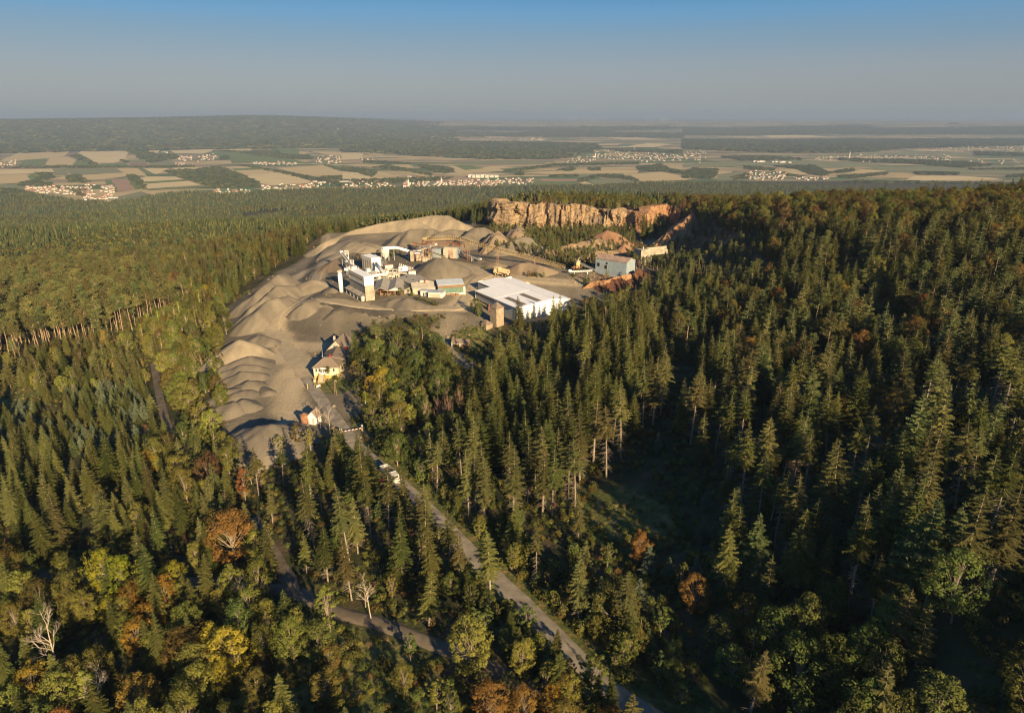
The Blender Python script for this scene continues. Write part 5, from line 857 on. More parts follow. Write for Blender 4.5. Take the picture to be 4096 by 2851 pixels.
# ---- fields of the plain
FM = {'t': mat('stubble_field', (.50, .385, .185), .08, .006, detail=6, stretch=(1, 5, 1)), 'l': mat('pale_stubble_field', (.58, .46, .24), .08, .006, detail=6), 'b': mat('ploughed_field', (.235, .155, .105), .1, .006), 'g': mat('green_field', (.135, .175, .045), .12, .006), 'o': mat('olive_meadow', (.20, .20, .095), .12, .006), 'r': mat('red_brown_field', (.34, .21, .135), .08, .006), 's': mat('sand_pit', (.62, .52, .36), .1, .01)}
FL_ = {'t': 'tan stubble field', 'l': 'pale stubble field', 'b': 'dark ploughed field', 'g': 'green field', 'o': 'olive meadow', 'r': 'red-brown ploughed field', 's': 'pale sand pit among the woods'}
FF = [(f1, c, p) for c, p in [
 ('t', [(0,410),(150,345),(420,341),(540,341),(440,380),(320,393),(150,408),(20,418)]), ('b', [(430,378),(470,345),(545,338),(490,382)]), ('l', [(488,382),(548,342),(870,340),(842,393),(880,400),(760,425),(640,424),(600,412)]), ('g', [(130,440),(160,405),(318,394),(300,440)]), ('t', [(302,440),(335,390),(455,383),(510,402),(485,442)]), ('g', [(490,442),(518,405),(560,415),(600,440)]),
 ('g', [(660,445),(680,428),(855,425),(850,445)]), ('b', [(860,445),(875,425),(985,425),(1000,446)]), ('o', [(850,402),(945,402),(990,422),(862,422)]), ('l', [(930,345),(1072,338),(1062,356),(950,358)]), ('l', [(1140,340),(1462,330),(1368,362),(1180,360)]), ('g', [(1372,362),(1470,335),(1900,385),(2100,430),(1880,418),(1560,425),(1540,390)]), ('g', [(1830,325),(2010,322),(2012,366),(1882,370)]), ('l', [(1545,330),(1682,325),(1700,345),(1552,345)]), ('t', [(1952,345),(2082,350),(2042,367)]), ('t', [(2092,346),(2296,350),(2296,378),(2192,368)]), ('o', [(1000,440),(1010,420),(1130,408),(1250,440)]),
 ('l', [(0,470),(352,465),(366,492),(0,502)]), ('o', [(358,466),(440,465),(460,498),(372,508)]), ('o', [(444,465),(778,462),(848,488),(480,504)]), ('t', [(0,505),(178,500),(205,550),(100,560),(0,566)]), ('g', [(200,495),(238,495),(240,545),(203,545)]), ('t', [(335,532),(480,507),(848,491),(868,512),(690,535),(560,540)]), ('t', [(782,462),(925,460),(990,512),(864,509)]), ('g', [(930,460),(956,460),(1036,500),(1002,512)]), ('l', [(962,460),(1140,460),(1060,499),(1040,499)]), ('l', [(1150,458),(1410,450),(1400,456),(1290,468),(1180,470)]),
 ('o', [(0,568),(160,570),(182,620),(0,624)]), ('l', [(940,530),(980,515),(1180,517),(1350,572),(985,597)]), ('g', [(960,552),(1250,535),(1280,544),(968,566)]), ('g', [(980,602),(1425,574),(1422,590),(1000,608)]), ('t', [(1040,600),(1420,584),(1420,589),(1060,606)]), ('r', [(752,538),(850,535),(905,605),(802,620)]), ('g', [(702,540),(748,540),(798,618),(742,618)]), ('g', [(855,535),(888,538),(942,600),(910,605)]), ('o', [(750,692),(780,655),(950,616),(1030,645),(980,672),(860,692)]), ('t', [(895,625),(960,612),(1025,650),(970,670)]), ('l', [(680,675),(760,670),(745,690),(690,692)]),
 ('t', [(1482,452),(1700,446),(1900,485),(1640,508),(1590,490)]), ('g', [(1550,463),(1750,457),(1790,468),(1580,475)]), ('l', [(1642,508),(1900,487),(2088,545),(2075,560),(1830,578),(1745,560)]), ('t', [(1850,458),(2170,440),(2296,480),(2296,508),(2100,512),(1925,478)]), ('l', [(1885,158),(2000,160),(2130,170),(1990,172)]), ('l', [(2190,193),(2296,195),(2296,205),(2210,203)])]]
FF += [(f2, c, p) for c, p in [
 ('l', [(0,360),(150,358),(120,400),(0,405)]), ('s', [(555,265),(582,240),(700,240),(712,265)]), ('o', [(200,168),(330,165),(480,200),(270,185)]), ('t', [(1670,300),(1890,295),(1850,308),(1690,308)]), ('l', [(1890,320),(2060,292),(2230,300),(2100,322)]), ('l', [(1760,255),(2000,255),(2210,270),(1900,270)]), ('l', [(0,482),(60,478),(240,520),(430,520),(240,550),(0,545)]), ('t', [(125,478),(200,470),(400,515),(220,520)]), ('t', [(372,480),(510,475),(640,515),(560,520)]), ('t', [(700,445),(860,442),(930,485),(790,500)]), ('o', [(730,415),(1100,405),(1440,410),(1330,432),(800,435)]), ('t', [(870,465),(1020,445),(1200,455),(1070,480),(900,490)]), ('g', [(750,440),(870,440),(958,462),(832,473)]), ('g', [(1060,465),(1300,445),(1400,450),(1150,488)]), ('t', [(1180,490),(1600,470),(2000,475),(1990,493),(1400,500)]), ('r', [(1330,530),(1600,532),(1590,548),(1350,550)]), ('g', [(1290,548),(1590,551),(1560,575),(1250,577)]), ('o', [(1650,545),(1750,528),(1940,535),(1958,553),(1720,575)]), ('l', [(1600,560),(1640,550),(1710,575),(1650,577)]), ('t', [(1930,500),(2150,482),(2296,512),(2296,540),(2020,551)]), ('o', [(1400,503),(1900,482),(1900,503),(1600,520)]), ('t', [(0,436),(450,435),(490,450),(400,462),(200,452)]), ('l', [(280,275),(700,270),(1160,275),(1100,283),(300,290)]), ('l', [(190,255),(330,252),(360,262),(230,262)]), ('t', [(1280,345),(1360,320),(1385,322),(1330,342)]), ('l', [(0,320),(130,318),(200,327),(0,330)]), ('o', [(1500,410),(1690,412),(1990,412),(1900,425),(1520,430)]), ('o', [(600,545),(700,590),(560,605),(520,598)]), ('g', [(700,588),(1000,586),(1240,580),(900,592)])]]
FF += [(f3, c, p) for c, p in [
 ('o', [(10,255),(228,250),(236,265),(20,268)]), ('t', [(240,250),(478,245),(488,261)]), ('l', [(502,246),(680,238),(850,240),(1030,255),(600,258)]), ('l', [(1170,345),(1210,320),(1310,312),(1340,330),(1200,345)]), ('o', [(750,375),(1500,350),(1950,355),(1950,383),(1200,370),(900,388)]), ('o', [(0,432),(800,402),(1400,440),(1000,462),(560,445),(0,455)]), ('o', [(1200,450),(2296,450),(2296,498),(1860,500),(1400,480)]), ('t', [(640,467),(760,470),(840,497),(790,512),(700,490)]), ('t', [(1090,500),(1200,467),(1380,475),(1280,492)]), ('l', [(1500,540),(1560,512),(1850,512),(2150,530),(1700,545)]), ('o', [(240,500),(400,480),(640,500),(500,540),(230,545)]), ('t', [(1640,543),(2000,528),(2180,535),(1900,548)]), ('t', [(1200,452),(1450,455),(1500,470),(1250,462)]), ('o', [(1100,235),(1240,232),(1350,245),(1150,242)]), ('o', [(1560,268),(1960,265),(1900,272),(1600,274)]), ('o', [(2080,255),(2296,258),(2296,285),(2110,275)]), ('t', [(0,500),(40,505),(60,530),(0,545)]), ('g', [(1380,548),(1600,552),(1560,566),(1420,560)])]]
for i, (fn, c, pl) in enumerate(FF):
    V_ = []
    for p_ in pl:
        x, y = fgp(*fn(*p_)); V_.append((x, y, float(tz(x, y))))
    cx = sum(v[0] for v in V_)/len(V_); cy = sum(v[1] for v in V_)/len(V_); far_ = cy > 8000
    o = MB().add([(x-cx, y-cy, (z+4) if far_ else 0) for x, y, z in V_], [tuple(range(len(V_)-1, -1, -1))]).build('field', FM[c])
    o.location = (cx, cy, (0 if far_ else max(float(tz(v[0], v[1])) for v in V_+[(cx, cy)]))+.8+.05*(i % 9)+(.6 if c in 'g' else 0)); tag(o, FL_[c]+' on the plain', kind='structure')
# ================================================================ trees
def leafmat(name, c1, c2, tr=.30, hue=.03):
    m = bpy.data.materials.new(name); m.use_nodes = True; t = m.node_tree; N = t.nodes; N.clear(); Lk = t.links
    o = N.new('ShaderNodeOutputMaterial'); oi = N.new('ShaderNodeObjectInfo'); tc = N.new('ShaderNodeTexCoord')
    n = N.new('ShaderNodeTexNoise'); n.inputs['Scale'].default_value = .55; n.inputs['Detail'].default_value = 5; Lk.new(tc.outputs['Object'], n.inputs['Vector'])
    mr = N.new('ShaderNodeMapRange'); mr.inputs[1].default_value = .35; mr.inputs[2].default_value = .65; Lk.new(n.outputs[0], mr.inputs[0])
    mx = N.new('ShaderNodeMix'); mx.data_type = 'RGBA'; mx.inputs[6].default_value = c1+(1,); mx.inputs[7].default_value = c2+(1,)
    ad = N.new('ShaderNodeMath'); ad.operation = 'MULTIPLY_ADD'; ad.inputs[1].default_value = .6; ad.use_clamp = True
    s0 = N.new('ShaderNodeMath'); s0.operation = 'MULTIPLY_ADD'; s0.inputs[1].default_value = .9; s0.inputs[2].default_value = -.25
    Lk.new(oi.outputs['Random'], s0.inputs[0]); Lk.new(mr.outputs[0], ad.inputs[0]); Lk.new(s0.outputs[0], ad.inputs[2]); Lk.new(ad.outputs[0], mx.inputs[0])
    hs = N.new('ShaderNodeHueSaturation'); hh = N.new('ShaderNodeMapRange'); hh.inputs[3].default_value = .5-hue; hh.inputs[4].default_value = .5+hue
    m7 = N.new('ShaderNodeMath'); m7.operation = 'MULTIPLY'; m7.inputs[1].default_value = 7.31; fr = N.new('ShaderNodeMath'); fr.operation = 'FRACT'
    Lk.new(oi.outputs['Random'], m7.inputs[0]); Lk.new(m7.outputs[0], fr.inputs[0]); Lk.new(fr.outputs[0], hh.inputs[0]); Lk.new(hh.outputs[0], hs.inputs['Hue'])
    vv = N.new('ShaderNodeMapRange'); vv.inputs[3].default_value = .72; vv.inputs[4].default_value = 1.28; Lk.new(fr.outputs[0], vv.inputs[0]); Lk.new(vv.outputs[0], hs.inputs['Value'])
    Lk.new(mx.outputs[2], hs.inputs['Color'])
    d = N.new('ShaderNodeBsdfDiffuse'); tl = N.new('ShaderNodeBsdfTranslucent'); ms = N.new('ShaderNodeMixShader'); ms.inputs[0].default_value = tr
    Lk.new(hs.outputs[0], d.inputs[0]); Lk.new(hs.outputs[0], tl.inputs[0]); Lk.new(d.outputs[0], ms.inputs[1]); Lk.new(tl.outputs[0], ms.inputs[2]); Lk.new(ms.outputs[0], o.inputs[0])
    return m
LM = {'spruce': leafmat('spruce_needles', (.066, .083, .024), (.150, .143, .042), .22, .012),
      'pine': leafmat('pine_needles', (.075, .098, .036), (.150, .150, .055), .15, .02),
      'olive': leafmat('olive_needles', (.100, .104, .036), (.165, .145, .052), .15, .02),
      'green': leafmat('green_leaves', (.070, .092, .026), (.135, .145, .040)),
      'light': leafmat('light_green_leaves', (.13, .15, .035), (.23, .21, .05)),
      'lime': leafmat('yellow_green_leaves', (.14, .17, .02), (.30, .26, .03)),
      'yellow': leafmat('yellow_leaves', (.23, .165, .03), (.38, .25, .04), .35),
      'orange': leafmat('orange_leaves', (.19, .105, .032), (.31, .18, .05), .35),
      'brown': leafmat('brown_leaves', (.12, .075, .035), (.20, .12, .05)),
      'autumn': leafmat('fading_leaves', (.105, .105, .03), (.21, .168, .042), .3, .035),
      'blue': leafmat('bluish_needles', (.11, .14, .085), (.17, .19, .11), .15, .01),
      'farcon': leafmat('far_conifer_needles', (.040, .060, .030), (.078, .092, .038), .1, .012), 'farleaf': leafmat('far_leaves', (.065, .078, .030), (.13, .115, .042), .1, .03),
      'straw': leafmat('dry_grass', (.24, .19, .09), (.38, .29, .14), .3)}
M_bark = mat('grey_brown_bark', (.26, .21, .155), .25, 3); M_pbark = mat('orange_pine_bark', (.31, .215, .145), .3, 2); M_birch = mat('white_birch_bark', (.62, .58, .50), .2, 4)
M_dead = mat('pale_dead_wood', (.42, .35, .27), .2, 2); M_twig = mat('reddish_twigs', (.24, .145, .11), .2, 2)
class TM:                                              # triangle/quad soup for one part of a tree
    def __init__(s): s.v = []; s.f = []
    def tube(s, P, R, n=5):
        b = len(s.v)
        for i, p in enumerate(P):
            d = (P[min(i+1, len(P)-1)]-P[max(i-1, 0)]).normalized(); a = d.orthogonal().normalized(); c = d.cross(a)
            for k in range(n):
                t = 2*math.pi*k/n; s.v.append(tuple(p+(a*math.cos(t)+c*math.sin(t))*R[i]))
        for i in range(len(P)-1):
            for k in range(n): s.f.append((b+i*n+k, b+i*n+(k+1) % n, b+(i+1)*n+(k+1) % n, b+(i+1)*n+k))
    def tri(s, a, b, c): i = len(s.v); s.v += [tuple(a), tuple(b), tuple(c)]; s.f.append((i, i+1, i+2))
    def quad(s, a, b, c, d): i = len(s.v); s.v += [tuple(a), tuple(b), tuple(c), tuple(d)]; s.f.append((i, i+1, i+2, i+3))
    def mesh(s, name, m):
        me = bpy.data.meshes.new(name); me.from_pydata(s.v, [], s.f); me.materials.append(m); me.update(); return me
def rv(rg): return Vector((rg.gauss(0, 1), rg.gauss(0, 1), rg.gauss(0, 1))).normalized()
def leaf(tm, p, n, sz, rg):
    a = n.cross(rv(rg)).normalized()*sz; b = n.cross(a).normalized()*sz*rg.uniform(.5, .9)
    tm.quad(p-a, p-b*.9, p+a, p+b)
def conifer(seed, H=22, base=.12, R=3.4, dens=1.0, droop=.25, dead=0, nb=7, stations=5, gappy=0, tw=1.0):
    rg = random.Random(seed); cr = TM(); tk = TM()
    bend = Vector((rg.uniform(-.02, .02), rg.uniform(-.02, .02), 0))*H
    ax_ = lambda z: Vector((bend.x*(z/H)**2, bend.y*(z/H)**2, z))
    tk.tube([ax_(H*t) for t in (-.03, .1, .35, .65, .97)], [H*.0135, H*.0115, H*.0088, H*.0052, H*.0008], 6)
    z = H*base; z0 = z
    while z < H*.985:
        t = (z-z0)/(H-z0); rad = R*(1-t)**.78*(.55+.45*min(1, t*5+.3))*rg.uniform(.82, 1.15)+.12
        n = max(4, int(nb*(1-.35*t)*rg.uniform(.8, 1.15)))
        ph = rg.random()*6.28
        for k in range(n):
            if rg.random() < gappy: continue
            a = ph+6.283*k/n+rg.uniform(-.3, .3); L = rad*rg.uniform(.72, 1.18); d = Vector((math.cos(a), math.sin(a), 0)); s = Vector((-d.y, d.x, 0))
            up = .32*(t-.25)+.12; p0 = ax_(z+rg.uniform(-.25, .25))
            def at(u): return p0+d*L*u+Vector((0, 0, L*(up*u-droop*(1.6)*u*u+droop*.55*u**4)))
            prev = at(.06); w0 = .10*L+.16
            for j in range(1, stations+1):
                u = .06+.94*j/stations; q = at(u); m = (prev+q)/2
                wd = (.34*L*(1-.62*u)+.16)*tw*rg.uniform(.75, 1.25)
                dz = -wd*rg.uniform(.18, .55)
                cr.tri(prev, q+d*wd*.15, m+s*wd+d*wd*.55+Vector((0, 0, dz)))
                cr.tri(q+d*wd*.15, prev, m-s*wd+d*wd*.55+Vector((0, 0, dz*rg.uniform(.6, 1.3))))
                if rg.random() < .5: cr.tri(prev, q, m+Vector((rg.uniform(-.1, .1), rg.uniform(-.1, .1), -wd*rg.uniform(.5, .9))))
                prev = q
        z += rg.uniform(.42, .68)*(H/22)**.6/dens
    cr.tri(ax_(H*1.01), ax_(H*.96)+Vector((.22, 0, 0)), ax_(H*.96)+Vector((-.22, .05, 0)))
    cr.tri(ax_(H*1.01), ax_(H*.96)+Vector((0, .22, 0)), ax_(H*.96)+Vector((0, -.22, 0)))
    for k in range(dead):
        zz = H*rg.uniform(.12, base+.12); a = rg.random()*6.28; L = rg.uniform(.8, 2.6)*R/3.2; d = Vector((math.cos(a), math.sin(a), rg.uniform(-.25, .1)))
        p = ax_(zz); m_ = p+d*L*.55; e = p+d*L+Vector((0, 0, -.3*L+.25*L*rg.random())); tk.tube([p, m_, e], [.05, .035, .012], 3)
    return cr, tk
def pine(seed, H=20, R=3.2, cb=.55):
    rg = random.Random(seed); cr = TM(); tk = TM(); lean = Vector((rg.uniform(-1, 1), rg.uniform(-1, 1), 0))*H*.03
    ax_ = lambda z: Vector((lean.x*(z/H), lean.y*(z/H), z))+Vector((math.sin(z*.35+seed), math.cos(z*.3), 0))*.18
    tk.tube([ax_(H*t) for t in (-.03, .15, .4, .65, .95)], [H*.014, H*.012, H*.010, H*.0065, H*.002], 6)
    for k in range(int(26*(1-cb)/.45)):
        t = k/(26*(1-cb)/.45); z = H*(cb+(1-cb)*t); a = rg.random()*6.28; L = R*(1-t*.72)**.7*rg.uniform(.5, 1.15)
        d = Vector((math.cos(a), math.sin(a), .25+.3*t)); p = ax_(z); e = p+d*L; tk.tube([p, p+d*L*.5+Vector((0, 0, -.1)), e], [.09, .06, .02], 3)
        for c in range(3):
            cc = p+d*L*(.5+.28*c)+Vector((rg.uniform(-.6, .6), rg.uniform(-.6, .6), rg.uniform(-.1, .5))); r = rg.uniform(.65, 1.15)
            for _ in range(24):
                v = rv(rg); v.z *= .55; q = cc+v*r*rg.uniform(.5, 1); w = (v+Vector((0, 0, .35))).normalized()
                s = w.orthogonal().normalized(); s = Matrix.Rotation(rg.random()*6.28, 3, w) @ s
                cr.tri(q-s*.17, q+s*.17, q+w*rg.uniform(.4, .65))
    return cr, tk
def broad(seed, H=15, R=4.2, cb=.28, lobes=46, leaves=52, lsz=.27, open_=.0, layered=0, multi=1):
    rg = random.Random(seed); cr = TM(); tk = TM(); cen = Vector((0, 0, H*(cb+1)/2)); hh = H*(1-cb)/2
    for m_ in range(multi):
        off = Vector((rg.uniform(-1, 1), rg.uniform(-1, 1), 0))*(.6 if multi > 1 else 0)
        tp = Vector((rg.uniform(-.5, .5), rg.uniform(-.5, .5), H*.72))+off*3
        P = [off*.5+Vector((0, 0, -H*.03)), off+Vector((rg.uniform(-.2, .2), rg.uniform(-.2, .2), H*.22)), (off+tp)/2+Vector((0, 0, 0)), tp]
        tk.tube(P, [H*.016, H*.013, H*.009, H*.002], 6)
    sq = [rg.uniform(.72, 1.2) for _ in range(8)]
    for k in range(lobes):
        a = rg.random()*6.283; u = rg.uniform(-1, 1); rr_ = (1-u*u)**.5
        prof = (1-.35*max(0, u))*(1-.15*max(0, -u)); rad = rg.uniform(.4, 1.0)**.6*sq[int(a/6.284*8)]*rg.uniform(.85, 1.12)
        c = cen+Vector((math.cos(a)*rr_*R*prof*rad, math.sin(a)*rr_*R*prof*rad, u*hh*.93*rad**.5)); c += rv(rg)*.35
        if k % 2 == 0:
            z = c.z*rg.uniform(.35, .62); b = Vector((0, 0, z)); tk.tube([b, (b+c)/2+Vector((0, 0, -.1)), c], [H*.006, H*.0035, .02], 3)
        lr = rg.uniform(.55, 1.35)*R/4.0*(.75 if open_ else 1); outw = (c-cen); outw.z *= .6; outw.normalize()
        for _ in range(int(leaves*rg.uniform(.6, 1.2)*(1-open_))):
            v = rv(rg); 
            if v.dot(outw) < -.35: v = -v
            v.z *= (.55 if layered else .85); q = c+v*lr*rg.uniform(.6, 1.08)
            n = (v*.8+Vector((0, 0, .55))+rv(rg)*.55).normalized(); leaf(cr, q, n, lsz*rg.uniform(.6, 1.35), rg)
    return cr, tk
def branchy(seed, H=14, spread=.5, n0=5, depth=4, thick=.012, up=.5, twig=0):
    rg = random.Random(seed); tk = TM(); cr = TM()
    def rec(p, d, L, r, k):
        P = [p]; q = p
        for j in range(3):
            d = (d+rv(rg)*.16+Vector((0, 0, .05*up))).normalized(); q = q+d*L/3; P.append(q)
        tk.tube(P, [r, r*.85, r*.7, r*.5], 4 if k > 1 else 3)
        if k == 0: return
        for j in range(3 if k > 1 else 4):
            f = rg.uniform(.35, 1); pp = P[1+int(f*2)] if f < 1 else q
            dd = (d+rv(rg)*spread*1.2+Vector((0, 0, up*.3))).normalized(); rec(pp, dd, L*rg.uniform(.5, .72), r*.5, k-1)
    tk.tube([Vector((0, 0, -.4)), Vector((.1, 0, H*.25)), Vector((0, .15, H*.5)), Vector((.1, 0, H*.78))], [H*thick, H*thick*.8, H*thick*.55, H*thick*.25], 5)
    for j in range(n0):
        z = H*rg.uniform(.28, .74); a = rg.random()*6.28; d = Vector((math.cos(a), math.sin(a), up*1.6)).normalized(); rec(Vector((0, 0, z)), d, H*.30*(1.15-z/H), H*thick*.38, depth-1)
    rec(Vector((.1, 0, H*.76)), Vector((0, 0, 1)), H*.22, H*thick*.25, depth-1)
    return cr, tk
def birch(seed, H=14, R=1.9):
    rg = random.Random(seed); cr = TM(); tk = TM()
    tk.tube([Vector((0, 0, -.4)), Vector((.15, 0, H*.3)), Vector((0, .15, H*.62)), Vector((.1, 0, H*.98))], [.15, .13, .09, .02], 6)
    for k in range(70):
        t = rg.random(); z = H*(.22+.76*t); a = rg.random()*6.28; L = R*(1-t)**.45*rg.uniform(.35, 1)+.2; d = Vector((math.cos(a), math.sin(a), .55)); c = Vector((0, 0, z))+d*L
        if k % 3 == 0: tk.tube([Vector((0, 0, z)), c], [.04, .01], 3)
        for _ in range(26):
            q = c+Vector((rg.gauss(0, .4), rg.gauss(0, .4), -abs(rg.gauss(0, .8)))); leaf(cr, q, (rv(rg)+Vector((0, 0, .3))).normalized(), rg.uniform(.09, .2), rg)
    return cr, tk
def shrub(seed, H=2.5, R=1.6, n=230, lsz=.2):
    rg = random.Random(seed); cr = TM(); tk = TM()
    L = [(rv(rg), rg.uniform(.3, 1)) for _ in range(9)]
    for k in range(5): a = rg.random()*6.28; tk.tube([Vector((0, 0, -.2)), Vector((math.cos(a)*R*.5, math.sin(a)*R*.5, H*.75))], [.05, .012], 3)
    for _ in range(n):
        l, s = L[rg.randrange(9)]; c = Vector((l.x*R*.6*s, l.y*R*.6*s, H*(.42+.3*l.z*s))); v = rv(rg); q = c+Vector((v.x*R*.5, v.y*R*.5, v.z*H*.33)); q.z = max(.05, q.z)
        leaf(cr, q, (v*.7+Vector((0, 0, .6))+rv(rg)*.5).normalized(), lsz*rg.uniform(.6, 1.4), rg)
    return cr, tk
# one mesh pair per shape and colouring
PROTO = {}
def reg(kind, colour, gens, barkm, hgt):
    L = []
    for cr, tk in gens:
        L.append((cr.mesh('crown', LM[colour]) if cr.f else None, tk.mesh('trunk', barkm)))
    PROTO[kind+'_'+colour] = (L, hgt)
sp = [conifer(100+i, 22, rg_b, rg_r, 1.0, dr, nb=8) for i, (rg_b, rg_r, dr) in enumerate([(.06, 4.4, .22), (.08, 3.9, .27), (.04, 4.9, .18), (.12, 4.1, .24)])]
tallsp = [conifer(120+i, 24, b_, r_, .95, .2, dead=70, nb=7, gappy=.08+.06*i) for i, (b_, r_) in enumerate([(.36, 3.7), (.5, 3.4), (.28, 4.0), (.6, 3.5), (.42, 3.0)])]
fir = [conifer(140+i, 20, .1+.05*(i % 3), 4.9-.25*i, .72, .10+.03*(i % 3), nb=8, stations=6, gappy=.06+.05*i, tw=1.25) for i in range(6)]
sap = [conifer(160+i, 6, .03, 1.75, 1.15, .1, nb=7, stations=3) for i in range(3)]
for c in ('spruce', 'olive'): reg('spruce', c, sp, M_bark, 22); reg('tall', c, tallsp, M_bark, 24)
for c in ('pine', 'spruce', 'olive'): reg('fir', c, fir, M_bark, 20)
for c in ('blue', 'pine'): reg('sapling', c, sap, M_bark, 6)
pn = [pine(180+i, 20, 3.3, .5+.06*i) for i in range(4)]; reg('pine', 'pine', pn, M_pbark, 20); reg('pine', 'olive', pn, M_pbark, 20)
br = [broad(200+i, 15, 4.3+.3*i, .05+.04*i, 84, 74, .195) for i in range(4)]
for c in ('green', 'light', 'lime', 'yellow', 'orange', 'brown', 'autumn'): reg('broad', c, br, M_bark, 15)
br2 = [broad(220+i, 13, 3.0, .15, 60, 62, .18, .1, 1) for i in range(3)]
for c in ('green', 'light', 'autumn', 'orange', 'yellow'): reg('slim', c, br2, M_bark, 13)
reg('birch', 'lime', [birch(240), birch(241, 15, 1.7)], M_birch, 14); reg('birch', 'autumn', [birch(242, 13, 2.1)], M_birch, 14)
bare = [branchy(260+i, 14, .55, 8, 4, .012, .5) for i in range(3)]; reg('bare', 'none', [], M_dead, 14)
PROTO['bare_dead'] = ([(None, tk.mesh('trunk', M_dead)) for cr, tk in bare], 14)
bare2 = [branchy(270+i, 14, .28, 12, 4, .008, 1.1) for i in range(3)]
PROTO['bare_twig'] = ([(None, tk.mesh('trunk', M_twig)) for cr, tk in bare2], 14)
sh = [shrub(280+i) for i in range(4)]
for c in ('green', 'light', 'autumn', 'brown', 'yellow', 'straw'): reg('shrub', c, sh, M_bark, 2.5)
# ---------------------------------------------------------------- where the trees stand
q4_ = q4
SHOW = [ # photo outlines of open places the forest must not hide
 [(905,1195),(940,1150),(1080,1065),(1240,985),(1340,935),(1500,885),(1740,852),(1880,885),(1960,880),(2000,810),(2080,790),(2560,830),(2570,935),(2640,950),(2700,1000),(2600,1080),(2420,1085),(2420,1150),(2260,1180),(2262,1215),(2200,1262),(2100,1290),(2003,1325),(1960,1330),(1960,1380),(1850,1385),(1820,1400),(1775,1350),(1835,1280),(1840,1262),(1700,1256),(1560,1268),(1450,1290),(1385,1330),(1375,1400),(1395,1500),(1420,1600),(1400,1680),(1445,1740),(1360,1760),(1350,1720),(1240,1740),(1160,1745),(1080,1765),(1000,1730),(905,1690),(905,1600),(885,1480),(905,1380),(925,1330)],
 [(1365,1740),(1445,1725),(1540,1815),(1640,1915),(1720,2000),(1660,1995),(1600,1960),(1480,1880),(1420,1800)],
 [(1800,2085),(1850,2110),(1960,2225),(2160,2410),(2300,2560),(2400,2680),(2620,2851),(2480,2851),(2400,2760),(2300,2660),(2150,2520),(2000,2380),(1890,2260)],
 [(1340,2440),(1500,2475),(1700,2560),(1930,2660),(1950,2705),(1700,2615),(1500,2530),(1340,2475)],
 [(1080,2200),(1170,2300),(1190,2400),(1120,2390)], [(630,1540),(655,1560),(675,1700),(640,1680)], [(650,2290),(740,2300),(900,2350),(860,2370),(660,2320)],
 [(1800,1330),(1860,1300),(1960,1330),(1960,1390),(1800,1400)], [(1340,1480),(1400,1450),(1420,1620),(1360,1640)]]
def hidden(x, y, z, H, R, soft=True):
    pts = [(x, y, z+H*t) for t in (1., .8, .55, .3)]+[(x+R*.7, y, z+H*.6), (x-R*.7, y, z+H*.6)]
    A = np.array(pts); px, py = proj(A[:, 0], A[:, 1], A[:, 2])
    return any(inpoly(px, py, s).any() and (j in (0, 7, 8) or random.random() < (.35 if j < 3 else .3)) for j, s in enumerate(SHOW))
def seg(*a): return list(a)
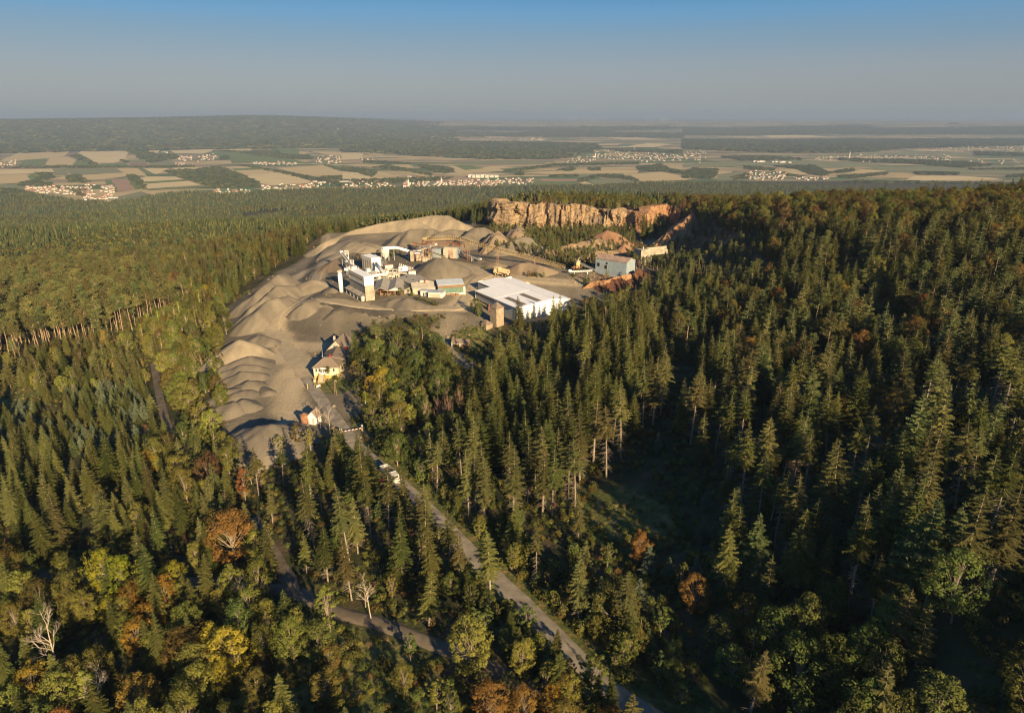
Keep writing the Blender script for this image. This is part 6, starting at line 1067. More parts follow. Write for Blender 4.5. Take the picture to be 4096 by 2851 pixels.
ZONES = [ # base-of-tree regions in the photograph: (outline, density, [(kind, weight, min height, max height)])
 (seg((0,1120),(300,1080),(620,1150),(730,1250),(560,1320),(250,1400),(0,1480)), 1.0, [('pine_pine', 3, 17, 22), ('pine_olive', 3, 17, 23), ('fir_olive', 1, 14, 20)]),
 (seg((640,1180),(900,1180),(910,1400),(890,1700),(1010,1750),(1000,1850),(800,1830),(670,1760),(640,1560),(560,1420)), .95, [('broad_light', 5, 9, 13), ('broad_green', 2, 9, 13), ('slim_autumn', 1.4, 8, 12), ('birch_lime', .5, 10, 13), ('slim_light', 1, 9, 12), ('broad_autumn', 1, 9, 12)]),
 (seg((0,1400),(560,1330),(640,1430),(640,1560),(400,1560),(0,1640)), .9, [('fir_olive', 3, 10, 15), ('broad_autumn', 1.2, 7, 11), ('broad_light', 1.5, 7, 10), ('spruce_spruce', 2, 11, 16), ('slim_orange', .5, 7, 9), ('fir_pine', 1, 9, 13)]),
 (seg((0,1620),(380,1560),(650,1560),(670,1800),(420,1860),(0,1850)), 1.5, [('sapling_blue', 3, 4, 7), ('sapling_pine', 3, 4, 8), ('spruce_spruce', 2, 8, 12), ('shrub_autumn', .6, 2, 3)]),
 (seg((1380,1360),(1560,1290),(1780,1280),(1800,1360),(1780,1440),(1500,1430),(1390,1420)), .8, [('pine_pine', 3, 11, 15), ('slim_green', 3, 10, 13), ('slim_light', 2, 10, 13)]),
 (seg((1430,1430),(1790,1430),(1880,1560),(1860,1750),(1800,1900),(1620,1860),(1450,1720),(1400,1560)), 1.0, [('broad_green', 5, 9, 14), ('broad_light', 2.5, 8, 12), ('slim_green', 2, 9, 13), ('slim_light', 1, 9, 12)]),
 (seg((1790,1420),(2060,1330),(2300,1320),(2560,1280),(2650,1500),(2600,1800),(2400,1950),(1850,1950),(1840,1700),(1880,1560)), 1.25, [('spruce_spruce', 9, 15, 21), ('tall_spruce', 2, 18, 23), ('fir_pine', .8, 14, 18), ('broad_green', .4, 10, 13)]),
 (seg((1950,1010),(1960,930),(2000,880),(2200,880),(2420,890),(2540,930),(2540,1000),(2430,1040),(2340,1090),(2260,1075),(2150,1030)), 1.9, [('pine_pine', 4, 6, 9), ('fir_olive', 2, 6, 9), ('slim_light', 1, 6, 9), ('sapling_pine', 2, 4, 7)]),
 (seg((2500,1050),(2560,1010),(2770,1010),(2830,1120),(2640,1160),(2560,1095)), 1.5, [('pine_pine', 3, 7, 10), ('sapling_pine', 2, 5, 8), ('fir_pine', 1, 8, 11)]),
 (seg((1850,1900),(2400,1900),(2620,1780),(2680,1980),(2560,2120),(2200,2250),(1990,2150),(1750,2060),(1650,1930)), .6, [('tall_olive', 3, 18, 24), ('tall_spruce', 2, 18, 24), ('slim_light', 1, 7, 10), ('sapling_pine', 2, 4, 6), ('shrub_green', 3, 2, 3.5), ('shrub_autumn', 2, 2, 3)]),
 (seg((2200,2200),(2560,2120),(2800,2300),(2650,2480),(2500,2480),(2250,2420)), 1.1, [('sapling_blue', 2, 5, 8), ('shrub_green', 3, 2, 4), ('slim_green', 1.2, 7, 10), ('slim_light', 1, 6, 9)]),
 (seg((1720,2100),(1990,2150),(2250,2420),(2480,2600),(2760,2851),(2350,2851),(2150,2600),(1850,2280)), 1.3, [('slim_green', 3, 7, 10), ('broad_light', 1, 6, 9), ('shrub_green', 3, 3, 4.5), ('tall_spruce', .6, 17, 20)]),
 (seg((2450,2450),(2900,2480),(3000,3400),(2700,3400),(2500,2700)), 1.0, [('slim_green', 4, 6, 9), ('broad_green', 3, 7, 10), ('slim_light', 1.5, 6, 9)]),
 (seg((2450,2450),(2900,2500),(4400,2480),(4400,3400),(2700,3400),(2500,2700)), 1.0, [('broad_green', 9, 12, 16), ('slim_green', 2, 11, 14), ('broad_light', .7, 10, 13)]),
 (seg((950,1790),(1380,1790),(1650,2060),(1880,2330),(1760,2480),(1300,2420),(1180,2330),(1050,2160),(940,2000)), .95, [('tall_spruce', 4, 15, 21), ('tall_olive', 4, 15, 22), ('spruce_spruce', 2, 13, 18), ('slim_autumn', .8, 7, 10)]),
 (seg((1300,2500),(1700,2640),(2150,2780),(2300,2851),(2200,3100),(1250,3000),(1150,2700)), .8, [('slim_green', 2, 6, 9), ('shrub_green', 3, 2, 4), ('shrub_straw', 2, 1, 2.5), ('broad_autumn', 1.2, 8, 11), ('shrub_yellow', .6, 2, 3)]),
 (seg((1300,2450),(1900,2330),(2300,2700),(2250,2780),(1900,2640),(1500,2480)), 1.1, [('spruce_spruce', 2, 11, 15), ('broad_light', 2, 8, 12), ('slim_green', 2, 8, 12), ('tall_spruce', 1.5, 14, 18)]),
 (seg((-400,1820),(420,1850),(950,1800),(1040,2150),(1150,2360),(600,2340),(-400,2300)), 1.35, [('spruce_spruce', 7, 11, 17), ('spruce_olive', 3, 11, 17), ('fir_olive', 2, 11, 15), ('broad_autumn', 1.2, 9, 12), ('broad_light', .6, 8, 11)]),
 (seg((-600,2280),(600,2320),(1150,2420),(1300,2520),(1150,2700),(1180,3300),(-600,3300)), 1.35, [('broad_autumn', 2.4, 9, 13), ('broad_light', 4, 9, 12), ('broad_lime', .8, 9, 12), ('broad_yellow', .7, 9, 12), ('broad_green', 1.8, 9, 12), ('spruce_spruce', 3.8, 11, 16), ('fir_olive', 1, 10, 14), ('broad_orange', .25, 8, 11)]),
 (seg((2650,700),(4700,650),(4700,900),(3600,960),(3000,960),(2640,830)), 1.0, [('broad_autumn', 5, 10, 14), ('broad_brown', 2.2, 9, 13), ('broad_green', 2, 10, 13), ('spruce_spruce', 1, 14, 18), ('slim_light', 1, 9, 12)]),
 (seg((2640,830),(3000,950),(3100,1100),(2800,1180),(2640,1100),(2620,1000)), .9, [('slim_light', 2, 6, 9), ('fir_pine', 1, 7, 11), ('slim_autumn', 1, 6, 9)]),
 (seg((2560,1280),(2640,1100),(2900,1120),(3100,940),(3600,960),(4800,880),(4800,1600),(3400,1500),(2640,1500)), 1.3, [('fir_pine', 6, 11, 20), ('pine_pine', 2.5, 12, 18), ('spruce_spruce', 3, 12, 20), ('broad_autumn', 1.6, 10, 14), ('broad_orange', .6, 9, 12), ('fir_olive', 2.5, 12, 19), ('broad_green', 1, 9, 12), ('fir_spruce', 2, 12, 18)]),
 (seg((2600,1500),(3400,1500),(4900,1600),(4900,2600),(2900,2480),(2880,2200),(2820,1900),(2660,1800)), 1.1, [('tall_spruce', 3.5, 17, 24), ('spruce_spruce', 2.5, 12, 21), ('fir_pine', 4, 13, 21), ('tall_olive', 3.5, 17, 23), ('fir_olive', 2, 13, 20), ('pine_olive', 1.5, 14, 20), ('slim_light', .5, 9, 12), ('broad_autumn', .5, 9, 12)]),
 (seg((2600,1780),(2830,1900),(2890,2200),(2910,2500),(2620,2480),(2550,2100)), 1.2, [('sapling_blue', 1.5, 4, 7), ('sapling_pine', 2, 4, 7), ('shrub_green', 3, 2, 4), ('shrub_light', 2, 2, 4), ('slim_light', 1, 5, 8)]),
 (seg((1990,700),(2720,700),(2720,840),(2560,848),(2000,838)), 1.5, [('broad_autumn', 3, 6, 10), ('slim_autumn', 2, 6, 10), ('slim_light', 2, 6, 9), ('broad_green', 2, 6, 10), ('bare_twig', .6, 6, 9)]),
 (seg((-800,850),(1300,830),(1250,960),(1080,1040),(900,1160),(700,1180),(300,1060),(-800,1120)), 1.0, [('broad_autumn', 3, 10, 14), ('fir_pine', 3, 12, 17), ('spruce_olive', 3, 13, 17), ('broad_green', 2, 9, 13), ('broad_brown', .8, 9, 12)]),
]
ZDEF = (1.0, [('spruce_spruce', 4, 13, 18), ('fir_pine', 2, 12, 16), ('broad_autumn', 1.3, 9, 13), ('broad_green', 1.5, 9, 13)])
T = []                                                 # (proto key, variant, x, y, z, height, rot, handmade label or None)
def tree_at(px, py, key, H, label=None, top=False, rg=random):
    x, y, z = gp(px, py)
    if top:                                            # the given pixel is the tree's top: step the base along the ground until the top matches
        best = None
        for r_ in np.arange(.55, 1.0, .01):
            d = ray(px, py); h = math.hypot(d[0], d[1]); R0 = math.hypot(x, y)*r_; X = d[0]/h*R0; Y = d[1]/h*R0
            e = abs(float(hz(X, Y))+H-(CAMH+d[2]/h*R0))
            if best is None or e < best[0]: best = (e, X, Y)
        x, y = best[1], best[2]; z = float(hz(x, y))
    T.append((key, rg.randrange(len(PROTO[key][0])), x, y, z-.1, H, rg.random()*6.28, label)); return x, y
S1 = 'single tree'
hand = [ # (px, py of the crown's top, kind, height, label)
 (820,1800,'broad_brown',14,'round russet beech with fading brown leaves among dark spruces'), (905,2030,'broad_orange',15,'glowing orange beech beside the short dirt spur'), (960,1858,'slim_orange',11,'slim orange tree right of the russet beech'),
 (565,1800,'broad_yellow',10,'bright yellow treetop above the young spruce stand'), (460,2190,'broad_lime',15,'big yellow-green beech, the brightest tree at lower left'), (385,2200,'broad_lime',13,'yellow-green beech left half behind the brightest one'),
 (1520,1470,'broad_yellow',13,'golden yellow tree on the yard side of the green copse'), (1475,1500,'slim_yellow',12,'narrow golden tree beside the golden yellow one'), (1570,1560,'broad_autumn',11,'olive gold tree inside the green copse'),
 (1700,1590,'bare_twig',13,'leftmost leafless reddish tree of the bare row'), (1745,1570,'bare_twig',14,'leafless reddish tree in the middle of the bare row'), (1790,1560,'bare_twig',14,'tall leafless reddish tree right of the middle of the bare row'), (1840,1545,'bare_twig',15,'rightmost broad leafless reddish tree of the bare row'), (1765,1600,'bare_twig',12,'short leafless tree in front of the bare row'),
 (165,2430,'bare_dead',17,'big dead pale tree with bare branches at lower left'), (355,2660,'bare_dead',13,'smaller dead pale tree near the bottom edge'), (960,2310,'bare_dead',9,'small leafless tree beside the shaded forest road'), (870,2500,'bare_twig',8,'leafless brown tree between two golden ones'), (1470,2300,'bare_dead',11,'grey leafless tree in front of the shaded road'),
 (1760,1730,'bare_dead',9,'thin dead tree at the edge of the right verge'), (1270,1600,'bare_dead',11,'leafless tree beside the white kiosk'), (1310,1620,'bare_dead',10,'twiggy leafless tree behind the white kiosk'),
 (3105,1010,'bare_twig',8,'small reddish leafless tree at the rim of the shaded pit'), (2560,1030,'bare_twig',9,'small leafless tree left of the dark plantation'),
 (2560,2130,'broad_orange',9,'small orange beech in the clearing right of the road'), (2790,2280,'broad_orange',10,'rusty orange beech in the deep shade'), (3000,2390,'broad_autumn',12,'olive gold beech beside the pale birch'), (3025,2480,'birch_autumn',12,'pale birch with drooping twigs in the dark corner'),
 (3110,1890,'birch_autumn',13,'leaning whitish birch among the dark spruces'), (3450,1310,'broad_orange',12,'rust orange tree high on the wooded slope'), (2900,1120,'broad_orange',11,'golden orange tree near the top of the slope'), (3430,1190,'broad_orange',10,'orange crown above the rust orange tree'),
 (2690,1080,'broad_autumn',12,'broad olive gold tree right of the red cutting'), (2660,1440,'broad_yellow',9,'yellow tree at the right edge of the spruce stand'), (3120,1470,'birch_lime',13,'yellow-green birch in the middle of the wooded slope'), (2640,1190,'broad_orange',9,'rusty gold tree in front of the pit edge'),
 (1880,2440,'broad_light',14,'rounded bright green tree left of the road'), (2090,2540,'broad_autumn',10,'brownish gold tree touching the road'), (2370,2590,'slim_light',11,'grey-green tree hiding part of the road'), (1960,2130,'tall_spruce',18,'lone spruce with bare trunk crossing the road'),
 (1960,2700,'broad_orange',10,'golden orange tree on the bottom edge'), (2200,2740,'broad_yellow',9,'yellow tree near the bottom middle'), (2090,2760,'broad_orange',8,'small golden tree right of the golden orange one'), (2450,2820,'broad_orange',8,'half hidden orange tree by the bottom of the road'),
 (1740,2700,'slim_autumn',8,'thin yellowing tree with visible limbs at the bottom'), (880,2630,'broad_lime',9,'vivid yellow bush-like tree in the lower left clearing'), (920,2500,'broad_yellow',12,'tall golden tree above the vivid yellow one'), (830,2480,'broad_yellow',10,'golden beech left of the leafless brown tree'),
 (1045,2075,'slim_light',10,'light tree hiding the far end of the dirt spur'), (1015,2110,'broad_light',9,None),
 (1300,2330,'slim_light',12,'light green tree with pale trunk at the road fork'), (1135,2350,'spruce_spruce',14,'broad spruce in front of the road fork'), (760,2310,'spruce_spruce',12,'lone spruce standing before the shaded road'), (560,2170,'spruce_spruce',17,'large broad spruce right of the brightest beech'),
 (650,2200,'slim_orange',7,'small red-orange tree by the shaded road'), (410,1310,'broad_orange',10,'orange tree in the clearing left of the gravel yard'), (570,1330,'bare_twig',10,'greyish leafless tree beside the big left spruce'), (620,1330,'fir_olive',16,'big broad spruce near the left track'),
 (720,1100,'pine_pine',22,'tallest pine at the right end of the pine row'), (280,1175,'bare_twig',15,'leafless reddish tree within the pine row'), (820,1135,'broad_yellow',9,'yellow tree at the edge near the upper yard'),
 (2080,1180,'spruce_spruce',16,None), (2215,1180,'spruce_spruce',20,'tall spruce standing against the bright end wall of the hall'), (2240,1175,'spruce_spruce',18,'second spruce against the end wall of the hall'), (2255,1250,'birch_lime',12,'birch beside the spruces at the hall end wall'),
 (1900,1190,'broad_green',9,'round green tree at the left wall of the white hall'), (1915,1205,'broad_green',8,'small green tree close to the left hall wall'),
 (1420,1440,'slim_light',10,'lone light green tree beside the yellow house'), (1310,1462,'pine_pine',6,'small pine in front of the yellow house'), (1345,1490,'shrub_green',3,'round shrub at the corner of the yellow house'),
 (1630,1140,'broad_autumn',5,'autumn bush between the open shed and brick house'), (1600,1150,'broad_green',5,'green bush beside the open shed'), (1680,1175,'shrub_green',3.5,'green bush in front of the flat annex'), (1740,1195,'shrub_green',3.5,'low bush beside the crescent road'), (1710,1190,'shrub_autumn',3,'rusty bush by the flat annex'), (1650,1165,'shrub_green',3,'leafy bush below the brick house'),
 (1430,1015,'broad_autumn',5,'bush behind the white tower building'), (1455,1010,'broad_green',6,'green bush behind the conveyor'), (1480,1020,'broad_green',5,'low green bush beside the white tower'), (1510,1000,'broad_green',5,'bush left of the cement silo'), (1600,1000,'broad_green',4,'dark bush under the white tube conveyor'), (1570,1005,'shrub_green',3.5,'small bush under the white tube conveyor'), (1580,990,'broad_green',4,'bush right of the cement silo'),
 (1795,1018,'sapling_pine',4,'little conifer beside the arched shed'), (1938,1060,'shrub_green',2.5,'small bush at the yellow conveyor'), (2115,1085,'broad_autumn',4,'bush on the low mound right of the dump truck'), (2150,1085,'shrub_green',3.5,'green bush right of the dump truck'), (2175,1088,'broad_light',4,'yellow-green bush at the end of the low mound'), (2135,1083,'shrub_autumn',3,'rusty bush on the low mound'),
 (2492,1030,'broad_green',8,'round bush in front of the blue-grey building'), (2430,1070,'slim_light',6,'small tree on the yellow rock rim'), (2340,1095,'sapling_pine',6,'little spruce on the end of the rock rim'), (2355,1092,'sapling_pine',5,'second little spruce on the rock rim'), (2300,1085,'shrub_green',3,'dark bush below the blue-grey building'),
 (2590,1440,'tall_olive',23,'pale-trunked spruce at the right end of the sunlit forest front'), (2632,1425,'tall_olive',24,'tallest pale-trunked spruce beside the yellow stand-edge tree'), (2500,1550,'tall_olive',22,None), (2465,1500,'tall_spruce',23,None), (2385,1585,'tall_olive',22,'pale-trunked spruce in the middle of the sunlit forest front'), (2285,1585,'tall_olive',22,None), (2235,1560,'tall_spruce',22,None), (1932,1815,'tall_olive',20,'half bare spruce in front of the dark stand right of the road'), (1890,1655,'tall_olive',21,None), (1765,1700,'tall_olive',17,'spruce with bare lower trunk on the right road verge'), (1840,1680,'tall_olive',18,None), (2110,1640,'tall_spruce',22,None), (2180,1700,'tall_olive',21,None), (2040,1720,'tall_olive',20,None), (2330,1640,'tall_olive',22,None), (2440,1620,'tall_olive',22,None), (3180,1560,'tall_olive',20,None), (3380,1760,'tall_olive',23,'sparse greyish spruce group leader in the dark lower right'), (3760,1660,'tall_olive',24,'tall sparse spruce near the right edge'), (3640,2360,'fir_olive',14,'pointed fir in front of the dark gap at lower right'), (3720,2430,'fir_olive',12,'smaller pointed fir beside the pointed fir at lower right'),
 (2600,1085,'spruce_spruce',14,'symmetric lone spruce right of the red cutting'), (1010,2070,'fir_olive',11,None), (1340,1700,'slim_autumn',8,'autumn tree left of the red and white barrier'), (1460,1560,'birch_lime',12,'slender birch behind the barrier'), (1490,1650,'slim_green',9,'thin-trunked tree right of the barrier'), (1110,1730,'slim_autumn',8,None), (1180,1690,'slim_autumn',9,'yellowing tree in front of the white kiosk'), (1230,1700,'slim_autumn',9,'thin birch-like tree below the white kiosk'),
]
for px, py, key, H, lab in hand: tree_at(px, py, key, H, lab, top=True)
for px in [p/10 for p in range(20350, 25600, 38)]:                         # copse on top of the cliff
    x, y = atz(px+random.uniform(-4, 4), 812+random.uniform(-8, 6), 27); y += random.uniform(-4, 26)
    T.append((random.choice(['slim_autumn', 'slim_light', 'broad_autumn', 'slim_green', 'bare_twig'] if px < 2300 else ['broad_green', 'slim_autumn', 'broad_autumn']), 0, x, y, float(hz(x, y)), random.uniform(8, 12) if 2150 < px < 2480 else random.uniform(5.5, 9), random.random()*6, None))
random.seed(11)
hx = np.array([(t[2], t[3]) for t in T])
# jittered grid over everything near enough to be told apart
step = 3.9; cells = {}
for gyi in np.arange(40, 700, step):
    for gxi in np.arange(-620, 620, step):
        x = gxi+random.uniform(-.5, .5)*step*.95; y = gyi+random.uniform(-.5, .5)*step*.95
        if abs(x) > 60+y*.95 and not (0 < x < 240 and y < 200): continue
        cells[len(cells)] = (x, y)
CX = np.array([c[0] for c in cells.values()]); CY = np.array([c[1] for c in cells.values()])
CX2 = np.array([x for x in np.arange(20, 200, 6.5) for y in np.arange(-60, 42, 6.5)]); CY2 = np.array([y for x in np.arange(20, 200, 6.5) for y in np.arange(-60, 42, 6.5)])
CX = np.r_[CX, CX2+np.random.uniform(-2.5, 2.5, len(CX2))]; CY = np.r_[CY, CY2+np.random.uniform(-2.5, 2.5, len(CY2))]
CZ = hz(CX, CY); PX, PY = proj(CX, CY, CZ)
clear = (dline(CX, CY, ROAD) < 4.3) | (dline(CX, CY, SIDE) < 3.2) | (dline(CX, CY, SPUR) < 3.0) | (dline(CX, CY, TRACK) < 3.0) | (inpoly(CX, CY, YARD)) | (inpoly(CX, CY, MEAD)) | (dline(CX, CY, HUTROAD) < 3)
pitok = (inpoly(PX, PY, ZONES[7][0]) & (CY < 518)) | inpoly(PX, PY, ZONES[8][0])
clear &= ~pitok
CLEARZ = [[(2420,1960),(2590,1930),(2680,2060),(2600,2150),(2490,2120)], [(1350,2640),(1500,2640),(1560,2851),(1320,2851)], [(2640,1480),(2760,1500),(2800,1650),(2680,1700)], [(0,1560),(140,1550),(160,1640),(0,1660)], [(2330,1150),(2600,1080),(2640,1180),(2420,1240)]]
zi = np.full(len(CX), -1)
for i, (pl, d, k) in enumerate(ZONES): zi = np.where((zi < 0) & inpoly(PX, PY, pl), i, zi)
for pl in CLEARZ: clear |= inpoly(PX, PY, pl)
dens_n = fbm(CX, CY, 26, 3, 71)
NOINST = []
for i in range(len(CX)):
    if clear[i]: continue
    d, kinds = (ZONES[zi[i]][1], ZONES[zi[i]][2]) if zi[i] >= 0 else ZDEF
    if CY[i] < 45: d, kinds = 1.0, [('broad_green', 1, 12, 16), ('spruce_spruce', 1, 15, 20)]
    small = kinds[0][0].startswith(('sapling', 'shrub'))
    p = d*(.62 if not small else .75)*(1+.9*dens_n[i])
    if random.random() > p*(.50 if kinds[0][0][:3] in ('spr', 'tal', 'fir') else .66): continue
    tot = sum(k[1] for k in kinds); r_ = random.random()*tot
    # species drift in patches
    sh_ = fbm(np.array([CX[i]]), np.array([CY[i]]), 40, 2, 81)[0]; r_ = min(max(r_+sh_*tot*.5, 0), tot-1e-6)
    for k in kinds:
        r_ -= k[1]
        if r_ <= 0: break
    H = random.uniform(k[2], k[3])*random.choice([1, 1, 1, .85, .7]); R = 2.2
    if len(hx) and np.hypot(hx[:, 0]-CX[i], hx[:, 1]-CY[i]).min() < 2.6: continue
    if zi[i] not in (7, 8, 19) and hidden(CX[i], CY[i], CZ[i], H, R): continue
    T.append((k[0], random.randrange(len(PROTO[k[0]][0])), CX[i], CY[i], CZ[i]-.1, H, random.random()*6.28, None))
RL = smooth_line(ROAD, 10)                              # scrub and young trees crowding both verges of the road
for i in range(0, len(RL)-1):
    p = RL[i]; d = (RL[i+1]-p).normalized(); n = Vector((d.y, -d.x))
    if p.y > 196 or p.y < 66: continue
    for sg in (-1, 1):
        for _ in range(2 if random.random() < .75 else 1):
            o_ = 4.2+random.random()**1.4*8; q = p+n*o_*sg+d*random.uniform(-1.5, 1.5)
            k_, a_, b_ = random.choice([('shrub_green', 2, 4), ('shrub_light', 2, 4), ('slim_green', 5, 9), ('slim_light', 5, 8), ('broad_green', 5, 8), ('sapling_pine', 4, 7), ('broad_autumn', 5, 8), ('slim_autumn', 5, 8), ('spruce_spruce', 8, 14), ('tall_olive', 14, 19)] if o_ > 5.6 else [('shrub_green', 1.5, 3), ('shrub_autumn', 1.5, 3), ('slim_light', 4, 6), ('shrub_light', 2, 3.4)])
            T.append((k_, random.randrange(len(PROTO[k_][0])), q.x, q.y, float(hz(q.x, q.y))-.1, random.uniform(a_, b_), random.random()*6.28, None))
print('near trees', len(T))
# ---------------------------------------------------------------- individuals and the rest
NAME = {'spruce': ('spruce_tree', 'spruce'), 'tall': ('bare_trunked_spruce_tree', 'tall spruce'), 'fir': ('fir_tree', 'fir'), 'sapling': ('young_conifer_tree', 'young conifer'), 'pine': ('pine_tree', 'pine'), 'broad': ('broadleaf_tree', 'broadleaf tree'), 'slim': ('slim_broadleaf_tree', 'slender tree'), 'birch': ('birch_tree', 'birch'), 'bare': ('leafless_tree', 'bare tree'), 'shrub': ('shrub', 'shrub')}
CW = {'spruce': 'dark green', 'olive': 'olive green', 'pine': 'grey green', 'blue': 'bluish green', 'green': 'mid green', 'light': 'light green', 'lime': 'yellow-green', 'yellow': 'golden yellow', 'orange': 'orange', 'brown': 'brown', 'autumn': 'yellowing', 'dead': 'pale dead', 'twig': 'reddish brown', 'straw': 'straw coloured'}
def place_words(px, py):
    if px < 900: s = 'left of the gravel yard' if py < 1800 else 'in the lower left woods'
    elif px < 1350: s = 'below the gravel yard' if py < 2400 else 'in the bottom left woods'
    elif px < 1900: s = 'in the copse right of the yellow house' if py < 1800 else ('beside the forest road' if py < 2500 else 'at the bottom middle')
    elif px < 2600: s = 'below the white hall' if py < 1900 else 'right of the forest road'
    else: s = 'on the far ridge at right' if py < 1050 else ('on the wooded slope at right' if py < 2100 else 'in the lower right woods')
    return s
info = []
for i, t in enumerate(T):
    px, py = proj(t[2], t[3], t[4]+t[5]*.6); dist = math.sqrt(t[2]**2+t[3]**2+(CAMH-t[4])**2)
    vis = -60 < px < 4156 and -60 < proj(t[2], t[3], t[4]+t[5])[1] < 2900 and t[3] > 10
    info.append((float(px), float(py), t[5]/dist if vis else 0, vis))
groups = {}
for i, t in enumerate(T): groups.setdefault(t[0].split('_')[0], []).append(i)
LIMIT = {'spruce': 290, 'tall': 290, 'fir': 290, 'sapling': 160, 'pine': 200, 'broad': 290, 'slim': 290, 'birch': 99, 'bare': 99, 'shrub': 160}
SP = bpy.data.collections.new('tree_shapes')           # shapes that the mass-forest object scatters
def scatter(name, label, pts, protos, kind='stuff'):
    # pts: (x, y, z, scale, rot, proto index); one object holding a point cloud and a node group
    c = bpy.data.collections.new(name+'_shapes')
    for k, (parts) in enumerate(protos):
        vs = []; fs = []; mi = []; mats_ = []
        for me in parts:
            b = len(vs); vs += [v.co[:] for v in me.vertices]; fs += [tuple(b+i for i in p.vertices) for p in me.polygons]; mi += [len(mats_)+p.material_index for p in me.polygons]; mats_ += list(me.materials)
        m_ = bpy.data.meshes.new('shape_%03d' % k); m_.from_pydata(vs, [], fs)
        for x in mats_: m_.materials.append(x)
        m_.polygons.foreach_set('material_index', mi); m_.update()
        c.objects.link(bpy.data.objects.new('%s_%03d' % (name, k), m_))
    A = np.array(pts, float); me = bpy.data.meshes.new(name); me.vertices.add(len(A)); me.vertices.foreach_set('co', A[:, :3].astype(np.float32).ravel())
    for nm, j, ty in (('sc', 3, 'FLOAT'), ('rot', 4, 'FLOAT'), ('kd', 5, 'INT')):
        a = me.attributes.new(nm, ty, 'POINT'); a.data.foreach_set('value', A[:, j].astype(np.int32 if ty == 'INT' else np.float32))
    o = bpy.data.objects.new(name, me); COL.objects.link(o)
    ng = bpy.data.node_groups.new(name, 'GeometryNodeTree'); ng.interface.new_socket('Geometry', in_out='INPUT', socket_type='NodeSocketGeometry'); ng.interface.new_socket('Geometry', in_out='OUTPUT', socket_type='NodeSocketGeometry')
    N = ng.nodes; gi = N.new('NodeGroupInput'); go = N.new('NodeGroupOutput'); ip = N.new('GeometryNodeInstanceOnPoints'); ci = N.new('GeometryNodeCollectionInfo')
    ci.inputs['Collection'].default_value = c; ci.inputs['Separate Children'].default_value = True; ci.inputs['Reset Children'].default_value = True
    ip.inputs['Pick Instance'].default_value = True
    def na(nm, ty): n = N.new('GeometryNodeInputNamedAttribute'); n.data_type = ty; n.inputs['Name'].default_value = nm; return n.outputs['Attribute']
    cx = N.new('ShaderNodeCombineXYZ'); ng.links.new(na('rot', 'FLOAT'), cx.inputs['Z'])
    ng.links.new(gi.outputs[0], ip.inputs['Points']); ng.links.new(ci.outputs[0], ip.inputs['Instance']); ng.links.new(na('kd', 'INT'), ip.inputs['Instance Index'])
    ng.links.new(cx.outputs[0], ip.inputs['Rotation']); ng.links.new(na('sc', 'FLOAT'), ip.inputs['Scale']); ng.links.new(ip.outputs[0], go.inputs[0])
    md = o.modifiers.new('scatter', 'NODES'); md.node_group = ng
    tag(o, label, kind=kind); return o
LMK = [('yellow house', 1305, 1470), ('white kiosk', 1240, 1670), ('barrier boom', 1407, 1728), ('stone tower', 1978, 1290), ('wooden hut', 1830, 1370), ('hall end wall', 2160, 1240), ('blue-grey building', 2430, 1050), ('red tipper lorry', 1515, 1935), ('road fork', 1180, 2390), ('bottom road end', 2540, 2840), ('round russet beech', 820, 1870), ('orange beech by the spur', 905, 2110), ('brightest yellow-green beech', 460, 2290), ('golden copse tree', 1520, 1520), ('bare reddish row', 1765, 1650), ('big dead pale tree', 180, 2540), ('small dead pale tree', 360, 2740), ('leafless tree by the shaded road', 965, 2370),
 ('orange clearing beech', 2560, 2170), ('rusty shade beech', 2790, 2330), ('drooping pale birch', 3025, 2560), ('leaning whitish birch', 3110, 1960), ('rust orange slope tree', 3450, 1370), ('golden orange slope tree', 2900, 1170), ('yellow stand-edge tree', 2660, 1480), ('yellow-green slope birch', 3120, 1540), ('bright green roadside tree', 1900, 2520), ('golden orange bottom tree', 1970, 2760), ('tall golden tree', 925, 2570), ('orange clearing tree', 410, 1360), ('tallest end pine', 720, 1170), ('big left spruce', 620, 1400), ('lower right corner', 4090, 2845), ('upper right ridge end', 4090, 740), ('right photo edge middle', 4090, 1600), ('lower left corner', 5, 2845), ('left photo edge middle', 5, 1500), ('lone spur spruce', 1135, 2420), ('red cutting', 2450, 1180), ('shaded pit rim', 2780, 850), ('dark slope gap', 2700, 1650), ('lone cutting spruce', 2600, 1150), ('yellow cliff', 2250, 830), ('forest track', 650, 1620), ('rippled gravel heaps', 950, 1500), ('golden beech above the yellow bush', 840, 2550)]
def where(px, py):
    L = sorted(LMK, key=lambda l: (l[1]-px)**2+(l[2]-py)**2)[0]; a = math.degrees(math.atan2(-(py-L[2]), px-L[1])) % 360
    return ['right of', 'upper right of', 'above', 'upper left of', 'left of', 'lower left of', 'below', 'lower right of'][int((a+22.5)//45) % 8]+' the '+L[0], math.hypot(L[1]-px, L[2]-py)
def auto_labels(ids):
    S = {}
    for i in ids:
        if T[i][7]: continue
        g, col = T[i][0].split('_'); H, h0 = T[i][5], PROTO[T[i][0]][1]; wd, ds = where(info[i][0], info[i][1]); size = 'tall' if H > h0*.85 else ('small' if H < h0*.62 else 'middling')
        S.setdefault((size, CW[col], {'tall': 'bare-trunked spruce', 'slim': 'slender broadleaf', 'broad': 'broadleaf', 'sapling': 'young conifer', 'bare': 'leafless tree'}.get(g, g), wd), []).append((ds, i))
    out_ = {}
    for (size, c_, sp_, wd), L in S.items():
        L.sort()
        for k, (ds, i) in enumerate(L):
            out_[i] = ('%s %s %s, %s' % (size, c_, sp_, wd)) if len(L) == 1 else ('%s nearest %s %s %s, %s' % (ORD[min(k, 39)], size, c_, sp_, wd) if k else 'nearest %s %s %s, %s' % (size, c_, sp_, wd))
    return out_
counts = {}; AUTO = {}; pick = {}
